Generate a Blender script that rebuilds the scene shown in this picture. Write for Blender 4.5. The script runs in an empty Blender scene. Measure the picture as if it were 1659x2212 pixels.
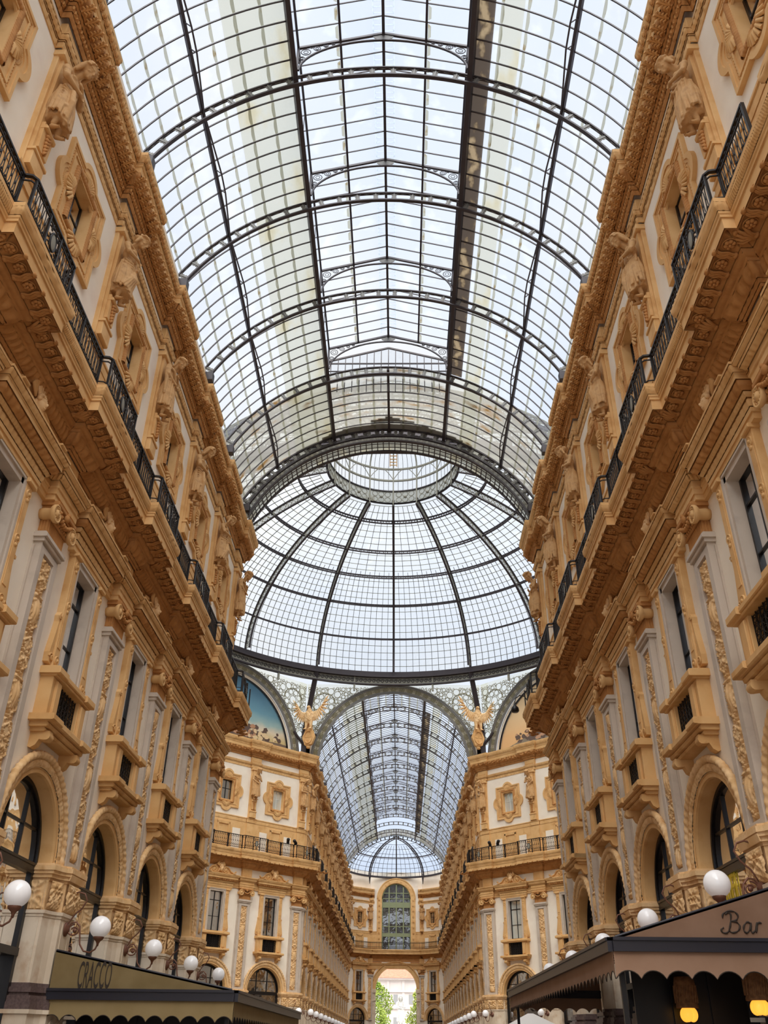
import bpy, math, random
import numpy as np
from mathutils import Vector, Matrix, noise
random.seed(7)
PI = math.pi
scn = bpy.context.scene
COL = scn.collection
R = math.radians

# ------------------------------------------------------------------ camera
F_PX, PITCH, YAW, ROLL = 1873.4, 0.55288, -0.0222, 0.0125
CAM = Vector((0.612, 0.0, 1.6))
cp, sp = math.cos(PITCH), math.sin(PITCH)
fwd = Vector((math.sin(YAW) * cp, math.cos(YAW) * cp, sp))
rgt = Vector((math.cos(YAW), -math.sin(YAW), 0))
upv = rgt.cross(fwd)
rgt, upv = rgt * math.cos(ROLL) + upv * math.sin(ROLL), -rgt * math.sin(ROLL) + upv * math.cos(ROLL)
cd = bpy.data.cameras.new('camera')
cd.sensor_fit = 'VERTICAL'
cd.sensor_height = 36.0
cd.lens = F_PX / 2212.0 * 36.0
cd.clip_end = 2000
cam = bpy.data.objects.new('camera', cd)
COL.objects.link(cam)
m3 = Matrix((rgt, upv, -fwd)).transposed()
cam.matrix_world = Matrix.Translation(CAM) @ m3.to_4x4()
scn.camera = cam

def in_view(x, y, z, mg=170):
    d = Vector((x, y, z)) - CAM
    w = d.dot(fwd)
    if w < 0.5: return False
    u = 829.5 + F_PX * d.dot(rgt) / w
    v = 1106 - F_PX * d.dot(upv) / w
    return -mg < u < 1659 + mg and -mg < v < 2212 + mg

# ------------------------------------------------------------------ mesh builder
class MB:
    def __init__(s):
        s.v = []; s.f = []; s.n = 0; s.sm = []
    def raw(s, v, f, smooth=False):
        v = np.asarray(v, dtype=float).reshape(-1, 3)
        s.v.append(v)
        o = s.n
        if isinstance(f, np.ndarray):
            s.f.append((f + o).tolist())
        else:
            s.f.append([[i + o for i in q] for q in f])
        s.sm.append((len(f), smooth))
        s.n += len(v)
        return s
    def box(s, x0, x1, y0, y1, z0, z1):
        v = [(x0, y0, z0), (x1, y0, z0), (x1, y1, z0), (x0, y1, z0), (x0, y0, z1), (x1, y0, z1), (x1, y1, z1), (x0, y1, z1)]
        f = [(0, 3, 2, 1), (4, 5, 6, 7), (0, 1, 5, 4), (1, 2, 6, 5), (2, 3, 7, 6), (3, 0, 4, 7)]
        return s.raw(v, f)
    def bevbox(s, x0, x1, y0, y1, z0, z1, b=0.01):
        # box with bevelled front (y1) edges
        v = [(x0, y0, z0), (x1, y0, z0), (x1, y0, z1), (x0, y0, z1), (x0, y1 - b, z0), (x1, y1 - b, z0), (x1, y1 - b, z1), (x0, y1 - b, z1),
             (x0 + b, y1, z0 + b), (x1 - b, y1, z0 + b), (x1 - b, y1, z1 - b), (x0 + b, y1, z1 - b)]
        f = [(0, 1, 2, 3), (8, 11, 10, 9), (0, 4, 5, 1), (1, 5, 6, 2), (2, 6, 7, 3), (3, 7, 4, 0), (4, 8, 9, 5), (5, 9, 10, 6), (6, 10, 11, 7), (7, 11, 8, 4)]
        return s.raw(v, f)
    def grid(s, P, smooth=True, closeu=False, closev=False):
        # P: array (nu,nv,3)
        P = np.asarray(P, float)
        nu, nv = P.shape[:2]
        iu = np.arange(nu if closeu else nu - 1)
        iv = np.arange(nv if closev else nv - 1)
        a, b = np.meshgrid(iu, iv, indexing='ij')
        a = a.ravel(); b = b.ravel(); a2 = (a + 1) % nu; b2 = (b + 1) % nv
        f = np.stack([a * nv + b, a2 * nv + b, a2 * nv + b2, a * nv + b2], 1)
        return s.raw(P.reshape(-1, 3), f, smooth)
    def tube(s, pts, r, n=8, closed=False, smooth=True, rect=None, up=None, cap=True):
        pts = [Vector(p) for p in pts]
        N = len(pts)
        rr = r if hasattr(r, '__len__') else [r] * N
        rings = []
        if rect:
            w, h = rect
            offs = [(-w / 2, -h / 2), (w / 2, -h / 2), (w / 2, h / 2), (-w / 2, h / 2)]
            smooth = False
        else:
            offs = [(math.cos(2 * PI * i / n), math.sin(2 * PI * i / n)) for i in range(n)]
        prev = None
        for i, p in enumerate(pts):
            if closed: t = pts[(i + 1) % N] - pts[i - 1]
            elif i == 0: t = pts[1] - pts[0]
            elif i == N - 1: t = pts[-1] - pts[-2]
            else: t = pts[i + 1] - pts[i - 1]
            if t.length < 1e-9: t = Vector((0, 0, 1))
            t.normalize()
            if up is not None: a = Vector(up(p) if callable(up) else up)
            elif prev is not None: a = prev
            else: a = Vector((0, 0, 1)) if abs(t.z) < 0.9 else Vector((1, 0, 0))
            a = a - t * a.dot(t)
            if a.length < 1e-6: a = t.orthogonal()
            a.normalize(); prev = a
            b = t.cross(a)
            k = 1.0 if rect else rr[i]
            rings.append([p + b * (o[0] * k) + a * (o[1] * k) for o in offs])
        m = len(offs)
        P = np.array([[list(q) for q in rg] for rg in rings])
        s.grid(P, smooth, closeu=closed, closev=True)
        if cap and not closed:
            s.raw(P[0], [list(range(m))[::-1]]); s.raw(P[-1], [list(range(m))])
        return s
    def ell(s, c, r, nu=12, nv=8, rot=None):
        th = np.linspace(0, PI, nv + 1); ph = np.linspace(0, 2 * PI, nu, endpoint=False)
        T, Ph = np.meshgrid(th, ph, indexing='ij')
        P = np.stack([np.sin(T) * np.cos(Ph) * r[0], np.sin(T) * np.sin(Ph) * r[1], np.cos(T) * r[2]], -1)
        if rot is not None:
            M = np.array(rot.to_3x3() if hasattr(rot, 'to_3x3') else rot)
            P = P @ M.T
        P = P + np.array(c)
        return s.grid(P, True, closev=True)
    def cap_(s, a, b, ra, rb, n=10):
        # tapered capsule
        a = Vector(a); b = Vector(b)
        d = b - a
        L = d.length
        t = d.normalized()
        pts = []; rs = []
        for k in range(5):
            q = PI / 2 * k / 4
            pts.append(a - t * ra * math.cos(q)); rs.append(max(ra * math.sin(q), 0.002))
        for k in range(1, 5):
            q = PI / 2 * k / 4
            pts.append(b + t * rb * math.sin(q)); rs.append(max(rb * math.cos(q), 0.002))
        return s.tube(pts, rs, n)
    def lathe(s, prof, c=(0, 0, 0), n=20, axis='z', a0=0, a1=2 * PI):
        full = abs(a1 - a0 - 2 * PI) < 1e-6
        th = np.linspace(a0, a1, n, endpoint=not full)
        pr = np.array(prof, float)
        A, Rr = np.meshgrid(th, pr[:, 0], indexing='ij'); H = np.tile(pr[:, 1], (len(th), 1))
        X = Rr * np.cos(A); Y = Rr * np.sin(A)
        if axis == 'z': P = np.stack([X, Y, H], -1)
        elif axis == 'y': P = np.stack([X, H, Y], -1)
        else: P = np.stack([H, X, Y], -1)
        return s.grid(P + np.array(c), True, closeu=full)
    def poly(s, pts2, y0, y1, plane='xz'):
        # extruded polygon in xz (front at y1)
        n = len(pts2)
        if plane == 'xz':
            v = [(p[0], y0, p[1]) for p in pts2] + [(p[0], y1, p[1]) for p in pts2]
        elif plane == 'xy':
            v = [(p[0], p[1], y0) for p in pts2] + [(p[0], p[1], y1) for p in pts2]
        else:
            v = [(y0, p[0], p[1]) for p in pts2] + [(y1, p[0], p[1]) for p in pts2]
        f = [list(range(n))[::-1], list(range(n, 2 * n))] + [(i, (i + 1) % n, n + (i + 1) % n, n + i) for i in range(n)]
        return s.raw(v, f)
    def ring(s, outer, inner, y0, y1):
        # flat frame between two loops of equal count in xz
        n = len(outer)
        v = [(p[0], y1, p[1]) for p in outer] + [(p[0], y1, p[1]) for p in inner] + [(p[0], y0, p[1]) for p in outer] + [(p[0], y0, p[1]) for p in inner]
        f = []
        for i in range(n):
            j = (i + 1) % n
            f += [(i, n + i, n + j, j), (i, j, 2 * n + j, 2 * n + i), (n + i, 3 * n + i, 3 * n + j, n + j)]
        return s.raw(v, f)
    def add(s, o, M=None):
        for v in o.v: pass
        if not o.v: return s
        V = np.concatenate(o.v)
        if M is not None:
            A = np.array(M)
            V = V @ A[:3, :3].T + A[:3, 3]
            if np.linalg.det(A[:3, :3]) < 0:
                base = s.n
                s.v.append(V); cnt = 0
                for fl in o.f: s.f.append([[i + base for i in q][::-1] for q in fl])
                s.sm += o.sm; s.n += len(V)
                return s
        base = s.n
        s.v.append(V)
        for fl in o.f: s.f.append([[i + base for i in q] for q in fl])
        s.sm += o.sm
        s.n += len(V)
        return s
    def arrays(s):
        V = np.concatenate(s.v) if s.v else np.zeros((0, 3))
        Fc = [q for fl in s.f for q in fl]
        S = []
        for n, b in s.sm: S += [b] * n
        return V, Fc, S

def mesh_from(parts, name):
    # parts: list of (MB, material)
    V = []; Fc = []; S = []; MI = []; mats = []; o = 0
    for mb, mt in parts:
        v, f, sm = mb.arrays()
        if len(v) == 0: continue
        if mt not in mats: mats.append(mt)
        k = mats.index(mt)
        V.append(v)
        Fc += [[i + o for i in q] for q in f] if o else f
        S += sm; MI += [k] * len(f)
        o += len(v)
    me = bpy.data.meshes.new(name)
    if V: me.from_pydata(np.concatenate(V).tolist(), [], Fc)
    for mt in mats: me.materials.append(mt)
    if V:
        me.polygons.foreach_set('use_smooth', S)
        me.polygons.foreach_set('material_index', MI)
    me.update()
    return me

def tag(o, label=None, cat=None, group=None, kind=None):
    if label: o['label'] = label
    if cat: o['category'] = cat
    if group: o['group'] = group
    if kind: o['kind'] = kind
    return o
def link(name, data, parent=None, loc=(0, 0, 0), rz=0):
    o = bpy.data.objects.new(name, data)
    COL.objects.link(o)
    if parent is not None: o.parent = parent
    o.location = loc; o.rotation_euler = (0, 0, rz)
    return o
def single(name, parts, label=None, cat=None, group=None, kind=None, loc=(0, 0, 0), rz=0, parent=None):
    if isinstance(parts, tuple): parts = [parts]
    o = link(name, mesh_from(parts, name), parent, loc, rz)
    return tag(o, label, cat, group, kind)

class Proto:
    """a thing: list of parts [name, [(MB,mat)], subparts, label]"""
    def __init__(s, name, cat):
        s.name = name; s.cat = cat; s.parts = []; s.me = None; s.lod = None
    def part(s, name, mbs, sub=None, label=None):
        if isinstance(mbs, tuple): mbs = [mbs]
        s.parts.append([name, mbs, sub or [], label, None, None])
        return s
    def build(s):
        for p in s.parts:
            if p[4] is None:
                p[4] = mesh_from(p[1], p[0])
                p[5] = [(q[0], mesh_from(q[1] if isinstance(q[1], list) else [q[1]], q[0])) for q in p[2]]
    def place(s, loc, rz, label, group=None, lod=False, scale=None):
        if lod:
            if s.lod is None:
                al = []
                for p in s.parts:
                    al += p[1]
                    for q in p[2]: al += (q[1] if isinstance(q[1], list) else [q[1]])
                s.lod = mesh_from(al, s.name)
            o = link(s.name, s.lod, None, loc, rz)
        else:
            s.build()
            o = link(s.name, None, None, loc, rz)
            for p in s.parts:
                c = link(p[0], p[4], o)
                if p[3]: c['label'] = p[3]
                for qn, qm in p[5]: link(qn, qm, c)
        if scale: o.scale = scale
        tag(o, label, s.cat, group)
        return o

# ------------------------------------------------------------------ materials
def newmat(name):
    m = bpy.data.materials.new(name); m.use_nodes = True
    nt = m.node_tree; nt.nodes.clear()
    out = nt.nodes.new('ShaderNodeOutputMaterial')
    return m, nt, out
def srgb(r, g, b):
    f = lambda c: (c / 255 / 12.92) if c / 255 <= 0.04045 else ((c / 255 + 0.055) / 1.055) ** 2.4
    return (f(r), f(g), f(b), 1)
def stone(name, c1, c2, scale=2.0, rough=0.75, bump=0.15, bscale=30, stretch=(1, 1, 1), dirt=None):
    m, nt, out = newmat(name)
    N = nt.nodes.new; L = nt.links.new
    tc = N('ShaderNodeTexCoord'); mp = N('ShaderNodeMapping'); mp.inputs['Scale'].default_value = stretch
    L(tc.outputs['Object'], mp.inputs['Vector'])
    n1 = N('ShaderNodeTexNoise'); n1.inputs['Scale'].default_value = scale; n1.inputs['Detail'].default_value = 6
    L(mp.outputs[0], n1.inputs['Vector'])
    cr = N('ShaderNodeValToRGB'); cr.color_ramp.elements[0].position = 0.35; cr.color_ramp.elements[1].position = 0.65
    cr.color_ramp.elements[0].color = c1; cr.color_ramp.elements[1].color = c2
    L(n1.outputs['Fac'], cr.inputs['Fac'])
    b = N('ShaderNodeBsdfPrincipled'); b.inputs['Roughness'].default_value = rough
    b.inputs['Specular IOR Level'].default_value = 0.25
    col = cr.outputs['Color']
    if dirt:
        n3 = N('ShaderNodeTexNoise'); n3.inputs['Scale'].default_value = dirt[1]; n3.inputs['Detail'].default_value = 8
        L(tc.outputs['Object'], n3.inputs['Vector'])
        r3 = N('ShaderNodeValToRGB'); r3.color_ramp.elements[0].position = 0.52; r3.color_ramp.elements[1].position = 0.75
        L(n3.outputs['Fac'], r3.inputs['Fac'])
        mx = N('ShaderNodeMixRGB'); mx.inputs['Color2'].default_value = dirt[0]
        L(r3.outputs['Color'], mx.inputs['Fac']); L(col, mx.inputs['Color1']); col = mx.outputs['Color']
    L(col, b.inputs['Base Color'])
    if bump:
        n2 = N('ShaderNodeTexNoise'); n2.inputs['Scale'].default_value = bscale; n2.inputs['Detail'].default_value = 5
        L(tc.outputs['Object'], n2.inputs['Vector'])
        bp = N('ShaderNodeBump'); bp.inputs['Strength'].default_value = bump; bp.inputs['Distance'].default_value = 0.02
        L(n2.outputs['Fac'], bp.inputs['Height']); L(bp.outputs[0], b.inputs['Normal'])
    L(b.outputs[0], out.inputs[0])
    return m
def plain(name, c, rough=0.5, metal=0.0, emit=None, spec=0.4, estr=1.0):
    m, nt, out = newmat(name)
    b = nt.nodes.new('ShaderNodeBsdfPrincipled')
    b.inputs['Base Color'].default_value = c; b.inputs['Roughness'].default_value = rough
    b.inputs['Metallic'].default_value = metal; b.inputs['Specular IOR Level'].default_value = spec
    if emit:
        b.inputs['Emission Color'].default_value = emit; b.inputs['Emission Strength'].default_value = estr
    nt.links.new(b.outputs[0], out.inputs[0])
    return m
def window_glass(name, c, fac=0.35):
    m, nt, out = newmat(name)
    N = nt.nodes.new; L = nt.links.new
    d = N('ShaderNodeBsdfDiffuse'); d.inputs[0].default_value = c
    g = N('ShaderNodeBsdfGlossy'); g.inputs['Roughness'].default_value = 0.02; g.inputs[0].default_value = (0.95, 0.97, 1, 1)
    fr = N('ShaderNodeFresnel'); fr.inputs[0].default_value = 1.5
    ad = N('ShaderNodeMath'); ad.operation = 'MULTIPLY_ADD'; ad.inputs[1].default_value = 1.0; ad.inputs[2].default_value = fac
    tc = N('ShaderNodeTexCoord'); nz = N('ShaderNodeTexNoise'); nz.inputs['Scale'].default_value = 1.3
    L(tc.outputs['Object'], nz.inputs['Vector'])
    bp = N('ShaderNodeBump'); bp.inputs['Strength'].default_value = 0.08; bp.inputs['Distance'].default_value = 0.1
    L(nz.outputs['Fac'], bp.inputs['Height']); L(bp.outputs[0], g.inputs['Normal'])
    L(fr.outputs[0], ad.inputs[0])
    mx = N('ShaderNodeMixShader'); L(ad.outputs[0], mx.inputs[0]); L(d.outputs[0], mx.inputs[1]); L(g.outputs[0], mx.inputs[2])
    L(mx.outputs[0], out.inputs[0])
    return m
def roof_glass(name, tint, dcol, fac, stain=None, sscale=(1.2, 1.2, 1.2), srange=(0.55, 0.7)):
    """sheet glass with a film of dust: partly clear, partly scattering, optional stains"""
    m, nt, out = newmat(name)
    N = nt.nodes.new; L = nt.links.new
    tr = N('ShaderNodeBsdfTransparent'); tr.inputs[0].default_value = tint
    tl = N('ShaderNodeBsdfTranslucent'); df = N('ShaderNodeBsdfDiffuse')
    tc = N('ShaderNodeTexCoord'); mp = N('ShaderNodeMapping'); mp.inputs['Scale'].default_value = sscale
    L(tc.outputs['Object'], mp.inputs['Vector'])
    nz = N('ShaderNodeTexNoise'); nz.inputs['Scale'].default_value = 1; nz.inputs['Detail'].default_value = 5
    L(mp.outputs[0], nz.inputs['Vector'])
    cr = N('ShaderNodeValToRGB'); cr.color_ramp.elements[0].position = srange[0]; cr.color_ramp.elements[1].position = srange[1]
    L(nz.outputs['Fac'], cr.inputs['Fac'])
    mc = N('ShaderNodeMixRGB'); mc.inputs['Color1'].default_value = dcol; mc.inputs['Color2'].default_value = stain or dcol
    L(cr.outputs['Color'], mc.inputs['Fac'])
    L(mc.outputs[0], tl.inputs[0]); L(mc.outputs[0], df.inputs[0])
    m1 = N('ShaderNodeMixShader'); m1.inputs[0].default_value = 0.25
    L(tl.outputs[0], m1.inputs[1]); L(df.outputs[0], m1.inputs[2])
    ma = N('ShaderNodeMath'); ma.operation = 'MULTIPLY_ADD'; ma.inputs[1].default_value = (0.55 if stain else 0.15); ma.inputs[2].default_value = fac
    ma.use_clamp = True
    L(cr.outputs['Color'], ma.inputs[0])
    m2 = N('ShaderNodeMixShader'); L(ma.outputs[0], m2.inputs[0])
    L(tr.outputs[0], m2.inputs[1]); L(m1.outputs[0], m2.inputs[2])
    L(m2.outputs[0], out.inputs[0])
    return m

M_OCH = stone('ochre_stone', srgb(214, 168, 110), srgb(226, 184, 128), 1.2, bump=0.05, dirt=(srgb(202, 152, 94), 2.0))
M_OCHD = stone('deep_ochre_stone', srgb(184, 130, 76), srgb(196, 142, 86), 2.0, bump=0.06, dirt=(srgb(164, 112, 62), 2.5))
M_OCHM = stone('carved_ochre_stone', srgb(200, 148, 90), srgb(214, 164, 106), 2.0, dirt=(srgb(180, 128, 74), 3.0))
M_WARM = stone('carved_warm_stone', srgb(226, 184, 130), srgb(240, 204, 156), 3, dirt=(srgb(206, 160, 108), 4.0), bump=0.25)
M_WHITE = stone('white_plaster', srgb(238, 226, 208), srgb(244, 234, 218), 0.8, bump=0.05, dirt=(srgb(232, 217, 202), 0.9))
M_GREY = stone('grey_marble', srgb(196, 182, 166), srgb(208, 194, 180), 1.2, rough=0.5, bump=0.05, dirt=(srgb(180, 166, 152), 2.0), stretch=(1, 1, 0.3))
M_PIER = stone('beige_marble', srgb(214, 196, 172), srgb(228, 212, 190), 1.5, rough=0.55, bump=0.08, dirt=(srgb(188, 150, 112), 2.0))
M_STAT = stone('statue_stone', srgb(192, 148, 98), srgb(206, 166, 118), 4, bump=0.1, dirt=(srgb(158, 114, 70), 4.0))
M_DBASE = stone('dark_granite', srgb(92, 76, 74), srgb(112, 94, 90), 20, rough=0.4, bump=0.05)
M_IRON = plain('wrought_iron', srgb(34, 29, 28), 0.45, 0.3)
M_STEEL = plain('painted_steel', srgb(62, 56, 60), 0.5, 0.2)
M_STEELL = plain('grey_painted_iron', srgb(140, 138, 126), 0.6, 0.1)
M_STEELG = plain('mid_grey_iron', srgb(118, 116, 112), 0.55, 0.15)
M_BLACK = plain('black_frame', srgb(24, 21, 22), 0.35)
M_WIN = window_glass('dark_window_glass', srgb(66, 60, 52), 0.28)
M_WINB = window_glass('reflecting_window_glass', srgb(70, 70, 66), 0.5)
M_WINL = window_glass('pale_curtained_glass', srgb(196, 200, 192), 0.12)
M_WINW = window_glass('storefront_glass', srgb(44, 34, 27), 0.12)
M_COPPER = plain('rusty_bracket_iron', srgb(120, 82, 66), 0.5, 0.4)
M_GLOBE = plain('opal_glass', srgb(240, 238, 238), 0.12, emit=(1, 0.97, 0.97, 1), estr=0.12, spec=0.6)
M_FLOOR = stone('mosaic_floor', srgb(120, 106, 94), srgb(140, 124, 110), 3, rough=0.35, bump=0)
M_GRNF = plain('green_window_frame', srgb(138, 146, 112), 0.5)
M_FRAMEW = plain('pale_window_sash', srgb(206, 208, 200), 0.5)
M_GLASS = roof_glass('roof_glass', (0.90, 0.93, 0.97, 1), (0.9, 0.93, 0.97, 1), 0.10)
M_GLASSD = roof_glass('dome_glass', (0.97, 0.98, 0.98, 1), (0.95, 0.96, 0.95, 1), 0.12)
M_GLASSS = roof_glass('stained_roof_glass', (0.80, 0.82, 0.80, 1), (0.56, 0.54, 0.48, 1), 0.5, stain=(0.22, 0.13, 0.05, 1), sscale=(0.7, 1.6, 0.7))
M_CREAM = roof_glass('cream_wired_glass', (0.74, 0.74, 0.68, 1), (0.52, 0.515, 0.45, 1), 0.68, stain=(0.46, 0.42, 0.3, 1), sscale=(1, 0.5, 1))
M_SOOT = roof_glass('dark_brown_glass', (0.4, 0.35, 0.3, 1), (0.05, 0.032, 0.02, 1), 0.88, stain=(0.3, 0.22, 0.13, 1), sscale=(2, 1.2, 2), srange=(0.56, 0.66))
M_LAP = roof_glass('glass_lap_dirt', (0.5, 0.5, 0.45, 1), (0.42, 0.41, 0.33, 1), 0.55, stain=(0.25, 0.2, 0.12, 1), sscale=(3, 3, 3))
# ------------------------------------------------------------------ carving patterns
def modf(kind, ph, t):
    p = ph - np.floor(ph)
    u = p - 0.5
    if kind == 'egg':
        e = np.sqrt(np.clip(1 - (u / 0.34) ** 2 - ((t - 0.5) / 0.46) ** 2, 0, 1))
        d = 0.55 * np.exp(-(np.minimum(p, 1 - p) / 0.05) ** 2) * (t < 0.85)
        rim = 0.5 * np.exp(-(((u / 0.44) ** 2 + ((t - 0.5) / 0.56) ** 2 - 1) / 0.22) ** 2)
        return np.maximum(np.maximum(e, d), rim)
    if kind == 'bead':
        return np.sqrt(np.clip(1 - (u / 0.42) ** 2 - ((t - 0.5) / 0.5) ** 2, 0, 1))
    if kind == 'dentil':
        return ((p > 0.25) & (p < 0.8) & (t > 0.12) & (t < 0.9)).astype(float) * np.ones_like(t)
    if kind == 'diamond':
        return np.clip(1.2 - 2.6 * (np.abs(u) + 0.8 * np.abs(t - 0.5)), 0, 1) + 0.3 * (np.abs(np.abs(u) - 0.5) < 0.06)
    if kind == 'rope':
        return 0.5 + 0.5 * np.sin(2 * PI * (ph + t * 0.8)) * np.ones_like(t)
    if kind == 'leaf':
        edge = np.abs(u) * 2
        lf = np.clip(1 - edge ** 2 * 1.05, 0, 1) ** 0.5 * (0.35 + 0.65 * np.sin(PI * np.clip(t, 0, 1)))
        vein = 0.32 * np.cos(11 * PI * (np.abs(u) + t * 0.3)) * (edge < 0.9)
        rib = 0.35 * np.exp(-(u / 0.05) ** 2)
        return lf + vein * lf + rib - 0.25 * (edge > 0.93)
    if kind == 'star':
        r = np.sqrt((u * 1.6) ** 2 + ((t - 0.5) * 0.9) ** 2); a = np.arctan2((t - 0.5) * 0.9, u * 1.6)
        return np.clip((0.26 + 0.16 * np.cos(5 * a) - r) * 9, 0, 1)
    if kind == 'coffer':
        x = u; y = t - 0.52
        X = x * 1.05; Y = y * 1.0
        r = np.sqrt(X ** 2 + Y ** 2); a = np.arctan2(Y, X)
        ros = np.clip((0.235 + 0.04 * np.cos(6 * a) - r) * 22, 0, 1) * (0.62 + 0.3 * np.cos(6 * a)) * (0.6 + 1.9 * r)
        ros = np.where(r < 0.085, 0.05, ros)
        ros = np.where(r < 0.05, 0.8, ros)
        q = np.minimum(p, 1 - p) + 0.035 * np.sin(t * 26)
        mod_ = np.clip((0.16 - q) * 26, 0, 1) * (0.85 + 0.45 * np.cos(t * 34 + 3 * np.sin(q * 20)))
        mod_ = mod_ * ((t > 0.06) & (t < 0.95))
        return np.maximum(ros, mod_)
    if kind == 'key':
        return ((np.floor(p * 6) % 2 == 0) & (t > 0.3) & (t < 0.7)).astype(float) + 0.0 * t
    return 0 * (ph + t)

def profile(segs):
    """segs: (d0,z0,d1,z1,nsub,kind,period,amp,mat) -> arrays"""
    out = []
    for (d0, z0, d1, z1, n, kind, per, amp, mt) in segs:
        L = math.hypot(d1 - d0, z1 - z0) or 1e-6
        nd, nz = (z1 - z0) / L, -(d1 - d0) / L
        for i in range(n + 1):
            t = i / n
            out.append((d0 + (d1 - d0) * t, z0 + (z1 - z0) * t, nd, nz, kind, per, amp, t, mt))
    return out

def jog_path(a, b, cs, jog, hw, flip=False):
    """from a to b (2D), outward normal to the right; jogs centred at distances cs"""
    a = Vector(a); b = Vector(b); d = (b - a).normalized(); n = Vector((d.y, -d.x)); L = (b - a).length
    P = [a]
    for c in sorted(cs):
        lo, hi = c - hw, c + hw
        if lo > 0.01: P += [a + d * lo, a + d * lo + n * jog]
        else: P[-1] = a + n * jog
        if hi < L - 0.01: P += [a + d * hi + n * jog, a + d * hi]
        else:
            P.append(b + n * jog); return P
    P.append(b)
    return P

def sweep(path, segs, step, mats):
    prof = profile(segs)
    P = [Vector(p) for p in path]
    N = len(P)
    dirs = [(P[i + 1] - P[i]) for i in range(N - 1)]
    nr = [Vector((d.y, -d.x)).normalized() for d in dirs]
    mit = []
    for i in range(N):
        if i == 0: mit.append(nr[0])
        elif i == N - 1: mit.append(nr[-1])
        else:
            s = nr[i - 1] + nr[i]
            mit.append(s / (1 + nr[i - 1].dot(nr[i])))
    xs = []; ms = []; ns = []; ss = []; s0 = 0
    for i in range(N - 1):
        L = dirs[i].length
        k = max(1, int(math.ceil(L / (step(P[i]) if callable(step) else step))))
        for j in range(k + 1):
            f = j / k
            xs.append(P[i] + dirs[i] * f); ms.append(mit[i] * (1 - f) + mit[i + 1] * f); ns.append(nr[i]); ss.append(s0 + L * f)
        s0 += L
    X = np.array([list(v) for v in xs]); Mt = np.array([list(v) for v in ms]); Nn = np.array([list(v) for v in ns]); S = np.array(ss)
    mbs = {}
    i = 0
    n = len(prof)
    while i < n:
        j = i
        while j + 1 < n and prof[j + 1][7] > prof[j][7] and prof[j + 1][4:7] == prof[i][4:7]: j += 1
        seg = prof[i:j + 1]
        D = np.array([q[0] for q in seg]); Z = np.array([q[1] for q in seg]); T = np.array([q[7] for q in seg])
        nd, nz, kind, per, amp, mt = seg[0][2], seg[0][3], seg[0][4], seg[0][5], seg[0][6], seg[0][8]
        h = amp * modf(kind, (S / per)[:, None], T[None, :]) if kind else np.zeros((len(S), len(T)))
        XY = X[:, None, :] + Mt[:, None, :] * D[None, :, None] + Nn[:, None, :] * (h * nd)[:, :, None]
        G = np.concatenate([XY, (Z[None, :] + h * nz)[:, :, None]], -1)
        mbs.setdefault(mt, MB()).grid(G, smooth=bool(kind))
        i = j + 1
    # unbroken core behind the carving
    D = np.array([q[0] - 0.04 * q[2] for q in prof]); Z = np.array([q[1] - 0.04 * q[3] for q in prof])
    D = np.maximum(D, 0.0)
    XY = X[:, None, :] + Mt[:, None, :] * D[None, :, None]
    sel = [0]
    for i in range(1, len(S)):
        if i == len(S) - 1 or not np.allclose(Mt[i], Mt[i - 1]) or not np.allclose(Nn[i], Nn[i + 1]) or i % 20 == 0: sel.append(i)
    G = np.concatenate([XY, np.tile(Z[None, :], (len(S), 1))[:, :, None]], -1)[sel]
    mbs.setdefault(max(mbs), MB()).grid(G, smooth=False)
    return [(mbs[k], mats[k]) for k in mbs]

def seglist(pts, mt=0):
    """plain polyline to segments"""
    return [(pts[i][0], pts[i][1], pts[i + 1][0], pts[i + 1][1], 1, None, 1, 0, mt) for i in range(len(pts) - 1)]
SM = 6
COFA = 0.0
ENTAB = seglist([(0.0, 11.93), (0.09, 11.93), (0.09, 12.06), (0.12, 12.06), (0.12, 12.2)]) + \
    [(0.12, 12.2, 0.15, 12.25, 3, 'bead', 0.07, 0.02, 0)] + seglist([(0.15, 12.25), (0.11, 12.27), (0.11, 12.42)]) + \
    [(0.13, 12.42, 0.22, 12.52, 5, 'leaf', 0.11, 0.03, 0)] + seglist([(0.24, 12.52), (0.24, 12.6)]) + \
    [(0.25, 12.6, 0.31, 12.68, 4, 'egg', 0.09, 0.02, 0)] + seglist([(0.32, 12.68), (0.32, 12.73), (0.0, 12.76)])
BALC = [(0.03, 13.38, 0.06, 13.44, 3, 'bead', 0.08, 0.025, 1), (0.07, 13.44, 0.12, 13.5, 3, 'rope', 0.16, 0.02, 1),
        (0.13, 13.5, 0.3, 13.74, 8, 'egg', 0.2, 0.07, 1)] + \
    seglist([(0.31, 13.74), (0.33, 13.8)], 1) + [(0.33, 13.8, 0.43, 13.83, 4, 'diamond', 0.24, 0.02, 1)] + \
    [(0.43, 13.83, 0.45, 13.9, 1, None, 1, 0, 1), (0.45, 13.92, 0.87, 14.02, 16, 'coffer', 0.47, COFA, 1)] + \
    seglist([(0.87, 13.94), (0.87, 14.2), (0.9, 14.2), (0.9, 14.26), (0.92, 14.28), (0.92, 14.34)], 0) + \
    [(0.92, 14.34, 0.98, 14.5, 5, 'leaf', 0.1, 0.03, 0)] + seglist([(0.99, 14.5), (0.99, 14.6), (0.0, 14.62)], 0)
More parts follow.
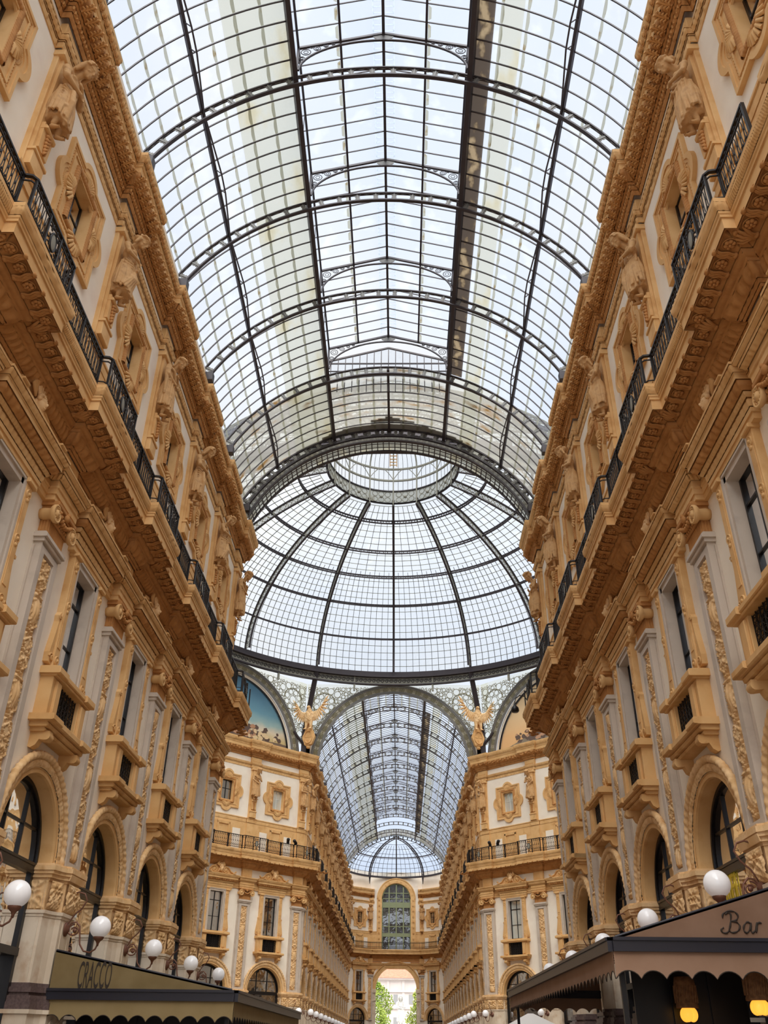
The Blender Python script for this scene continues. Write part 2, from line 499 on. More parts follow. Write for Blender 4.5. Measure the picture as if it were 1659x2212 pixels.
CORN = [(0.02, 22.1, 0.08, 22.22, 4, 'leaf', 0.12, 0.025, 1), (0.09, 22.24, 0.14, 22.38, 4, 'diamond', 0.22, 0.07, 1)] + \
    [(0.15, 22.38, 0.2, 22.43, 3, 'rope', 0.13, 0.025, 1), (0.2, 22.44, 0.4, 22.72, 11, 'leaf', 0.32, 0.12, 1)] + \
    seglist([(0.42, 22.7), (0.42, 22.92), (0.45, 22.94), (0.45, 23.0), (0.47, 23.02), (0.47, 23.06)], 0) + \
    [(0.47, 23.06, 0.56, 23.28, 6, 'egg', 0.2, 0.05, 0)] + seglist([(0.57, 23.28), (0.57, 23.4), (0.0, 23.45)], 0)
STARB = seglist([(0.0, 21.22), (0.03, 21.22)]) + [(0.03, 21.22, 0.03, 21.42, 6, 'star', 0.3, 0.035, 0)] + \
    seglist([(0.05, 21.42), (0.05, 21.46)]) + [(0.06, 21.46, 0.11, 21.6, 5, 'egg', 0.17, 0.045, 0)] + seglist([(0.13, 21.6), (0.13, 21.66), (0, 21.67)])
BAND = seglist([(0.0, 16.85), (0.03, 16.85)]) + [(0.03, 16.87, 0.03, 17.12, 4, 'diamond', 0.3, 0.012, 0)] + seglist([(0.03, 17.13), (0.06, 17.15), (0.06, 17.22), (0, 17.23)])
MEZZ = seglist([(0.02, 14.6), (0.02, 16.86)])

# ------------------------------------------------------------------ relief panel
def relief_h(U, V, seed=0):
    """carved candelabra relief; U in -1..1 , V in metres"""
    rs = np.random.RandomState(seed)
    H = 0.45 * np.exp(-(U / 0.1) ** 2)
    Lc = 0.46
    c = V / Lc
    p = c - np.floor(c)
    k = np.floor(c).astype(int)
    aU = np.abs(U)
    flip = (k % 2 == 0)
    cy_ = np.where(flip, 0.42, 0.58)
    dx = (aU - 0.5) * 0.5; dy = (p - cy_) * Lc * 1.0
    r = np.hypot(dx, dy) / 0.25; a = np.arctan2(dy, dx)
    spiral = np.cos(2 * PI * (r * 2.0 - a / (2 * PI) * np.where(flip, 1, -1)))
    H = np.maximum(H, np.clip(spiral * 0.7 + 0.15, 0, 1) * (r < 0.98) * 0.95)
    H = np.maximum(H, 0.9 * np.exp(-(r / 0.16) ** 2))
    # leaves springing from the stem
    for s0, sl in ((0.05, 0.55), (0.62, -0.5), (0.9, 0.4)):
        yy = p - s0 - sl * aU * 0.7
        w = 0.085 * (1 - aU ** 2)
        H = np.maximum(H, np.clip(1 - (yy / np.maximum(w, 0.01)) ** 2, 0, 1) ** 0.5 * (0.75 + 0.25 * np.cos(aU * 26)) * (aU < 0.92))
    big = V / 1.84
    bp = big - np.floor(big)
    vr = np.sqrt((U / 0.62) ** 2 + ((bp - 0.5) * 1.84 / 0.3) ** 2)
    vase = np.clip(1.25 - vr, 0, 1) ** 0.5 * (0.95 + 0.15 * np.cos(U * 20))
    H = np.maximum(H * (vr > 0.95), vase * 1.25)
    lip = np.exp(-(((bp - 0.5) * 1.84 - 0.3) / 0.035) ** 2) * (aU < 0.6)
    H = np.maximum(H, lip * 1.1)
    return H * np.clip((1.02 - aU) * 9, 0, 1)
def relief_panel(x0, x1, z0, z1, y, amp, nx, nz, seed=0, voff=0.0):
    xs = np.linspace(x0, x1, nx); zs = np.linspace(z0, z1, nz)
    X, Z = np.meshgrid(xs, zs, indexing='ij')
    U = (X - (x0 + x1) / 2) / ((x1 - x0) / 2)
    H = relief_h(U, Z - z0 + voff, seed) * amp
    e = np.clip(np.minimum(Z - z0, z1 - Z) / 0.04, 0, 1)
    return MB().grid(np.stack([X, y + H * e, Z], -1)[::-1])
def noise_relief(mb, fn, nu, nv, smooth=True):
    us = np.linspace(0, 1, nu); vs = np.linspace(0, 1, nv)
    U, V = np.meshgrid(us, vs, indexing='ij')
    return mb.grid(fn(U, V), smooth)

def arc(cx, cz, r, a0, a1, n):
    return [(cx + r * math.cos(a0 + (a1 - a0) * i / n), cz + r * math.sin(a0 + (a1 - a0) * i / n)) for i in range(n + 1)]
def arch_sweep(R0, cz, prof, mats, n=96, a0=0, a1=PI, smooth_all=False):
    """prof segs (dr0,y0,dr1,y1,nsub,kind,period,amp,mat) around a semicircle of radius R0+dr"""
    mbs = {}
    A = np.linspace(a0, a1, n + 1)
    for (r0, y0, r1, y1, ns, kind, per, amp, mt) in prof:
        T = np.linspace(0, 1, ns + 1)
        L = math.hypot(r1 - r0, y1 - y0) or 1e-6
        nr_, ny_ = -(y1 - y0) / L, (r1 - r0) / L
        rm = R0 + (r0 + r1) / 2
        h = amp * modf(kind, (A * rm / per)[:, None], T[None, :]) if kind else np.zeros((n + 1, ns + 1))
        rr = R0 + r0 + (r1 - r0) * T[None, :] + h * nr_
        yy = y0 + (y1 - y0) * T[None, :] + h * ny_
        P = np.stack([rr * np.cos(A)[:, None], yy, cz + rr * np.sin(A)[:, None]], -1)
        mbs.setdefault(mt, MB()).grid(P, smooth=True if kind else smooth_all)
    return [(mbs[k], mats[k]) for k in mbs]

# ------------------------------------------------------------------ facade things (local: x along wall, y out, z up)
B = 5.0964
def disc_rings(mb, c, r, t=0.03):
    """round boss facing +y"""
    x, y, z = c
    mb.lathe([(r, 0), (r, t), (r * 0.86, t * 1.5), (r * 0.78, t * 0.8), (r * 0.42, t * 0.7), (r * 0.36, t * 1.7), (0.001, t * 2.3)], (x, y, z), 18, 'y')
    for k in range(8):
        a = 2 * PI * k / 8
        mb.ell((x + r * 0.6 * math.cos(a), y + t * 0.9, z + r * 0.6 * math.sin(a)), (r * 0.13,) * 3, 6, 4)

def make_pilaster(seed=0):
    p = Proto('pilaster', 'pilaster')
    z0, z1 = 5.08, 10.9
    s = MB()
    w = 0.5; y = 0.2
    s.box(-w, -0.3, 0, y, z0, z1); s.box(0.3, w, 0, y, z0, z1)
    s.box(-0.3, 0.3, 0, y, z0, z0 + 0.16); s.box(-0.3, 0.3, 0, y, z1 - 0.16, z1)
    s.box(-0.3, 0.3, 0, 0.11, z0, z1)
    for sx in (-1, 1):
        s.box(min(sx * 0.3, sx * 0.275), max(sx * 0.3, sx * 0.275), 0.1, y - 0.03, z0 + 0.16, z1 - 0.16)
    s.box(-w - 0.05, w + 0.05, 0, 0.05, z0, z1 - 0.05)
    p.part('shaft', (s, M_GREY), label='grey marble shaft')
    rp = relief_panel(-0.27, 0.27, z0 + 0.2, z1 - 0.2, 0.112, 0.1, 24, 250, seed, seed * 0.37)
    p.part('relief_panel', (rp, M_WARM), label='panel carved with scrolls, leaves and vases')
    c = MB()
    for (d, a, b) in ((0.0, 10.86, 10.93), (0.05, 10.93, 11.02), (0.1, 11.02, 11.12), (0.06, 11.12, 11.17)):
        c.bevbox(-w - d, w + d, 0, y + d, a, b, 0.012)
    p.part('cap_moulding', (c, M_GREY))
    n = MB()
    n.box(-0.46, 0.46, 0, 0.22, 11.17, 11.6)
    for k in range(15):
        x = -0.43 + 0.86 * k / 14
        n.tube([(x, 0.22, 11.18), (x, 0.22, 11.5)], 0.022, 6)
    for k in range(3):
        for sx in (-1, 1): n.tube([(sx * 0.46, 0.05 + 0.07 * k, 11.18), (sx * 0.46, 0.05 + 0.07 * k, 11.5)], 0.022, 6)
    n.tube([(-0.5, 0.26, 11.5), (0.5, 0.26, 11.5)], 0.035, 8)
    for k in range(9):
        n.ell((-0.4 + 0.1 * k, 0.28, 11.56), (0.04, 0.05, 0.055), 8, 6)
    n.bevbox(-0.58, 0.58, 0, 0.4, 11.83, 11.93, 0.015)
    n.bevbox(-0.52, 0.52, 0, 0.34, 11.76, 11.83, 0.01)
    # festoon between volutes
    for k in range(9):
        t = k / 8
        x = -0.36 + 0.72 * t
        n.ell((x, 0.36, 11.74 - 0.16 * math.sin(PI * t)), (0.06, 0.07, 0.055), 8, 6)
    n.ell((0, 0.38, 11.8), (0.1, 0.08, 0.1), 10, 8)
    n.ell((0.0, 0.42, 11.88), (0.05, 0.05, 0.06), 8, 6)
    p.part('capital', (n, M_OCHD))
    for sx in (-1, 1):
        v = MB()
        v.lathe([(0.001, 0.0), (0.12, 0.0), (0.14, 0.1), (0.13, 0.24), (0.2, 0.3), (0.215, 0.34), (0.215, 0.39), (0.17, 0.4), (0.165, 0.375), (0.1, 0.37), (0.095, 0.4), (0.001, 0.42)], (sx * 0.52, 0.0, 11.62), 22, 'y')
        for k in range(12):
            a = 2 * PI * k / 12
            v.ell((sx * 0.52 + 0.135 * math.cos(a), 0.385, 11.62 + 0.135 * math.sin(a)), (0.02, 0.015, 0.02), 6, 4)
        p.part('volute', (v, M_OCH))
    u = MB(); u.bevbox(-0.45, 0.45, 0, 0.21, 12.74, 13.4, 0.015); u.bevbox(-0.36, 0.36, 0.21, 0.225, 12.84, 13.3, 0.01)
    p.part('upper_block', (u, M_OCH))
    return p

def make_pier():
    p = Proto('carved_pier', 'pier')
    hw = 0.93
    def stepped(mb, z0, z1, g=0.0):
        pts = [(-hw - g, -0.55), (-hw - g, 0.06 + g), (-0.66 - g, 0.12 + g), (-0.5 - g, 0.2 + g), (-0.42 - g, 0.3 + g), (0.42 + g, 0.3 + g), (0.5 + g, 0.2 + g), (0.66 + g, 0.12 + g), (hw + g, 0.06 + g), (hw + g, -0.55)]
        mb.poly(pts, z0, z1, 'xy')
    a = MB()
    for g, z0, z1 in ((0.0, 4.74, 4.8), (0.05, 4.8, 4.88), (0.09, 4.88, 4.95), (0.12, 4.95, 5.05), (0.07, 5.05, 5.1)): stepped(a, z0, z1, g)
    for k in range(24):
        x = -0.5 + k / 23
        a.tube([(x, 0.36, 4.8), (x, 0.4, 4.93)], 0.016, 5)
    p.part('abacus', (a, M_WARM))
    c = MB(); stepped(c, 4.12, 4.76, -0.02)
    def face(xa, ya, xb, yb, seed, nx):
        d = math.hypot(xb - xa, yb - ya); nxn, nyn = -(yb - ya) / d, (xb - xa) / d
        def f(U, V):
            z = 4.16 + V * 0.58
            uu = (U - 0.5) * d
            hs = relief_h(U * 2 - 1, V * 0.52 + 0.1 + 0.46 * seed, seed)
            ss = relief_h(np.abs(U * 2 - 1) * 1.6 - 0.8, V * 0.46 + 0.05, seed)
            h = 0.1 * np.clip(np.maximum(hs, ss * 0.9), 0, 1.2) * np.sin(PI * np.clip(V * 1.03, 0, 1)) ** 0.3 + 0.05 * V
            return np.stack([xa + (xb - xa) * U + nxn * h, ya + (yb - ya) * U + nyn * h, z], -1)
        us = np.linspace(0, 1, nx); vs = np.linspace(0, 1, 30)
        U, V = np.meshgrid(us, vs, indexing='ij')
        c.grid(f(U, V)[::-1])
    face(-0.42, 0.3, 0.42, 0.3, 0, 44); face(-0.9, 0.08, -0.5, 0.2, 2, 22); face(0.5, 0.2, 0.9, 0.08, 4, 22)
    for sx in (-1, 1):
        us = np.linspace(0, 1, 22); vs = np.linspace(0, 1, 22); U, V = np.meshgrid(us, vs, indexing='ij')
        h = 0.07 * np.clip(relief_h(U * 2 - 1, V * 0.5 + 0.12, 1), 0, 1.1) + 0.03 * V
        Pg = np.stack([sx * (0.91 + h), -0.5 + 0.54 * U, 4.16 + V * 0.58], -1)
        c.grid(Pg if sx > 0 else Pg[::-1])
    p.part('carved_capital', (c, M_WARM))
    n = MB(); stepped(n, 4.06, 4.13, 0.04); stepped(n, 4.0, 4.06, 0.015)
    stepped(n, 2.7, 4.0, 0.0)
    for x in (-0.24, 0.24): n.box(x - 0.02, x + 0.02, 0.28, 0.315, 2.75, 3.95)
    p.part('shaft', (n, M_PIER), label='pale marble shaft')
    b = MB()
    for g, z0, z1 in ((0.02, 2.62, 2.7), (0.09, 2.52, 2.62), (0.05, 2.46, 2.52), (0.12, 2.34, 2.46), (0.15, 2.2, 2.34)): stepped(b, z0, z1, g)
    p.part('base', (b, M_DBASE), label='dark granite base mouldings')
    q = MB(); stepped(q, 0.35, 2.12, 0.13); stepped(q, 2.12, 2.2, 0.17)
    for sx in (-0.22, 0.22):
        disc_rings(q, (sx, 0.43, 1.9), 0.13, 0.02)
    p.part('plinth', (q, M_PIER))
    g = MB(); stepped(g, 0.0, 0.35, 0.2)
    p.part('foot', (g, M_DBASE))
    return p

def make_arch(warm=False, sign=None):
    p = Proto('arched_window', 'window')
    R0 = 1.6; cz = 5.08
    prof = [(-0.02, -0.4, -0.02, 0.0, 1, None, 1, 0, 0), (-0.02, 0.0, 0.0, 0.05, 1, None, 1, 0, 0), (0.0, 0.05, 0.09, 0.05, 1, None, 1, 0, 0),
            (0.09, 0.05, 0.12, 0.06, 3, 'bead', 0.08, 0.025, 0), (0.12, 0.07, 0.28, 0.1, 6, 'leaf', 0.12, 0.035, 1), (0.28, 0.1, 0.3, 0.12, 1, None, 1, 0, 0)]
    # rope moulding
    parts = arch_sweep(R0, cz, prof, [M_OCH, M_WARM], 128)
    rope = MB()
    A = np.linspace(0, PI, 220); Tt = np.linspace(0, 2 * PI, 9)[:-1]
    rr = 0.085 * (1 + 0.13 * np.sin(A[:, None] * R0 * 2 * PI / 0.15 + Tt[None, :] * 1))
    Rm = R0 + 0.38
    P = np.stack([(Rm + rr * np.cos(Tt)) * np.cos(A)[:, None], 0.1 + rr * np.sin(Tt), cz + (Rm + rr * np.cos(Tt)) * np.sin(A)[:, None]], -1)
    rope.grid(P, True, closev=True)
    p.part('archivolt', parts)
    p.part('rope_moulding', (rope, M_WARM))
    # frame
    f = MB()
    pr = [(-0.1, -0.4, -0.1, -0.28, 1, None, 1, 0, 0), (-0.1, -0.28, -0.02, -0.28, 1, None, 1, 0, 0), (-0.16, -0.34, -0.1, -0.34, 1, None, 1, 0, 0), (-0.16, -0.4, -0.16, -0.34, 1, None, 1, 0, 0)]
    for mb, _ in arch_sweep(R0, cz, pr, [None], 48): f.add(mb)
    for x in (-0.5, 0.5):
        h = math.sqrt(1.46 ** 2 - x * x)
        f.box(x - 0.025, x + 0.025, -0.42, -0.33, cz - 0.1, cz + h)
    f.box(-1.46, 1.46, -0.42, -0.34, cz + 0.66, cz + 0.71)
    f.box(-1.6, 1.6, -0.55, -0.3, cz - 0.22, cz - 0.06)
    f.box(-1.6, 1.6, -0.55, -0.28, cz - 0.06, cz)
    for sx in (-1, 1): f.box(min(sx * 1.6, sx * 1.46), max(sx * 1.6, sx * 1.46), -0.55, -0.32, 0, cz)
    f.box(-1.6, 1.6, -0.55, -0.3, 3.2, 3.36)
    for x in (-0.5, 0.5): f.box(x - 0.04, x + 0.04, -0.55, -0.42, 0, 3.2)
    p.part('frame', (f, M_BLACK), label='black metal frame')
    g = MB()
    pts = [(0, cz)] + arc(0, cz, 1.52, 0, PI, 32)
    g.raw([(q[0], -0.38, q[1]) for q in pts], [(0, i, i + 1) for i in range(1, 33)])
    p.part('lunette_pane', (g, M_WIN))
    h = MB()
    h.raw([(-1.5, -0.38, 3.36), (1.5, -0.38, 3.36), (1.5, -0.38, cz - 0.22), (-1.5, -0.38, cz - 0.22)], [(0, 1, 2, 3)])
    h.raw([(-1.5, -0.48, 0.0), (1.5, -0.48, 0.0), (1.5, -0.48, 3.2), (-1.5, -0.48, 3.2)], [(0, 1, 2, 3)])
    p.part('shop_pane', (h, M_WINW))
    return p

def text_mesh(body, size, mat, ext=0.006, xs=1.0, shear=0.0, name='lettering'):
    cu = bpy.data.curves.new(name, 'FONT'); cu.body = body; cu.size = size; cu.extrude = ext; cu.align_x = 'CENTER'; cu.align_y = 'CENTER'
    cu.shear = shear
    o = bpy.data.objects.new(name, cu); COL.objects.link(o)
    dg = bpy.context.evaluated_depsgraph_get()
    me = bpy.data.meshes.new_from_object(o.evaluated_get(dg))
    bpy.data.objects.remove(o); bpy.data.curves.remove(cu)
    for v in me.vertices: v.co.x *= xs
    me.materials.clear(); me.materials.append(mat)
    return me

def shell(mb, c, r, ang, y, n=9):
    """half shell fan opening in direction ang"""
    x0, z0 = c
    for k in range(n):
        a = ang + (k - (n - 1) / 2) * (PI * 0.92 / n)
        e = (x0 + r * math.cos(a), z0 + r * math.sin(a))
        mb.tube([(x0, y, z0), ((x0 * 0.4 + e[0] * 0.6), y + r * 0.22, (z0 * 0.4 + e[1] * 0.6)), (e[0], y + 0.02, e[1])], [r * 0.05, r * 0.11, r * 0.13], 6)

def lobed(hw, hh, rl, inset=0.0, n=14):
    """rectangle outline with a round lobe in the middle of each side, counter-clockwise"""
    hw -= inset; hh -= inset; r = rl - inset * 0.9
    pts = []
    def lobe(cx_, cz_, a0):
        e = math.asin(min(0.95, 0.2 / r))
        for i in range(n + 1):
            a = a0 + e + (PI - 2 * e) * i / n
            pts.append((cx_ + r * math.cos(a), cz_ + r * math.sin(a)))
    pts.append((hw, -hh)); lobe(hw - 0.2, 0, -PI / 2)
    pts.append((hw, hh)); lobe(0, hh - 0.2, 0)
    pts.append((-hw, hh)); lobe(-hw + 0.2, 0, PI / 2)
    pts.append((-hw, -hh)); lobe(0, -hh + 0.2, PI)
    return pts
def make_upwin(kind=0):
    p = Proto('lobed_window', 'window')
    zc = 19.1
    HW, HH, RLB = 1.23, 1.32, 0.52
    off = lambda L: [(x, z + zc) for x, z in L]
    s = MB()
    s.ring(off(lobed(HW, HH, RLB, 0)), off(lobed(HW, HH, RLB, 0.09)), 0.0, 0.11)
    s.ring(off(lobed(HW, HH, RLB, 0.09)), off(lobed(HW, HH, RLB, 0.15)), 0.0, 0.075)
    s.ring(off(lobed(HW, HH, RLB, 0.24)), off(lobed(HW, HH, RLB, 0.29)), 0.0, 0.085)
    inner = lobed(HW, HH, RLB, 0.15)
    # flat field down to the opening: project inner loop to the rectangle
    hw, hh = 0.6, 0.86
    def rect_pt(x, z):
        k = max(abs(x) / hw, abs(z) / hh)
        return (x / k, z / k)
    s.ring(off(inner), off([rect_pt(x, z) for x, z in inner]), 0.0, 0.05)
    for a, c in ((0, (hw + 0.06, zc)), (PI, (-hw - 0.06, zc)), (PI / 2, (0, zc + hh + 0.06)), (-PI / 2, (0, zc - hh - 0.06))):
        shell(s, c, 0.4, a, 0.05)
    outl = lobed(HW, HH, RLB, 0.195)
    for i in range(len(outl)):
        a = outl[i]; b = outl[(i + 1) % len(outl)]
        d = math.hypot(a[0] - b[0], a[1] - b[1]); k = max(1, int(d / 0.1))
        for j in range(k):
            t = (j + 0.5) / k
            s.ell((a[0] + (b[0] - a[0]) * t, 0.055, zc + a[1] + (b[1] - a[1]) * t), (0.026, 0.02, 0.026), 5, 4)
    p.part('surround', (s, M_OCH))
    # carved leaf roll next to the opening
    l = MB()
    def side(x0, z0, x1, z1):
        L = math.hypot(x1 - x0, z1 - z0); n = int(L / 0.028)
        T = np.linspace(0, 1, n); A = np.linspace(0, PI, 8)
        dx, dz = (x1 - x0) / L, (z1 - z0) / L; nx_, nz_ = dz, -dx
        rr = 0.075 * (1 + 0.35 * np.abs(np.sin(T[:, None] * L / 0.09 * PI / 1 + np.abs(A[None, :] - PI / 2) * 1.4)))
        P = np.stack([x0 + dx * T[:, None] * L + nx_ * rr * np.cos(A), 0.05 + rr * np.sin(A) * 0.9, zc + z0 + dz * T[:, None] * L + nz_ * rr * np.cos(A)], -1)
        l.grid(P)
    w_, h_ = hw + 0.05, hh + 0.05
    side(-w_, -h_, w_, -h_); side(w_, -h_, w_, h_); side(w_, h_, -w_, h_); side(-w_, h_, -w_, -h_)
    p.part('leaf_moulding', (l, M_OCHD))
    r = MB()
    r.box(-hw - 0.06, -hw + 0.07, -0.36, 0.08, zc - hh, zc + hh); r.box(hw - 0.07, hw + 0.06, -0.36, 0.08, zc - hh, zc + hh)
    r.box(-hw, hw, -0.36, 0.08, zc - hh - 0.05, zc - hh + 0.08); r.box(-hw, hw, -0.36, 0.08, zc + hh - 0.08, zc + hh + 0.05)
    p.part('stone_reveal', (r, M_OCH))
    f = MB(); fm = M_FRAMEW if kind else M_BLACK
    for x in (-0.5, 0, 0.5): f.box(x - 0.03, x + 0.03, -0.26, -0.2, zc - 0.78, zc + 0.78)
    for z in (-0.75, 0.1, 0.75): f.box(-0.5, 0.5, -0.26, -0.21, zc + z - 0.025, zc + z + 0.025)
    p.part('sash', (f, fm))
    g = MB(); g.raw([(-0.53, -0.23, zc - 0.78), (0.53, -0.23, zc - 0.78), (0.53, -0.23, zc + 0.78), (-0.53, -0.23, zc + 0.78)], [(0, 1, 2, 3)])
    p.part('pane', (g, M_WINL if kind else M_WIN))
    return p

def scroll(mb, c, r, y, turns=1.6, s=1, w=0.05, n=40, a0=0):
    pts = []; rs = []
    for i in range(n + 1):
        t = i / n
        a = a0 + s * turns * 2 * PI * t
        q = r * (1 - 0.86 * t)
        pts.append((c[0] + q * math.cos(a), y + 0.05 * t, c[1] + q * math.sin(a))); rs.append(w * (1 - 0.5 * t))
    mb.tube(pts, rs, 7)

def soffit_unit():
    """rosettes and wavy brackets under the balcony, one bay centred on a pilaster"""
    m = MB(); n = 11; st = B / n
    for k in range(n):
        x = (k + 0.5 - n / 2) * st
        j = 0.22 if abs(x) < 0.95 else 0.0
        if not (0.95 <= abs(x) < 1.3):
            y = 0.66 + j; z = 13.93
            for q in range(6):
                a = q * PI / 3
                m.ell((x + 0.068 * math.cos(a), y + 0.068 * math.sin(a), z), (0.048, 0.048, 0.04), 7, 5)
            m.ell((x, y, z - 0.02), (0.03, 0.03, 0.045), 7, 5)
            m.tube([(x + 0.13 * math.cos(a), y + 0.13 * math.sin(a), z + 0.01) for a in [2 * PI * t / 14 for t in range(14)]], 0.012, 4, closed=True)
        for xb in ([x + st / 2] if k < n - 1 else []) + ([x - st / 2] if k == 0 else []):
            jb = 0.22 if abs(xb) < 0.9 else 0.0
            for q in range(4):
                o = (q - 1.5) * 0.036
                ph = 0.8 * (q % 2)
                pts = [(xb + o + 0.018 * math.sin(t * 11 + ph), 0.47 + jb + 0.4 * t, 13.9 + 0.1 * t - 0.035 * math.sin(PI * t)) for t in np.linspace(0, 1, 11)]
                m.tube(pts, 0.024, 5)
            for t in (0.04, 0.96): m.ell((xb, 0.47 + jb + 0.4 * t, 13.9 + 0.08 * t), (0.075, 0.05, 0.05), 7, 5)
    for sx in (-1, 1):
        for q in range(5):
            a = PI / 2 + sx * (q - 2) * 0.35
            m.tube([(sx * 1.12, 0.5, 13.92), (sx * 1.12 + 0.2 * math.cos(a), 0.5 + 0.22 * math.sin(a), 13.9), (sx * 1.12 + 0.28 * math.cos(a), 0.5 + 0.36 * math.sin(a), 13.97)], [0.03, 0.04, 0.02], 6)
    return m

def cornice_unit():
    """acanthus leaves and eggs of the crowning cornice, one bay centred on a pilaster"""
    m = MB()
    n = 17; st = B / n
    for k in range(n):
        x = (k + 0.5 - n / 2) * st
        if 0.9 <= abs(x) < 0.99: continue
        j = 0.2 if abs(x) < 0.95 else 0.0
        def P(u, t, o=0.0): return (x + u, 0.2 + j + 0.2 * t + 0.08 * o, 22.45 + 0.26 * t - 0.06 * o)
        m.tube([P(0, 0, 0.4), P(0, 0.35, 1.0), P(0, 0.7, 1.5), P(0, 0.95, 2.2), P(0, 0.86, 2.7)], [0.03, 0.035, 0.035, 0.035, 0.02], 6)
        for sx in (-1, 1):
            for q, t in enumerate((0.1, 0.33, 0.56, 0.78)):
                m.tube([P(sx * 0.015, t, 0.9), P(sx * (0.07 + 0.01 * (q % 2)), t + 0.08, 1.3 + 0.2 * q), P(sx * (0.125 - 0.012 * q), t + 0.03, 1.0 + 0.3 * q)], [0.026, 0.032, 0.016], 6)
    n = 26; st = B / n
    for k in range(n):
        x = (k + 0.5 - n / 2) * st
        if 1.08 <= abs(x) < 1.16: continue
        j = 0.2 if abs(x) < 1.12 else 0.0
        m.ell((x, 0.535 + j, 23.16), (0.062, 0.055, 0.1), 8, 6)
        m.tube([(x + 0.085 * math.cos(a), 0.53 + j + 0.03 * math.sin(a) , 23.17 + 0.12 * math.sin(a)) for a in [PI + PI * t / 6 for t in range(7)]], 0.016, 5)
    n = 44; st = B / n
    for k in range(n):
        x = (k + 0.5 - n / 2) * st
        j = 0.2 if abs(x) < 0.78 else 0.0
        m.ell((x, 0.13 + j, 22.31), (0.035, 0.04, 0.07), 6, 5)
    return m

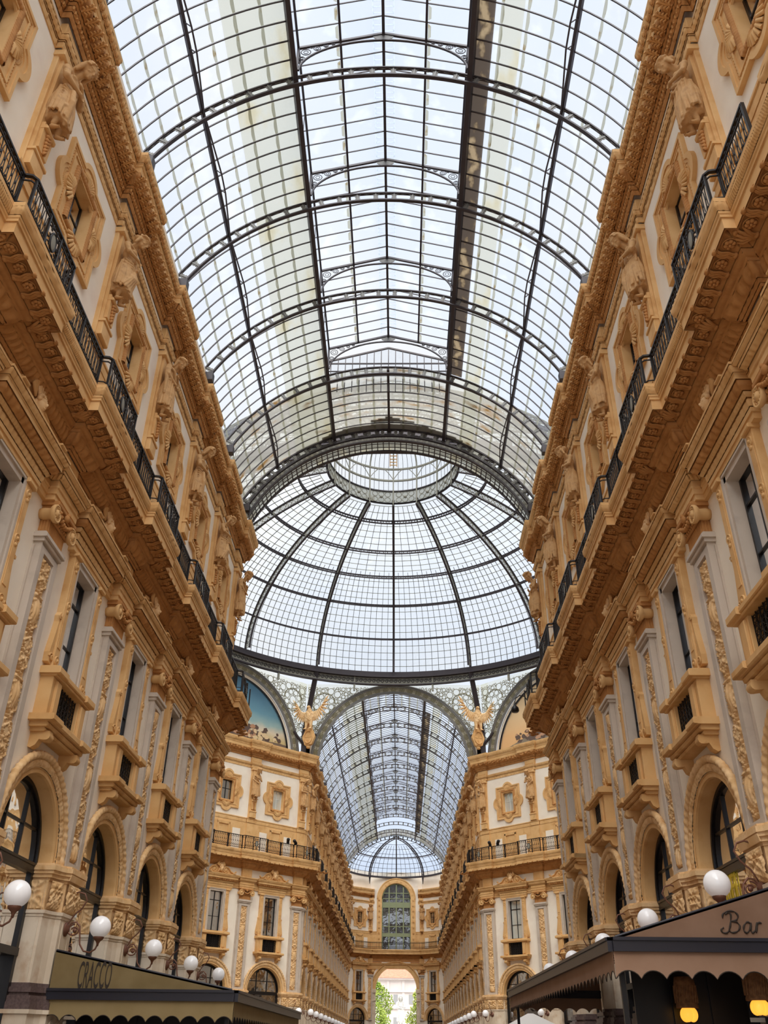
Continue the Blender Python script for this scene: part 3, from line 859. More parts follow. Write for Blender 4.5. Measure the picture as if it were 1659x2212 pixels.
def make_tallwin(kind=0):
    p = Proto('tall_window', 'window')
    g = MB()   # grey stone frame
    zb, zt = 8.8, 11.62
    for sx in (-1, 1):
        g.box(min(sx * 0.6, sx * 0.75), max(sx * 0.6, sx * 0.75), -0.3, 0.12, zb, zt + 0.1)
        g.box(min(sx * 0.7, sx * 0.78), max(sx * 0.7, sx * 0.78), -0.1, 0.16, zb, zt + 0.13)
    g.box(-0.75, 0.75, -0.3, 0.12, zt - 0.08, zt + 0.13); g.box(-0.78, 0.78, -0.1, 0.16, zt + 0.05, zt + 0.13)
    p.part('marble_frame', (g, M_GREY), label='grey marble frame')
    for sx in (-1, 1):
        j = MB()
        x = sx * 0.93
        j.bevbox(x - 0.15, x + 0.15, 0, 0.17, zb, zt + 0.02, 0.02)
        j.box(x - 0.09, x + 0.09, 0.17, 0.185, zb + 0.5, zt - 0.35)
        j.bevbox(x - 0.19, x + 0.19, 0, 0.24, zt + 0.02, zt + 0.12, 0.02)
        for zz in (zt - 0.2, (zb + zt) / 2 + 0.15, zb + 0.2):
            disc_rings(j, (x, 0.17, zz), 0.11, 0.025)
            j.ell((x, 0.18, zz - 0.14), (0.06, 0.04, 0.05), 8, 6)
        # outer scroll bracket
        xo = x + sx * 0.15
        pts = [(xo, zb + 0.05), (xo + sx * 0.18, zb + 0.08), (xo + sx * 0.2, zb + 0.3), (xo + sx * 0.1, zb + 0.8), (xo + sx * 0.05, zb + 1.1), (xo + sx * 0.07, zb + 1.25), (xo, zb + 1.35)]
        j.poly(pts if sx < 0 else pts[::-1], 0.0, 0.13)
        scroll(j, (xo + sx * 0.09, zb + 0.2), 0.1, 0.13, 1.5, sx, 0.025, 24)
        scroll(j, (xo + sx * 0.03, zb + 1.22), 0.06, 0.13, 1.3, -sx, 0.02, 16)
        p.part('carved_jamb', (j, M_OCH))
    # entablature over the window
    e = []
    hw = 1.12
    prof = seglist([(0.0, 11.72), (0.16, 11.72), (0.16, 11.86), (0.19, 11.86), (0.19, 11.96)]) + \
        [(0.19, 11.98, 0.21, 12.14, 5, 'egg', 0.17, 0.03, 0)] + [(0.24, 12.16, 0.29, 12.26, 3, 'dentil', 0.09, 0.03, 0)] + \
        [(0.3, 12.28, 0.42, 12.42, 5, 'leaf', 0.16, 0.05, 1)] + seglist([(0.46, 12.42), (0.46, 12.54), (0.48, 12.56)]) + \
        [(0.49, 12.56, 0.55, 12.68, 4, 'leaf', 0.1, 0.02, 0)] + seglist([(0.57, 12.69), (0.57, 12.75), (0, 12.76)])
    path = [(-hw, -0.05), (-hw, 0.0), (hw, 0.0), (hw, -0.05)]
    # our sweep has outward normal to the right of travel; travel +x -> normal -y, so go the other way
    path = [(hw, -0.05), (hw, 0.0), (-hw, 0.0), (-hw, -0.05)]
    pp = sweep(path, prof, 0.03, [M_OCH, M_OCHD])
    p.part('window_cornice', pp)
    # pediment sculpture
    q = MB()
    outl = [(-1.35, 12.76), (1.35, 12.76), (1.2, 12.95), (0.85, 13.05), (0.6, 13.3), (0.3, 13.45), (0.0, 13.5), (-0.3, 13.45), (-0.6, 13.3), (-0.85, 13.05), (-1.2, 12.95)]
    q.poly(outl[::-1], 0.0, 0.2)
    for sx in (-1, 1):
        scroll(q, (sx * 0.52, 13.02), 0.22, 0.22, 1.7, sx, 0.06, 44, PI / 2)
        q.tube([(sx * 0.5, 0.24, 13.26), (sx * 0.75, 0.24, 13.22), (sx * 0.98, 0.24, 12.98), (sx * 1.25, 0.26, 12.88), (sx * 1.4, 0.3, 12.96)], [0.06, 0.06, 0.055, 0.05, 0.05], 8)
        q.ell((sx * 1.4, 0.3, 12.98), (0.07, 0.07, 0.08), 8, 6)
        q.lathe([(0.13, 0), (0.12, 0.06), (0.001, 0.1)], (sx * 0.52, 0.22, 13.02), 14, 'y')
        for k in range(4):
            a = PI * 0.1 + k * 0.28
            q.cap_((sx * 0.12, 0.3, 13.25), (sx * (0.12 + 0.24 * math.sin(a)), 0.32, 13.3 + 0.26 * math.cos(a)), 0.03, 0.045, 6)
        q.bevbox(sx * 1.12 - 0.14, sx * 1.12 + 0.14, 0.1, 0.62, 12.76, 12.8, 0.01)
    p.part('pediment', (q, M_OCH))
    mk = MB()   # carved mask
    mk.ell((0, 0.38, 13.08), (0.14, 0.16, 0.19), 14, 12)
    mk.ell((0, 0.53, 13.06), (0.025, 0.05, 0.05), 8, 6)
    mk.ell((0, 0.5, 12.98), (0.05, 0.03, 0.02), 8, 6)
    for sx in (-1, 1):
        mk.ell((sx * 0.055, 0.5, 13.11), (0.03, 0.025, 0.018), 8, 6)
        mk.cap_((sx * 0.13, 0.36, 13.1), (sx * 0.19, 0.33, 12.88), 0.05, 0.03, 8)
    for k in range(11):
        a = PI * k / 10
        mk.ell((0.15 * math.cos(a), 0.42, 13.15 + 0.14 * math.sin(a)), (0.05, 0.06, 0.05), 8, 6)
    for k in range(5):
        a = PI * (0.2 + 0.6 * k / 4)
        mk.cap_((0.1 * math.cos(a), 0.36, 13.3), (0.2 * math.cos(a), 0.36, 13.32 + 0.2 * math.sin(a)), 0.035, 0.03, 6)
    p.part('carved_mask', (mk, M_WARM))
    # balconette
    b = MB()
    b.bevbox(-1.28, 1.28, 0, 0.5, 7.52, 7.68, 0.03); b.bevbox(-1.2, 1.2, 0, 0.42, 7.42, 7.52, 0.03)
    b.bevbox(-1.1, 1.1, 0, 0.34, 7.34, 7.42, 0.03)
    for sx in (-1, 1): b.bevbox(sx * 0.98 - 0.3, sx * 0.98 + 0.34 if sx > 0 else sx * 0.98 + 0.3, 0.0, 0.56, 7.53, 7.67, 0.02)
    p.part('ledge', (b, M_OCH))
    for sx in (-1, 1):
        k_ = MB()
        pr = [(0.0, 7.36), (0.42, 7.36), (0.44, 7.24), (0.34, 7.16), (0.22, 7.18), (0.16, 7.06), (0.06, 7.0), (0.0, 7.02)]
        k_.poly(pr, sx * 0.92 - 0.11, sx * 0.92 + 0.11, 'yz')
        k_.tube([(sx * 0.92 - 0.12, 0.36, 7.25), (sx * 0.92 + 0.12, 0.36, 7.25)], 0.09, 10)
        p.part('bracket', (k_, M_OCH))
    d = MB()
    for sx in (-1, 1):
        xa, xb = sorted((sx * 0.66, sx * 1.16))
        d.bevbox(xa, xb, 0, 0.3, 7.68, 8.56, 0.015)
        xa, xb = sorted((sx * 0.72, sx * 0.98)); d.bevbox(xa, xb, 0.3, 0.36, 7.74, 8.5, 0.015)
    d.bevbox(-1.24, 1.24, 0.0, 0.42, 8.62, 8.74, 0.02); d.bevbox(-1.2, 1.2, 0.0, 0.38, 8.56, 8.62, 0.01); d.bevbox(-1.2, 1.2, 0.0, 0.36, 8.74, 8.8, 0.01)
    for sx in (-1, 1):
        xa, xb = sorted((sx * 0.68, sx * 1.28)); d.bevbox(xa, xb, 0.0, 0.47, 8.6, 8.76, 0.02)
    p.part('parapet', (d, M_OCH))
    gr = MB()
    gr.box(-0.66, 0.66, -0.05, 0.02, 7.68, 8.56)
    for ix in range(7):
        for iz in range(5):
            x = -0.57 + ix * 0.19; z = 7.77 + iz * 0.17
            gr.tube([(x + 0.075 * math.cos(a), 0.2, z + 0.075 * math.sin(a)) for a in [2 * PI * t / 9 for t in range(9)]], 0.012, 4, closed=True)
            gr.tube([(x + 0.04 * math.cos(a), 0.2, z + 0.03 * math.sin(a)) for a in [PI * t / 5 for t in range(6)]], 0.01, 4)
    for ix in range(8): gr.box(-0.675 + ix * 0.19, -0.655 + ix * 0.19, 0.19, 0.21, 7.68, 8.56)
    p.part('iron_grille', (gr, M_IRON), label='dark wrought iron grille')
    f = MB()
    f.box(-0.6, -0.54, -0.22, -0.14, zb, zt); f.box(0.54, 0.6, -0.22, -0.14, zb, zt); f.box(-0.02, 0.02, -0.22, -0.15, zb, zt)
    f.box(-0.6, 0.6, -0.22, -0.14, zt - 0.1, zt); f.box(-0.6, 0.6, -0.22, -0.14, zb, zb + 0.08); f.box(-0.6, 0.6, -0.22, -0.16, zt - 0.72, zt - 0.67)
    f.box(-0.6, 0.6, -0.22, -0.16, zb + 1.0, zb + 1.03)
    p.part('sash', (f, M_BLACK))
    w = MB(); w.raw([(-0.6, -0.2, zb), (0.6, -0.2, zb), (0.6, -0.2, zt), (-0.6, -0.2, zt)], [(0, 1, 2, 3)])
    p.part('pane', (w, [M_WINB, M_WINL, M_WIN][kind]))
    return p

def make_mezz(kind=0):
    p = Proto('attic_window', 'window')
    f = MB()
    for x0, x1, z0, z1 in ((-0.62, -0.45, 14.62, 16.62), (0.45, 0.62, 14.62, 16.62), (-0.62, 0.62, 16.45, 16.7)):
        f.bevbox(x0, x1, -0.3, 0.09, z0, z1, 0.02)
    p.part('surround', (f, M_OCH))
    g = MB(); g.raw([(-0.46, -0.2, 14.62), (0.46, -0.2, 14.62), (0.46, -0.2, 16.46), (-0.46, -0.2, 16.46)], [(0, 1, 2, 3)])
    p.part('pane', (g, M_WINL if kind else M_WIN))
    s = MB(); s.box(-0.02, 0.02, -0.2, -0.16, 14.62, 16.46); s.box(-0.46, 0.46, -0.2, -0.17, 15.9, 15.94)
    p.part('sash', (s, M_FRAMEW if kind else M_BLACK))
    return p

def make_lamp():
    p = Proto('globe_lamp', 'lamp')
    # local: x along wall, y out; the wall plate sits at y=.33, z=3.95
    z = 3.78; yg = 1.1
    def S(P): return [(x, 0.33 + (y - 0.33) * 1.24, zz) for x, y, zz in P]
    g = MB(); g.ell((0, yg, z + 0.06), (0.235, 0.235, 0.235), 28, 18)
    p.part('globe', (g, M_GLOBE), label='white opal glass globe')
    c = MB(); c.lathe([(0.001, -0.34), (0.02, -0.34), (0.03, -0.28), (0.05, -0.24), (0.1, -0.2), (0.12, -0.17), (0.12, -0.13), (0.08, -0.13), (0.001, -0.13)], (0, yg, z), 16)
    p.part('collar', (c, M_COPPER))
    a = MB()
    a.tube(S([(0, .95, z - 0.3), (0, .92, z - 0.4), (0, .83, z - 0.47), (0, .71, z - 0.44), (0, .62, z - 0.3), (0, .59, z - 0.1), (0, .57, z + 0.06), (0, .49, z + 0.16), (0, 0.4, z + 0.14), (0, 0.33, z + 0.02)]), 0.02, 8)
    scroll2 = []
    for k in range(25):
        t = k / 24; an = PI / 2 + t * 2 * PI * 1.2; q = 0.13 * (1 - 0.6 * t)
        scroll2.append((0, 0.47 + q * math.cos(an), z - 0.02 + q * math.sin(an)))
    a.tube(S(scroll2), 0.018, 7)
    a.ell((0, 0.52, z - 0.02), (0.04, 0.05, 0.05), 8, 6)
    up_ = [(0, 0.34, z + 0.12), (0, 0.42, z + 0.3), (0, 0.55, z + 0.45), (0, 0.62, z + 0.62), (0, 0.56, z + 0.76), (0, 0.44, z + 0.8), (0, 0.34, z + 0.76)]
    a.tube(S(up_), 0.018, 7)
    p.part('scroll_bracket', (a, M_COPPER), label='rusty iron scroll bracket')
    w = MB(); w.lathe([(0.001, 0.33), (0.001, 0.3), (0.15, 0.3), (0.15, 0.325), (0.1, 0.345), (0.07, 0.38), (0.001, 0.4)], (0, 0, z), 18, 'y')
    p.part('wall_plate', (w, M_COPPER))
    return p
# ------------------------------------------------------------------ sculpted figures (fused into one surface)
def fuse(mb, voxel, smooth=4, name='figure'):
    me = mesh_from([(mb, M_STAT)], 'tmp')
    o = bpy.data.objects.new('tmp', me); COL.objects.link(o)
    r = o.modifiers.new('r', 'REMESH'); r.mode = 'VOXEL'; r.voxel_size = voxel
    s = o.modifiers.new('s', 'SMOOTH'); s.factor = 0.5; s.iterations = smooth
    dg = bpy.context.evaluated_depsgraph_get()
    m2 = bpy.data.meshes.new_from_object(o.evaluated_get(dg))
    bpy.data.objects.remove(o); bpy.data.meshes.remove(me)
    nv = len(m2.vertices); V = np.empty(nv * 3); m2.vertices.foreach_get('co', V)
    F = [tuple(p.vertices) for p in m2.polygons]
    bpy.data.meshes.remove(m2)
    out = MB(); out.raw(V.reshape(-1, 3), F, True)
    return out

def head(mb, c, tilt=0.0, turn=0.0, style=0, sc=1.0):
    """head facing +y, tilted forward; c = centre"""
    M = Matrix.Translation(c) @ Matrix.Rotation(turn, 4, 'Z') @ Matrix.Rotation(-tilt, 4, 'X') @ Matrix.Scale(sc, 4)
    h = MB()
    h.ell((0, 0, 0.02), (0.115, 0.145, 0.15), 16, 12)
    h.ell((0, 0.045, -0.08), (0.08, 0.095, 0.1), 14, 10)
    h.ell((0, 0.115, -0.155), (0.035, 0.03, 0.03), 8, 6)
    h.cap_((0, 0.14, 0.03), (0, 0.165, -0.05), 0.015, 0.021, 8)
    h.ell((0, 0.135, -0.1), (0.04, 0.026, 0.012), 8, 6); h.ell((0, 0.132, -0.125), (0.032, 0.026, 0.012), 8, 6)
    for sx in (-1, 1):
        h.cap_((sx * 0.02, 0.14, 0.045), (sx * 0.085, 0.11, 0.045), 0.016, 0.014, 6)
        h.ell((sx * 0.048, 0.118, 0.008), (0.024, 0.02, 0.013), 8, 6)
        h.ell((sx * 0.06, 0.09, -0.05), (0.035, 0.035, 0.03), 8, 6)
        h.ell((sx * 0.118, 0.0, -0.02), (0.016, 0.03, 0.04), 8, 6)
    h.cap_((0, -0.02, -0.1), (0, -0.06, -0.28), 0.065, 0.075, 12)
    rs = random.Random(style * 11 + 3)
    if style in (0, 2):
        for k in range(34):
            a = 2 * PI * k / 26; el = rs.uniform(0.1, 0.9)
            x = 0.125 * math.cos(a) * math.cos(el); y = 0.15 * math.sin(a) * math.cos(el) - 0.01; z = 0.04 + 0.15 * math.sin(el)
            if y > 0.1 and z < 0.08: z = 0.1
            h.ell((x, y, z), (0.036, 0.036, 0.03), 6, 5)
        for k in range(15):
            a = PI * k / 14
            h.ell((0.135 * math.cos(a), 0.1 * math.sin(a) + 0.02, 0.1), (0.03, 0.032, 0.036), 6, 5)
        for sx in (-1, 1):
            h.cap_((sx * 0.1, -0.04, 0.0), (sx * 0.15, -0.02, -0.22), 0.05, 0.03, 8)
        h.ell((0, -0.15, 0.03), (0.09, 0.08, 0.09), 10, 8)
    elif style == 1:   # veiled / hooded
        h.ell((0, -0.03, 0.05), (0.15, 0.165, 0.165), 14, 10)
        for sx in (-1, 1):
            h.cap_((sx * 0.125, 0.0, 0.03), (sx * 0.14, -0.06, -0.2), 0.045, 0.04, 8)
            h.cap_((sx * 0.08, -0.1, 0.0), (sx * 0.1, -0.14, -0.26), 0.07, 0.05, 8)
        for k in range(9):
            a = PI * k / 8
            h.cap_((0.14 * math.cos(a), 0.09, 0.05 + 0.13 * math.sin(a)), (0.155 * math.cos(a), 0.02, 0.05 + 0.15 * math.sin(a)), 0.022, 0.03, 6)
    mb.add(h, M)

def hand(mb, c, d, side, sc=1.0):
    """small curled hand: palm plus five fingers; d = pointing direction"""
    d = Vector(d).normalized(); up = Vector((0, 0, 1)); s = d.cross(up)
    if s.length < 0.2: s = Vector((1, 0, 0))
    s.normalize(); n = s.cross(d)
    c = Vector(c)
    mb.ell(c, (0.05 * sc, 0.05 * sc, 0.045 * sc), 8, 6)
    mb.cap_(c, c + d * 0.06 * sc, 0.045 * sc, 0.038 * sc, 8)
    for k, L in enumerate((0.075, 0.09, 0.085, 0.07)):
        o = c + d * 0.07 * sc + n * ((k - 1.5) * 0.027 * sc)
        k1 = o + d * L * 0.55 * sc + s * 0.012
        k2 = k1 + d * L * 0.35 * sc - s * 0.03 * side
        mb.cap_(o, k1, 0.0145 * sc, 0.013 * sc, 6); mb.cap_(k1, k2, 0.013 * sc, 0.01 * sc, 6)
    t0 = c + n * 0.045 * sc
    mb.cap_(t0, t0 + d * 0.05 * sc + n * 0.035 * sc, 0.017 * sc, 0.013 * sc, 6)

def limb(mb, pts, rs):
    for i in range(len(pts) - 1): mb.cap_(pts[i], pts[i + 1], rs[i], rs[i + 1], 12)
    for i in range(1, len(pts) - 1): mb.ell(pts[i], (rs[i] * 1.1,) * 3, 12, 8)

def figure(variant):
    mb = MB()
    zf = 18.62
    # torso
    mb.ell((0, 0.4, 20.4), (0.235, 0.175, 0.27), 16, 12)
    mb.ell((0, 0.38, 20.12), (0.19, 0.15, 0.2), 14, 10)
    mb.ell((0, 0.37, 19.9), (0.235, 0.18, 0.18), 14, 10)
    mb.cap_((0, 0.42, 20.6), (0, 0.6, 20.9), 0.085, 0.075, 12)
    mb.cap_((-0.2, 0.4, 20.6), (0.2, 0.4, 20.6), 0.105, 0.105, 12)
    female = variant != 1
    if female:
        for sx in (-1, 1): mb.ell((sx * 0.095, 0.53, 20.44), (0.085, 0.08, 0.085), 12, 8)
    else:
        for sx in (-1, 1): mb.ell((sx * 0.1, 0.52, 20.47), (0.1, 0.05, 0.075), 12, 8)
        for k in range(3):
            for sx in (-1, 1): mb.ell((sx * 0.045, 0.52, 20.28 - 0.09 * k), (0.04, 0.03, 0.038), 8, 6)
    # contrapposto legs under the drapery
    limb(mb, [(-0.11, 0.38, 19.85), (-0.13, 0.46, 19.3), (-0.12, 0.36, 18.78)], [0.13, 0.1, 0.06])
    limb(mb, [(0.11, 0.38, 19.85), (0.15, 0.54, 19.32), (0.13, 0.38, 18.8)], [0.13, 0.1, 0.06])
    for sx in (-1, 1):
        mb.cap_((sx * 0.12, 0.36, 18.7), (sx * 0.14, 0.5, 18.66), 0.055, 0.04, 8)
        for t in range(4): mb.ell((sx * 0.14 + (t - 1.5) * 0.022, 0.55, 18.655), (0.014, 0.02, 0.014), 6, 4)
    rs = random.Random(variant)
    # skirt
    n = 40
    th = np.linspace(0, 2 * PI, n, endpoint=False)
    rows = []
    for i in range(12):
        t = i / 11
        z = 20.02 - t * 1.12
        rx = 0.235 + 0.075 * math.sin(PI * min(1, t * 1.1)) + 0.02 * t; ry = 0.19 + 0.08 * math.sin(PI * 0.5 * min(1, t * 1.6))
        fold = 1 + 0.16 * min(1, t * 1.6) * np.abs(np.sin(th * (4 + variant * 0.5) + 1.2 * t + variant)) - 0.04
        rows.append(np.stack([rx * np.cos(th) * fold, 0.37 + ry * np.sin(th) * fold, np.full(n, z) + 0.06 * t * np.sin(th * 2 + variant)], -1))
    G = np.array(rows)
    mb.grid(G[::-1], True, closev=True)
    mb.raw(G[0], [list(range(n))]); mb.raw(G[-1], [list(range(n))[::-1]])
    for k in range(15):
        a = R(-105 + 210 * k / 14) + rs.uniform(-0.06, 0.06)
        a2 = a + rs.uniform(-0.12, 0.12); z1 = rs.uniform(18.92, 19.02)
        r1 = rs.uniform(0.03, 0.042)
        mb.tube([(0.225 * math.sin(a), 0.37 + 0.185 * math.cos(a), 20.02), (0.3 * math.sin((a + a2) / 2), 0.37 + 0.26 * math.cos(a), 19.5), (0.315 * math.sin(a2), 0.37 + 0.275 * math.cos(a2), z1)], [0.018, r1, r1 * 0.9], 7)
    if variant == 0:
        knot = Vector((-0.1, 0.62, 19.92))
        mb.ell(knot, (0.07, 0.06, 0.07), 10, 8)
        for k in range(9):
            a = -0.35 + k * 0.42
            e = Vector((0.3 * math.sin(a) , 0.42 + 0.2 * math.cos(a * 0.7), 18.95 + 0.12 * abs(a - 1)))
            mid = (knot + e) / 2 + Vector((0, 0.06, 0.03))
            mb.tube([knot, mid + Vector((0, 0.02, 0)), e], [0.028, 0.045, 0.03], 7)
        for k in range(4): mb.tube([knot, (0.1, 0.6 - 0.01 * k, 20.0 - 0.08 * k), (0.27, 0.42, 20.02 - 0.13 * k)], [0.02, 0.03, 0.02], 7)
        mb.cap_(knot, (-0.16, 0.62, 19.3), 0.05, 0.03, 8)
        limb(mb, [(-0.28, 0.4, 20.58), (-0.34, 0.5, 20.22), (-0.14, 0.64, 20.0)], [0.085, 0.066, 0.042])
        hand(mb, (-0.12, 0.66, 19.97), (0.4, 0.2, -0.5), 1)
        limb(mb, [(0.28, 0.4, 20.58), (0.33, 0.52, 20.24), (0.05, 0.68, 20.22)], [0.085, 0.066, 0.042])
        hand(mb, (0.02, 0.69, 20.22), (-1, 0.1, -0.2), -1)
        head(mb, (0.02, 0.68, 20.97), 0.5, 0.25, 0, 1.2)
        mb.tube([(0.26, 0.45, 20.65), (0.05, 0.6, 20.5), (-0.12, 0.56, 20.25)], [0.03, 0.035, 0.03], 7)
    elif variant == 1:
        for k in range(5):
            mb.tube([(-0.28, 0.38, 20.05 - 0.05 * k), (0.0, 0.62, 19.88 - 0.07 * k), (0.27, 0.45, 19.95 - 0.1 * k)], [0.03, 0.038, 0.03], 8)
        mb.tube([(0.1, 0.6, 19.95), (0.14, 0.66, 19.5), (0.1, 0.6, 19.0), (0.02, 0.56, 18.85)], [0.06, 0.08, 0.07, 0.04], 9)
        for k in range(6): mb.tube([(0.1, 0.6, 19.85), (-0.05 - 0.04 * k, 0.58 - 0.03 * k, 19.4), (-0.08 - 0.04 * k, 0.5 - 0.03 * k, 18.95)], [0.02, 0.03, 0.02], 7)
        limb(mb, [(-0.3, 0.4, 20.54), (-0.37, 0.52, 20.16), (-0.02, 0.68, 20.24)], [0.1, 0.08, 0.05])
        hand(mb, (0.02, 0.69, 20.25), (1, 0, 0.25), 1, 1.1)
        limb(mb, [(0.3, 0.4, 20.54), (0.38, 0.5, 20.14), (0.04, 0.66, 20.08)], [0.1, 0.08, 0.05])
        hand(mb, (0.0, 0.68, 20.07), (-1, 0, 0.0), -1, 1.1)
        head(mb, (0.0, 0.7, 20.96), 0.5, 0.0, 1, 1.2)
    else:
        for k in range(8):
            a = -1.2 + k * 0.34
            mb.tube([(0.25 * math.sin(a), 0.4 + 0.2 * math.cos(a), 20.05), (0.3 * math.sin(a + 0.2), 0.4 + 0.23 * math.cos(a), 19.5), (0.29 * math.sin(a), 0.4 + 0.2 * math.cos(a), 18.95)], [0.025, 0.035, 0.022], 7)
        mb.tube([(0.27, 0.42, 20.6), (0.16, 0.58, 20.45), (0.02, 0.6, 20.2), (-0.2, 0.52, 20.0)], [0.045, 0.05, 0.05, 0.04], 9)
        mb.tube([(0.3, 0.36, 20.5), (0.34, 0.42, 20.0), (0.3, 0.42, 19.4)], [0.06, 0.07, 0.04], 9)
        mb.tube([(-0.22, 0.5, 20.02), (0, 0.62, 19.95), (0.25, 0.48, 20.05)], [0.05, 0.05, 0.05], 9)
        limb(mb, [(-0.28, 0.4, 20.54), (-0.34, 0.52, 20.18), (-0.04, 0.66, 20.3)], [0.085, 0.066, 0.042])
        hand(mb, (-0.01, 0.67, 20.32), (0.9, 0.1, 0.3), 1)
        limb(mb, [(0.28, 0.4, 20.58), (0.34, 0.46, 20.2), (0.12, 0.64, 19.98)], [0.085, 0.066, 0.042])
        hand(mb, (0.1, 0.66, 19.96), (-0.8, 0.2, -0.3), -1)
        head(mb, (-0.02, 0.68, 20.97), 0.45, -0.3, 2, 1.2)
    for v in mb.v:
        v[:, 0] *= 1.12
    return fuse(mb, 0.0155, 1)

def make_statue(variant):
    p = Proto('caryatid_statue', 'statue')
    p.part('figure', (figure(variant), M_STAT), label='stone figure in knotted drapery' if variant != 1 else 'bare-chested hooded stone figure')
    b = MB()
    b.bevbox(-0.36, 0.36, 0, 0.12, 17.25, 21.2, 0.02)
    pts = [(-0.3, 17.75), (0.3, 17.75), (0.24, 21.15), (-0.24, 21.15)]
    b.poly(pts[::-1], 0.1, 0.2)
    b.bevbox(-0.33, 0.33, 0, 0.3, 17.68, 17.76, 0.015); b.bevbox(-0.3, 0.3, 0, 0.26, 17.25, 17.68, 0.02)
    b.poly([(-0.22, 17.9), (0.22, 17.9), (0.25, 18.7), (-0.25, 18.7)][::-1], 0.2, 0.28)
    b.bevbox(-0.25, 0.25, 0, 0.36, 18.5, 18.6, 0.03)
    b.bevbox(-0.4, 0.4, 0, 0.26, 21.02, 21.2, 0.02)
    p.part('herm_pillar', (b, M_OCH))
    f = MB()
    for k in range(6):
        z = 18.42 - 0.1 * k; w = 0.1 - 0.012 * k
        for sx in (-1, 1): f.ell((sx * w * 0.6, 0.31, z), (w * 0.55, 0.05, 0.055), 8, 6)
        f.ell((0, 0.33, z + 0.03), (0.035, 0.04, 0.04), 6, 5)
    p.part('leaf_drop', (f, M_OCHD))
    q = MB()
    q.bevbox(-0.5, 0.5, 0, 0.17, 21.7, 22.1, 0.015); q.bevbox(-0.42, 0.42, 0.17, 0.19, 21.76, 22.04, 0.01)
    p.part('top_block', (q, M_OCH))
    return p

def make_eagle():
    mb = MB()
    mb.ell((0, 0.35, 1.5), (0.42, 0.34, 0.62), 14, 10)
    mb.ell((0, 0.42, 2.05), (0.22, 0.22, 0.3), 12, 8)
    mb.ell((0.03, 0.5, 2.36), (0.17, 0.2, 0.17), 12, 8)
    mb.cap_((0.05, 0.64, 2.36), (0.08, 0.82, 2.26), 0.07, 0.025, 8)
    for sx in (-1, 1):
        mb.cap_((sx * 0.3, 0.3, 1.8), (sx * 0.95, 0.25, 2.0), 0.17, 0.13, 10)
        mb.cap_((sx * 0.95, 0.25, 2.0), (sx * 1.45, 0.2, 2.9), 0.13, 0.07, 10)
        for k in range(11):
            t = k / 10
            r0 = Vector((sx * (0.35 + 1.05 * t), 0.25, 1.85 + 0.25 * t + 0.7 * t * t))
            L = 0.75 + 0.25 * math.sin(PI * t)
            an = R(-80 + 125 * t * t)
            e = r0 + Vector((sx * math.cos(an) * L * 0.75, 0.05, math.sin(an) * L))
            mb.tube([r0, (r0 + e) / 2 + Vector((0, 0.06, 0)), e], [0.085, 0.095, 0.03], 7)
            e2 = r0 + (e - r0) * 0.5
            mb.tube([r0 + Vector((0, 0.1, 0.02)), e2 + Vector((0, 0.12, 0))], [0.08, 0.04], 7)
        mb.cap_((sx * 0.2, 0.4, 1.2), (sx * 0.24, 0.45, 0.62), 0.2, 0.12, 10)
        for k in range(3): mb.cap_((sx * 0.24, 0.45, 0.5), (sx * 0.24 + (k - 1) * 0.12, 0.66, 0.38), 0.07, 0.04, 6)
        mb.cap_((sx * 0.24, 0.45, 0.66), (sx * 0.24, 0.45, 0.42), 0.09, 0.08, 8)
    for k in range(5): mb.cap_(((k - 2) * 0.08, 0.2, 1.1), ((k - 2) * 0.14, 0.15, 0.35), 0.08, 0.05, 7)
    rs = random.Random(5)
    for k in range(60):
        a = rs.uniform(-1.3, 1.3); z = rs.uniform(1.0, 2.0)
        r = 0.4 * math.sqrt(max(0, 1 - ((z - 1.5) / 0.72) ** 2))
        mb.ell((r * math.sin(a), 0.35 + 0.82 * r * math.cos(a), z), (0.07, 0.05, 0.09), 6, 5)
    bird = fuse(mb, 0.03, 2)
    p = Proto('eagle_sculpture', 'statue')
    p.part('bird', (bird, M_WARM), label='stone eagle with raised spread wings')
    s = MB()
    outl = []
    for k in range(28):
        a = 2 * PI * k / 28
        outl.append((0.56 * math.cos(a) * (1 + 0.08 * math.cos(6 * a)), -0.3 + 0.78 * math.sin(a) * (1 + 0.06 * math.cos(5 * a))))
    s.poly(outl[::-1], 0.1, 0.34)
    s.ring([(0.42 * math.cos(2 * PI * k / 28), -0.28 + 0.56 * math.sin(2 * PI * k / 28)) for k in range(28)][::-1], [(0.36 * math.cos(2 * PI * k / 28), -0.28 + 0.5 * math.sin(2 * PI * k / 28)) for k in range(28)][::-1], 0.34, 0.42)
    s.box(-0.36, 0.36, 0.34, 0.37, -0.31, -0.25); s.box(-0.03, 0.03, 0.34, 0.37, -0.77, 0.22)
    s.lathe([(0.001, -1.3), (0.16, -1.25), (0.2, -1.15), (0.12, -1.05), (0.3, -0.95)], (0, 0.22, 0), 12)
    p.part('cross_shield', (s, M_OCH), label='oval shield bearing a cross')
    return p

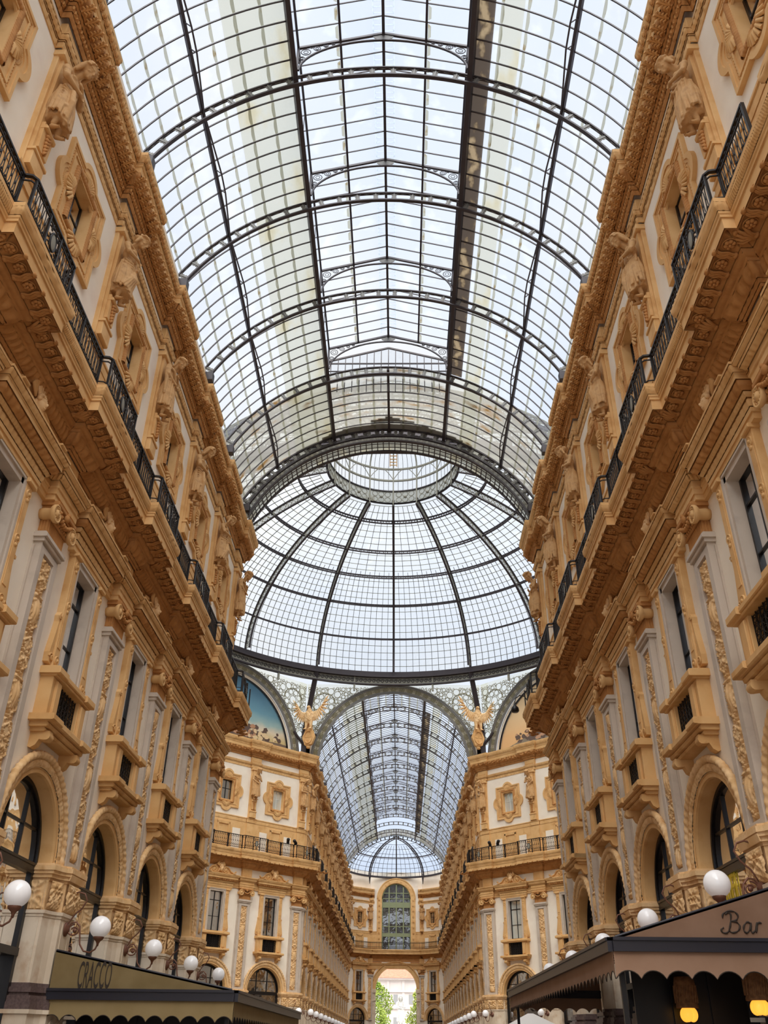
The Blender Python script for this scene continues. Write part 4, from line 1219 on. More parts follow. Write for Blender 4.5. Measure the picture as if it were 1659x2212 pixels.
# ------------------------------------------------------------------ balcony railing section (local x along, y out), one bay centred on a pilaster
def rail_unit(x0, x1, jog=0.22, hw=1.2, seed=0, end=False):
    yb = 0.86
    z0, z1 = 14.62, 15.62
    path = [(x0, yb)]
    for sx in (-1, 1):
        e = sx * hw
        if x0 < e < x1:
            r = 0.14
            if sx < 0: path += [(e - 0.02, yb), (e, yb + 0.04), (e + 0.02, yb + jog - 0.06), (e + 0.1, yb + jog)]
            else: path += [(e - 0.1, yb + jog), (e - 0.02, yb + jog - 0.06), (e, yb + 0.04), (e + 0.02, yb)]
    path.append((x1, yb))
    ln = MB()
    P3 = lambda z, dy=0: [(x, y + dy, z) for x, y in path]
    ln.tube(P3(z1), 0, rect=(0.075, 0.045), up=(0, 0, 1)); ln.tube(P3(z1 - 0.13), 0, rect=(0.03, 0.025), up=(0, 0, 1))
    ln.tube(P3(z0 + 0.1), 0, rect=(0.05, 0.03), up=(0, 0, 1)); ln.tube(P3(z0 + 0.25), 0, rect=(0.03, 0.02), up=(0, 0, 1))
    balL = MB(); balR = MB()
    # walk along the path placing oval loops
    seg = []
    for i in range(len(path) - 1):
        a = Vector(path[i]); b = Vector(path[i + 1]); L = (b - a).length
        if L < 0.2: continue
        k = max(1, round(L / 0.165))
        for j in range(k):
            seg.append((a + (b - a) * ((j + 0.5) / k), (b - a).normalized()))
    for q, (c, t) in enumerate(seg):
        if abs(c.x) < 0.28: continue
        bal = balL if c.x < 0 else balR
        w = 0.058
        pts = []
        zc, hz = (z0 + z1) / 2 + 0.06, 0.29
        for m in range(12):
            a = 2 * PI * m / 12
            sx_ = math.cos(a) * w
            sz = math.copysign(abs(math.sin(a)) ** 0.7, math.sin(a)) * hz
            pts.append((c.x + t.x * sx_, c.y + t.y * sx_, zc + sz))
        bal.tube(pts, 0.0125, 4, closed=True)
        # small scrolls below and flowers above
        bal.tube([(c.x + t.x * 0.07 * math.cos(u), c.y + t.y * 0.07 * math.cos(u), z0 + 0.175 + 0.055 * math.sin(u)) for u in [PI * 1.6 * s_ / 6 for s_ in range(7)]], 0.013, 4)
        bal.ell((c.x, c.y + 0.01, z1 - 0.065), (0.05, 0.02, 0.035), 6, 4)
        bal.ell((c.x + t.x * 0.082, c.y + t.y * 0.082, zc), (0.018, 0.02, 0.05), 5, 4)
        bal.ell((c.x + t.x * 0.082, c.y + t.y * 0.082, z0 + 0.32), (0.03, 0.02, 0.03), 5, 4)
    # posts
    for px in (x0, -hw - 0.02, hw + 0.02, x1):
        bal = balL if px < 0 else balR
        if x0 - 0.01 <= px <= x1 + 0.01: bal.box(px - 0.03, px + 0.03, yb - 0.03, yb + 0.03, z0, z1 + 0.02)
    for px in (-0.3, 0.3, -hw + 0.1, hw - 0.1): 
        bal = balL if px < 0 else balR
        if x0 < px < x1: bal.box(px - 0.025, px + 0.025, yb + jog - 0.025, yb + jog + 0.025, z0, z1)
    med = MB()
    if x0 < 0 < x1:
        y = yb + jog
        med.tube([(0.13 * math.cos(a), y + 0.02, 15.14 + 0.22 * math.sin(a)) for a in [2 * PI * k / 20 for k in range(20)]], 0.025, 6, closed=True)
        for k in range(10):
            a = 2 * PI * k / 10
            c_ = (0.22 * math.cos(a), 15.14 + 0.34 * math.sin(a))
            if abs(c_[0]) < 0.27: scroll(med, c_, 0.07, y, 1.1, 1 if k % 2 else -1, 0.02, 12, a)
    mp = MB()
    if x0 < 0 < x1: mp.ell((0, yb + jog + 0.02, 15.14), (0.115, 0.02, 0.2), 16, 8)
    return ln, balL, balR, med, mp

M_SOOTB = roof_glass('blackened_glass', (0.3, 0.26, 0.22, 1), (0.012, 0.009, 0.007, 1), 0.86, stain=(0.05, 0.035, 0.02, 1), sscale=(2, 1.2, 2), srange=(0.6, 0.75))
M_PALE = roof_glass('frosted_ladder_rungs', (0.75, 0.8, 0.85, 1), (0.8, 0.84, 0.88, 1), 0.6)
# ------------------------------------------------------------------ roof (barrel vault), local: x across, y along, z world
ZC, RB, RT, RG = 21.5, 8.1, 8.5, 8.56
def vp(r, a, y=0.0): return (r * math.sin(a), y, ZC + r * math.cos(a))
def make_rib(cut=R(64)):
    p = Proto('roof_arch_rib', 'roof arch')
    c = MB()
    n = 60
    A = [-cut + 2 * cut * i / n for i in range(n + 1)]
    cen = Vector((0, 0, ZC))
    upf = lambda q: (Vector((q.x, 0, q.z)) - cen)
    c.tube([vp(RT, a) for a in A], 0, rect=(0.12, 0.05), up=upf)
    p.part('upper_chord', (c, M_STEEL))
    c = MB(); c.tube([vp(RB, a) for a in A], 0, rect=(0.13, 0.06), up=upf)
    p.part('lower_chord', (c, M_STEEL))
    w = MB()
    m = 26
    for i in range(m):
        a = -cut + 2 * cut * (i + 0.5) / m
        s, co = math.sin(a), math.cos(a)
        def pt(u, r): return (r * s + u * co, ZC + r * co - u * s)
        w.box(0, 0, 0, 0, 0, 0) if False else None
        q = [pt(-0.03, RB), pt(0.03, RB), pt(0.03, RT), pt(-0.03, RT)]
        w.poly(q, -0.03, 0.03)
        rm = (RB + RT) / 2
        star = [pt(-0.16, RB + 0.03), pt(0.16, RB + 0.03), pt(0.08, RB + 0.07), pt(0.1, rm - 0.04), pt(0.05, rm), pt(0.1, rm + 0.04), pt(0.08, RT - 0.07), pt(0.16, RT - 0.03),
                pt(-0.16, RT - 0.03), pt(-0.08, RT - 0.07), pt(-0.1, rm + 0.04), pt(-0.05, rm), pt(-0.1, rm - 0.04), pt(-0.08, RB + 0.07)]
        w.poly(star, -0.008, 0.008)
        # edge fillets between uprights
        a2 = a + cut / m
        for r_, k in ((RB + 0.03, 1), (RT - 0.03, -1)):
            s2, c2 = math.sin(a2), math.cos(a2)
            def p2(u, r): return (r * s2 + u * c2, ZC + r * c2 - u * s2)
            w.poly([p2(-0.1, r_), p2(0.1, r_), p2(0.0, r_ + k * 0.035)], -0.008, 0.008)
    p.part('lattice_web', (w, M_STEELG), label='pierced plates between the two chords')
    for sx in (-1, 1):
        f = MB()
        x, _, z = vp(RB, sx * cut)
        f.box(x - 0.18, x + 0.18, -0.16, 0.16, z - 0.25, z + 0.15)
        p.part('foot_bracket', (f, M_STEEL))
    return p
UP = math.asin(2.98 / RT)
def make_brace():
    """lantern truss above a rib"""
    p = Proto('lantern_truss', 'roof truss')
    m = MB()
    for sx in (-1, 1):
        m.tube([(sx * 2.95, 0, 29.25), (sx * 2.95, 0, 31.25)], 0, rect=(0.09, 0.09), up=(0, 1, 0))
        m.tube([(sx * 2.95, 0, 31.22), (0, 0, 32.08)], 0, rect=(0.08, 0.1), up=(0, 0, 1))
        pts = []
        for k in range(15):
            t = k / 14; a = PI / 2 * t
            pts.append((sx * (2.88 - 2.88 * (1 - math.cos(a)) ** 0.9), 0, 29.9 + 1.78 * math.sin(a) ** 0.9))
        m.tube(pts, 0, rect=(0.07, 0.05), up=(0, 0, 1))
        # filigree in the corner
        for (x, z, r) in ((2.68, 30.98, 0.17), (2.3, 31.2, 0.12), (2.0, 31.36, 0.08), (2.8, 30.6, 0.1), (2.5, 31.28, 0.06), (1.75, 31.46, 0.06), (2.84, 30.35, 0.06)):
            m.tube([(sx * (x + r * math.cos(a)), 0, z + r * math.sin(a)) for a in [2 * PI * k / 12 for k in range(12)]], 0.018, 4, closed=True)
            m.tube([(sx * (x + r * 0.5 * math.cos(a)), 0, z + r * 0.5 * math.sin(a)) for a in [2 * PI * k / 8 for k in range(8)]], 0.014, 4, closed=True)
    p.part('truss_frame', (m, M_STEEL))
    g = MB(); g.poly([(-0.4, 31.96), (-0.3, 31.78), (-0.1, 31.7), (0.1, 31.7), (0.3, 31.78), (0.4, 31.96), (0, 32.08)], -0.01, 0.01)
    p.part('apex_plate', (g, M_STEELG))
    return p

def glazing(L, crown, nb=8, lantern=True, cutg=R(66), stain=False):
    """one bay of roof: returns dict of (MB, material)"""
    y0, y1 = 0.0, L
    panes = MB(); bars = MB(); laps = MB(); cream = MB(); soot = MB()
    lo = 0.0 if crown else UP
    zones = [(UP, R(43.9), 4), (R(43.9), cutg, 4)] + ([(0.0, UP, 4)] if crown else [])
    for sx in (-1, 1):
        for (a0, a1, n) in zones:
            A = [a0 + (a1 - a0) * i / (n * 2) for i in range(n * 2 + 1)]
            P = np.array([[[vp(RG, sx * a)[0], y, vp(RG, sx * a)[2]] for y in (y0, y1)] for a in A])
            panes.grid(P)
            for i in range(0 if a0 > 0.01 else 1, n):
                a = a0 + (a1 - a0) * (i + 0.0) / n
                if i == 0: continue
                # scalloped overlap of the panes, one arc per pane
                for b in range(nb):
                    ya = y0 + (y1 - y0) * b / nb; yb_ = y0 + (y1 - y0) * (b + 1) / nb
                    w = 0.07 / RG
                    top = []; bot = []
                    for k in range(5):
                        t = k / 4; y = ya + (yb_ - ya) * (0.06 + 0.88 * t)
                        e = 0.5 + 0.5 * math.sin(PI * t)
                        top.append(vp(RG - 0.025, sx * (a - w * 0.8), y)); bot.append(vp(RG - 0.03, sx * (a + w * e), y))
                    laps.raw(top + bot, [(k, k + 1, 6 + k, 5 + k) for k in range(4)])
    cen = Vector((0, 0, ZC))
    upf = lambda q: (Vector((q.x, 0, q.z)) - cen)
    for b in range(1, nb + 1):
        y = y0 + (y1 - y0) * b / nb
        if b == nb: continue
        for sx in (-1, 1):
            A = [lo + (cutg - lo) * i / 16 for i in range(17)]
            bars.tube([vp(RG - 0.03, sx * a, y) for a in A], 0, rect=(0.035, 0.05), up=upf)
    pur = MB()
    for sx in (-1, 1):
        a = UP
        pur.tube([vp(RT - 0.05, sx * a, y0), vp(RT - 0.05, sx * a, y1)], 0, rect=(0.16, 0.3), up=upf)
        a = R(43.9)
        pur.tube([vp(RT - 0.02, sx * a, y0), vp(RT - 0.02, sx * a, y1)], 0, rect=(0.11, 0.12), up=upf)
        # truss rod under the middle purlin
        m = (y0 + y1) / 2
        pur.tube([vp(RT - 0.1, sx * a, y0), vp(RT - 0.42, sx * a, m - 0.4), vp(RT - 0.42, sx * a, m + 0.4), vp(RT - 0.1, sx * a, y1)], 0.03, 5)
        pur.tube([vp(RT, sx * a, m - 0.4), vp(RT - 0.42, sx * a, m - 0.4)], 0.02, 5); pur.tube([vp(RT, sx * a, m + 0.4), vp(RT - 0.42, sx * a, m + 0.4)], 0.02, 5)
    if crown: pur.tube([vp(RT - 0.05, 0, y0), vp(RT - 0.05, 0, y1)], 0, rect=(0.12, 0.22), up=(0, 0, 1))
    # strips beside the lantern: cream walkway glass, and a dark one on the right
    for sx in (-1, 1):
        A = [UP + (R(35) - UP) * i / 4 for i in range(5)]
        if sx < 0: cream.grid(np.array([[[vp(RG + 0.05, sx * a)[0], y, vp(RG + 0.05, sx * a)[2]] for y in (y0, y1)] for a in A]))
        else:
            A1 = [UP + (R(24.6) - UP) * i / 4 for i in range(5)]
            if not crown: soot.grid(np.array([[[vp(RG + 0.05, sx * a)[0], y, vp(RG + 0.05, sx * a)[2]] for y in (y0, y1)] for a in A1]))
            A2 = [R(26.2) + (R(31) - R(26.2)) * i / 4 for i in range(5)]
            cream.grid(np.array([[[vp(RG + 0.05, sx * a)[0], y, vp(RG + 0.05, sx * a)[2]] for y in (y0, y1)] for a in A2]))
    d = {'glass_panes': (panes, M_GLASSS if stain else M_GLASS), 'glazing_bars': (bars, M_STEEL), 'pane_overlaps': (laps, M_LAP), 'purlins': (pur, M_STEEL), 'walkway_glass': (cream, M_CREAM)}
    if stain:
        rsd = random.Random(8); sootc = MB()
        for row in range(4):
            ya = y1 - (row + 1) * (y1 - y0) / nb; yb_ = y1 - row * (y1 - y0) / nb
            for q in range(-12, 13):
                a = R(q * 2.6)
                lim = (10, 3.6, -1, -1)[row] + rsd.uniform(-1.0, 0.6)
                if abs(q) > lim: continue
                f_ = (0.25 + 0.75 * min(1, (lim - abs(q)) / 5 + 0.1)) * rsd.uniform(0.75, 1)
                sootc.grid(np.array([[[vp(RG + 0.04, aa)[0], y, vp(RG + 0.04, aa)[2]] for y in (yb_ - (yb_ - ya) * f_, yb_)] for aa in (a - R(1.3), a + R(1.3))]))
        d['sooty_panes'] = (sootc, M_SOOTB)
    if not crown: d['dark_strip'] = (soot, M_SOOT)  # plain dark brown strip along the right side of the lantern
    if lantern:
        lg = MB(); lb = MB()
        for sx in (-1, 1):
            lg.raw([(sx * 3.1, y0, 31.2), (sx * 3.1, y1, 31.2), (0, y1, 32.12), (0, y0, 32.12)], [(0, 1, 2, 3)])
            lg.raw([(sx * 2.98, y0, 30.3), (sx * 2.98, y1, 30.3), (sx * 2.98, y1, 31.2), (sx * 2.98, y0, 31.2)], [(0, 1, 2, 3)])
            for b in range(nb):
                y = y0 + (y1 - y0) * b / nb
                if b: lb.tube([(sx * 3.1, y, 31.17), (0, y, 32.08)], 0, rect=(0.03, 0.05), up=(0, 0, 1))
                if b % 4 == 0: lb.tube([(sx * 2.98, y, 29.4), (sx * 2.98, y, 31.2)], 0, rect=(0.03, 0.03), up=(0, 1, 0))
            for x in (1.5, 2.95): lb.tube([(sx * x, y0, 32.06 - x * 0.29), (sx * x, y1, 32.06 - x * 0.29)], 0, rect=(0.08, 0.06), up=(0, 0, 1))
        lb.tube([(0, y0, 32.04), (0, y1, 32.04)], 0, rect=(0.1, 0.16), up=(0, 0, 1))
        st = MB()
        for k in range(nb * 3):
            y = y0 + (y1 - y0) * k / (nb * 3)
            for sx in (-1, 1): st.box(min(sx * 0.08, sx * 0.36), max(sx * 0.08, sx * 0.36), y, y + 0.05, 32.3, 32.33)
        for x in (-0.37, 0.37): st.box(x - 0.02, x + 0.02, y0, y1, 32.28, 32.34)
        lp = MB()
        for sx in (-1, 1):
            for b in range(nb):
                ya = y0 + (y1 - y0) * (b + 0.08) / nb; yb_ = y0 + (y1 - y0) * (b + 0.92) / nb
                lp.raw([(sx * 1.55, ya, 31.64), (sx * 1.55, yb_, 31.64), (sx * 1.66, yb_ - 0.08, 31.6), (sx * 1.66, ya + 0.08, 31.6)], [(0, 1, 2, 3)])
        d['lantern_glass'] = (lg, M_GLASS); d['lantern_bars'] = (lb, M_STEEL); d['roof_ladder'] = (st, M_PALE); d['lantern_overlaps'] = (lp, M_LAP)
    return d
# ------------------------------------------------------------------ layout
W = 7.4
YP0 = 16.85                 # first pilaster centre in front of the camera bend
YR0 = 17.2                  # roof arches
YE = 38.3                   # near gallery ends at the octagon
YC = 57.4                   # octagon centre
YF = 76.6                   # far gallery begins
YP1 = YF + 0.75
YEND = 152.0
NB1 = 14
APO = YF - YC
ORD = ['first', 'second', 'third', 'fourth', 'fifth', 'sixth', 'seventh', 'eighth', 'ninth', 'tenth', 'eleventh', 'twelfth', 'thirteenth', 'fourteenth', 'fifteenth', 'sixteenth']

def wall_bay(mb, x0, x1, M, holes=True, attic=True):
    """front face of one bay, x measured from the bay centre"""
    m = MB()
    def q(a, b, c, d): m.raw([(a, 0, c), (b, 0, c), (b, 0, d), (a, 0, d)], [(1, 0, 3, 2)])
    def band(z0, z1, h):
        if h and holes: q(x0, -h, z0, z1); q(h, x1, z0, z1)
        else: q(x0, x1, z0, z1)
    if holes:
        band(0, 5.08, 1.6)
        band(5.08, 7.3, 1.6)
        A = arc(0, 5.08, 1.6, 0, PI, 32)
        for i in range(32):
            (xa, za), (xb, zb) = A[i], A[i + 1]
            m.raw([(xa, 0, za), (xb, 0, zb), (xb, 0, 7.3), (xa, 0, 7.3)], [(0, 1, 2, 3)])
    else: band(0, 7.3, 0)
    band(7.3, 8.8, 0); band(8.8, 11.62, 0.72); band(11.62, 14.62, 0); band(14.62, 16.5, 0.47); band(16.5, 18.26, 0); band(18.26, 19.94, 0.6); band(19.94, 23.45, 0)
    if holes:
        for sx in (-1, 1):
            a_, b_ = sorted((sx * 0.88, sx * 1.62)); m.bevbox(a_, b_, 0.0, 0.045, 14.8, 16.3, 0.01)
    ht = 25.3 if attic else 23.45
    m.raw([(x0, -0.5, 0), (x1, -0.5, 0), (x1, -0.5, ht), (x0, -0.5, ht)], [(1, 0, 3, 2)])
    if not attic:
        mb.add(m, M); return
    m.raw([(x0, -0.02, 23.4), (x1, -0.02, 23.4), (x1, -0.02, 25.3), (x0, -0.02, 25.3)], [(1, 0, 3, 2)])
    m.raw([(x0, -0.02, 25.3), (x1, -0.02, 25.3), (x1, -0.5, 25.3), (x0, -0.5, 25.3)], [(1, 0, 3, 2)])
    mb.add(m, M)
def TM(loc, rz): return Matrix.Translation(loc) @ Matrix.Rotation(rz, 4, 'Z')
RZL, RZR = -PI / 2, PI / 2

# protos
PIL = [make_pilaster(s) for s in (1, 2, 3)]
PIER = make_pier(); ARCH = make_arch(); UPW = [make_upwin(0), make_upwin(1)]; TALL = [make_tallwin(k) for k in range(3)]
STAT = [make_statue(k) for k in range(3)]; LAMP = make_lamp(); MEZ = [make_mezz(0), make_mezz(1)]

# ------------------------------------------------------------------ near walls
nbay = range(-5, 4)
for side, rz, X, nm in ((-1, RZL, -W, 'left'), (1, RZR, W, 'right')):
    w = MB()
    for i in nbay:
        yc = YP0 + B * (i + 0.5)
        wall_bay(w, -B / 2, B / 2, TM((X, yc, 0), rz), holes=(i >= -2))
    ye = YP0 + 4 * B
    m = MB(); L = YE - ye
    wall_bay(w, -L / 2, L / 2, TM((X, (ye + YE) / 2, 0), rz), holes=False)
    single('wall_' + nm, (w, M_WHITE), kind='structure')
    # octagon side returns behind the corner
    w = MB()
    a = Vector((side * W, YE, 0)); b = a + Vector((side * 10.9, 10.9, 0))
    w.raw([(a.x, a.y, 0), (b.x, b.y, 0), (b.x, b.y, 25.3), (a.x, a.y, 25.3)], [(0, 1, 2, 3)])
    w.raw([(b.x, b.y, 0), (b.x, YF - 10.9, 0), (b.x, YF - 10.9, 31), (b.x, b.y, 31)], [(0, 1, 2, 3)])
    single('wall_octagon_side_' + nm, (w, M_WHITE), kind='structure')
    # trims
    js = [YP0 + B * j for j in range(-5, 5)]
    y0 = YP0 - 5 * B - 0.6
    dirn = 1
    A_ = Vector((-W, y0)); B_ = Vector((-W, YE)); C_ = B_ + Vector((-2.5, 2.5))
    def path_for(jog, hw):
        P = jog_path(A_, B_, [y - y0 for y in js], jog, hw)
        P.append(C_)
        return P
    for k, (segs, jog, hw, st) in enumerate(((ENTAB, 0.2, 0.56, 0.03), (BALC, 0.22, 0.42, 0.033), (CORN, 0.2, 0.62, 0.033), (STARB, 0.16, 0.42, 0.04), (BAND, 0.1, 0.4, 0.08), (MEZZ, 0.08, 0.4, 1.0))):
        segs_ = segs
        P = path_for(jog, hw)
        stp = (lambda s_: (lambda p: s_ if p.y > 5.5 else 0.25))(st)
        parts = sweep(P, segs_, stp, [M_OCH, M_OCHD])
        if side > 0:
            parts = [(MB().add(mb, Matrix.Scale(-1, 4, (1, 0, 0))), mt) for mb, mt in parts]
        to_ = single('trim_%d' % (k + 1 + (6 if side > 0 else 0)), parts, kind='structure')
        if k == 1:
            if side < 0: SOFM = mesh_from([(soffit_unit(), M_OCHD)], 'soffit_carving')
            for j in range(-2, 5):
                so = link('soffit_carving', SOFM, to_, (X, YP0 + B * j, 0), rz)
        if k == 2:
            if side < 0: CORM = mesh_from([(cornice_unit(), M_OCHM)], 'cornice_carving')
            for j in range(-2, 4): link('cornice_carving', CORM, to_, (X, YP0 + B * j, 0), rz)

def lab(what, side, n, extra=''):
    return f'{what}, {ORD[n]} from the camera on the near {side} wall{extra}'
cnt = {}
def nxt(key):
    cnt[key] = cnt.get(key, -1) + 1
    return cnt[key]
for side, rz, X, nm in ((-1, RZL, -W, 'left'), (1, RZR, W, 'right')):
    s = -1 if side < 0 else 1
    for j in range(-2, 5):
        y = YP0 + B * j
        n = j + 2
        if in_view(side * 7.2, y, 11.5) or in_view(side * 7.2, y, 8) or in_view(side * 7.2, y, 5.2):
            PIL[(j + 3 * (side > 0)) % 3].place((X, y, 0), rz, lab('marble pilaster with carved panel', nm, nxt(('pil', nm))), 'pilasters on the near %s wall' % nm)
        if in_view(side * 7.2, y, 4.5) or in_view(side * 7.2, y, 3):
            PIER.place((X, y, 0), rz, lab('stone pier with leafy capital', nm, nxt(('pier', nm))), 'carved piers of the near %s arcade' % nm)
        if in_view(side * 6.7, y, 21) or in_view(side * 6.9, y, 18.5):
            STAT[(j * 2 + (1 if side > 0 else 0)) % 3].place((X, y, 0), rz, lab('stone caryatid under the cornice', nm, nxt(('st', nm))), 'caryatids on the near %s wall' % nm)
        if in_view(side * 6.2, y, 4, 40):
            LAMP.place((X, y, 0.05 if side < 0 else 0.32), rz, lab('globe lamp on scroll bracket', nm, nxt(('lamp', nm)), ' pier'), 'globe lamps on the near %s piers' % nm)
    for i in range(-2, 4):
        y = YP0 + B * (i + 0.5)
        if in_view(side * 7.4, y, 19.1):
            UPW[0].place((X, y, 0), rz, lab('window in lobed ochre surround', nm, nxt(('up', nm))), 'lobed upper windows on the near %s wall' % nm)
        if in_view(side * 7.4, y, 10) or in_view(side * 7.2, y, 13) or in_view(side * 7.2, y, 8):
            kd = 1 if (side > 0 and i in (2, 3)) else (2 if (side < 0 and i >= 1) else 0)
            TALL[kd].place((X, y, 0), rz, lab(['pedimented window reflecting the roof', 'pedimented window with pale glass', 'pedimented window with dark glass'][kd], nm, nxt(('tall', nm))), 'tall windows on the near %s wall' % nm)
        if in_view(side * 7.4, y, 6) or in_view(side * 7.4, y, 4):
            ARCH.place((X, y, 0), rz, lab('arched window with rope moulding', nm, nxt(('arch', nm))), 'arched shop windows on the near %s wall' % nm)
        MEZ[0].place((X, y, 0), rz, lab('attic window behind the balcony', nm, nxt(('mez', nm))), 'attic windows behind the near %s balcony' % nm) if in_view(side * 7.4, y, 16.4, 40) else None

NM4 = ('rails', 'baluster_panel', 'baluster_panel', 'scroll_medallion', 'medallion_disc')
# railings: one continuous railing per wall, sections as its parts
def rail_parts(cache={}):
    if 'u' not in cache:
        cache['u'] = [mesh_from([(q, m)], n) for q, m, n in zip(rail_unit(-B / 2, B / 2), (M_IRON, M_IRON, M_IRON, M_IRON, M_STEELL), NM4)]
        cache['e'] = [mesh_from([(q, m)], n) for q, m, n in zip(rail_unit(-B / 2, 1.15), (M_IRON, M_IRON, M_IRON, M_IRON, M_STEELL), NM4)]
        cache['f'] = [mesh_from([(q, m)], n) for q, m, n in zip(rail_unit(-1.15, B / 2), (M_IRON, M_IRON, M_IRON, M_IRON, M_STEELL), NM4)]
    return cache
def railing(label, units):
    """units: list of (loc, rz, which)"""
    c = rail_parts()
    root = link('balcony_railing', None, None, units[0][0], 0)
    tag(root, label, 'railing', 'wrought iron balcony railings')
    o0 = Vector(units[0][0])
    for loc, rz, wh in units:
        for me, nm_ in zip(c[wh], NM4):
            o = link(nm_, me, root, Vector(loc) - o0, rz)
            if nm_ == 'medallion_disc': o['label'] = 'small oval grey disc in the railing'
    return root
for side, rz, X, nm in ((-1, RZL, -W, 'left'), (1, RZR, W, 'right')):
    u = [((X, YP0 + B * j, 0), rz, 'u') for j in range(-1, 4)]
    u.append(((X, YP0 + 4 * B, 0), rz, 'f' if side < 0 else 'e'))
    railing('black wrought iron balcony railing along the near %s wall' % nm, u)
# ------------------------------------------------------------------ far walls: octagon diagonals, far gallery, end wall
def T2(x, y): return Vector((x, y))
dl = 10.9
pL = [T2(-W - dl, YF - dl), T2(-W, YF), T2(-W, 149.0), T2(-4.1, YEND), T2(4.1, YEND), T2(W, 149.0), T2(W, YF), T2(W + dl, YF - dl)]
LD = (pL[1] - pL[0]).length
def diag_ts(): return [LD - 0.6 - 5.15 * k for k in range(3)][::-1]
far_js = [YP1 + B * k for k in range(15)]
def far_path(jog, hw):
    P = []
    a = jog_path(pL[0], pL[1], diag_ts(), jog, hw)
    b = jog_path(pL[1], pL[2], [y - YF for y in far_js if y < 148.4], jog, hw)
    c = [pL[2], pL[3], pL[4], pL[5]]
    d = jog_path(pL[5], pL[6], [149.0 - y for y in far_js[::-1] if y < 148.4], jog, hw)
    e = jog_path(pL[6], pL[7], [LD - t for t in diag_ts()][::-1], jog, hw)
    for q in (a, b, c, d, e):
        for v in q:
            if not P or (P[-1] - v).length > 0.01: P.append(v)
    return P
fst = lambda p: 0.05 if p.y < YF + 0.5 else (0.1 if p.y < 95 else 0.4)
for k, (segs, jog, hw) in enumerate(((ENTAB, 0.2, 0.56), (BALC, 0.22, 0.42), (CORN, 0.2, 0.5), (STARB, 0.16, 0.42), (BAND, 0.1, 0.4), (MEZZ, 0.08, 0.4))):
    if k in (2, 3):
        # the cornices stop either side of the great end window
        P = far_path(jog, hw)
        i3 = [i for i, v in enumerate(P) if (v - pL[3]).length < 0.02][0]; i4 = [i for i, v in enumerate(P) if (v - pL[4]).length < 0.02][0]
        pa = P[:i3 + 1] + [T2(-3.5, YEND)]; pb = [T2(3.5, YEND)] + P[i4:]
        parts = sweep(pa, segs, fst, [M_OCH, M_OCHD]) + sweep(pb, segs, fst, [M_OCH, M_OCHD])
    elif k >= 4:
        P = far_path(jog, hw)
        i3 = [i for i, v in enumerate(P) if (v - pL[3]).length < 0.02][0]; i4 = [i for i, v in enumerate(P) if (v - pL[4]).length < 0.02][0]
        parts = sweep(P[:i3 + 1] + [T2(-3.1, YEND)], segs, fst, [M_OCH, M_OCHD]) + sweep([T2(3.1, YEND)] + P[i4:], segs, fst, [M_OCH, M_OCHD])
    else:
        parts = sweep(far_path(jog, hw), segs, fst, [M_OCH, M_OCHD])
    single('trim_%d' % (13 + k), parts, kind='structure')

# far wall surfaces
def seg_frame(a, b):
    d = (b - a).normalized(); n = Vector((d.y, -d.x))
    rz = math.atan2(-n.x, n.y)          # local +y -> n
    return d, n, rz
for nm, segs_ in (('octagon_left', [(pL[0], pL[1])]), ('left_far', [(pL[1], pL[2])]), ('right_far', [(pL[5], pL[6])]), ('octagon_right', [(pL[6], pL[7])])):
    w = MB()
    for a, b in segs_:
        d, n, rz = seg_frame(a, b)
        L = (b - a).length
        if L < 20:
            ts = diag_ts() if nm == 'octagon_left' else [LD - t for t in diag_ts()][::-1]
        else:
            ts = [y - YF for y in far_js if y < 148.9] if nm == 'left_far' else [149.0 - y for y in far_js[::-1] if y < 148.9]
        cuts = [0] + ts + [L]
        for k in range(len(cuts) - 1):
            u, v = cuts[k], cuts[k + 1]
            c = a + d * ((u + v) / 2)
            wall_bay(w, -(v - u) / 2, (v - u) / 2, TM((c.x, c.y, 0), rz), holes=(v - u) > 4, attic=L > 20)
    single('wall_' + nm, (w, M_WHITE), kind='structure')

# things on the far walls
def put_bay(a, d, n, rz, t, where, k, lod, mz=0, tall=2, up=1):
    c = a + d * t
    L3 = (c.x, c.y, 0)
    UPW[up].place(L3, rz, f'lobed upper window {where}', 'lobed upper windows beyond the octagon', lod)
    TALL[tall].place(L3, rz, f'tall pedimented window {where}', 'tall windows beyond the octagon', lod)
    ARCH.place(L3, rz, f'arched shop window {where}', 'arched shop windows beyond the octagon', lod)
    if not lod or k < 3: MEZ[mz].place(L3, rz, f'attic window behind the railing {where}', 'attic windows beyond the octagon', lod)
def put_pil(a, d, n, rz, t, where, k, lod):
    c = a + d * t
    L3 = (c.x, c.y, 0)
    PIL[k % 3].place(L3, rz, f'carved pilaster {where}', 'pilasters beyond the octagon', lod)
    PIER.place(L3, rz, f'carved street pier {where}', 'piers beyond the octagon', lod)
    STAT[(k + 1) % 3].place(L3, rz, f'stone caryatid {where}', 'caryatids beyond the octagon', lod)
    LAMP.place(L3, rz, f'small globe lamp {where}', 'globe lamps beyond the octagon', lod)
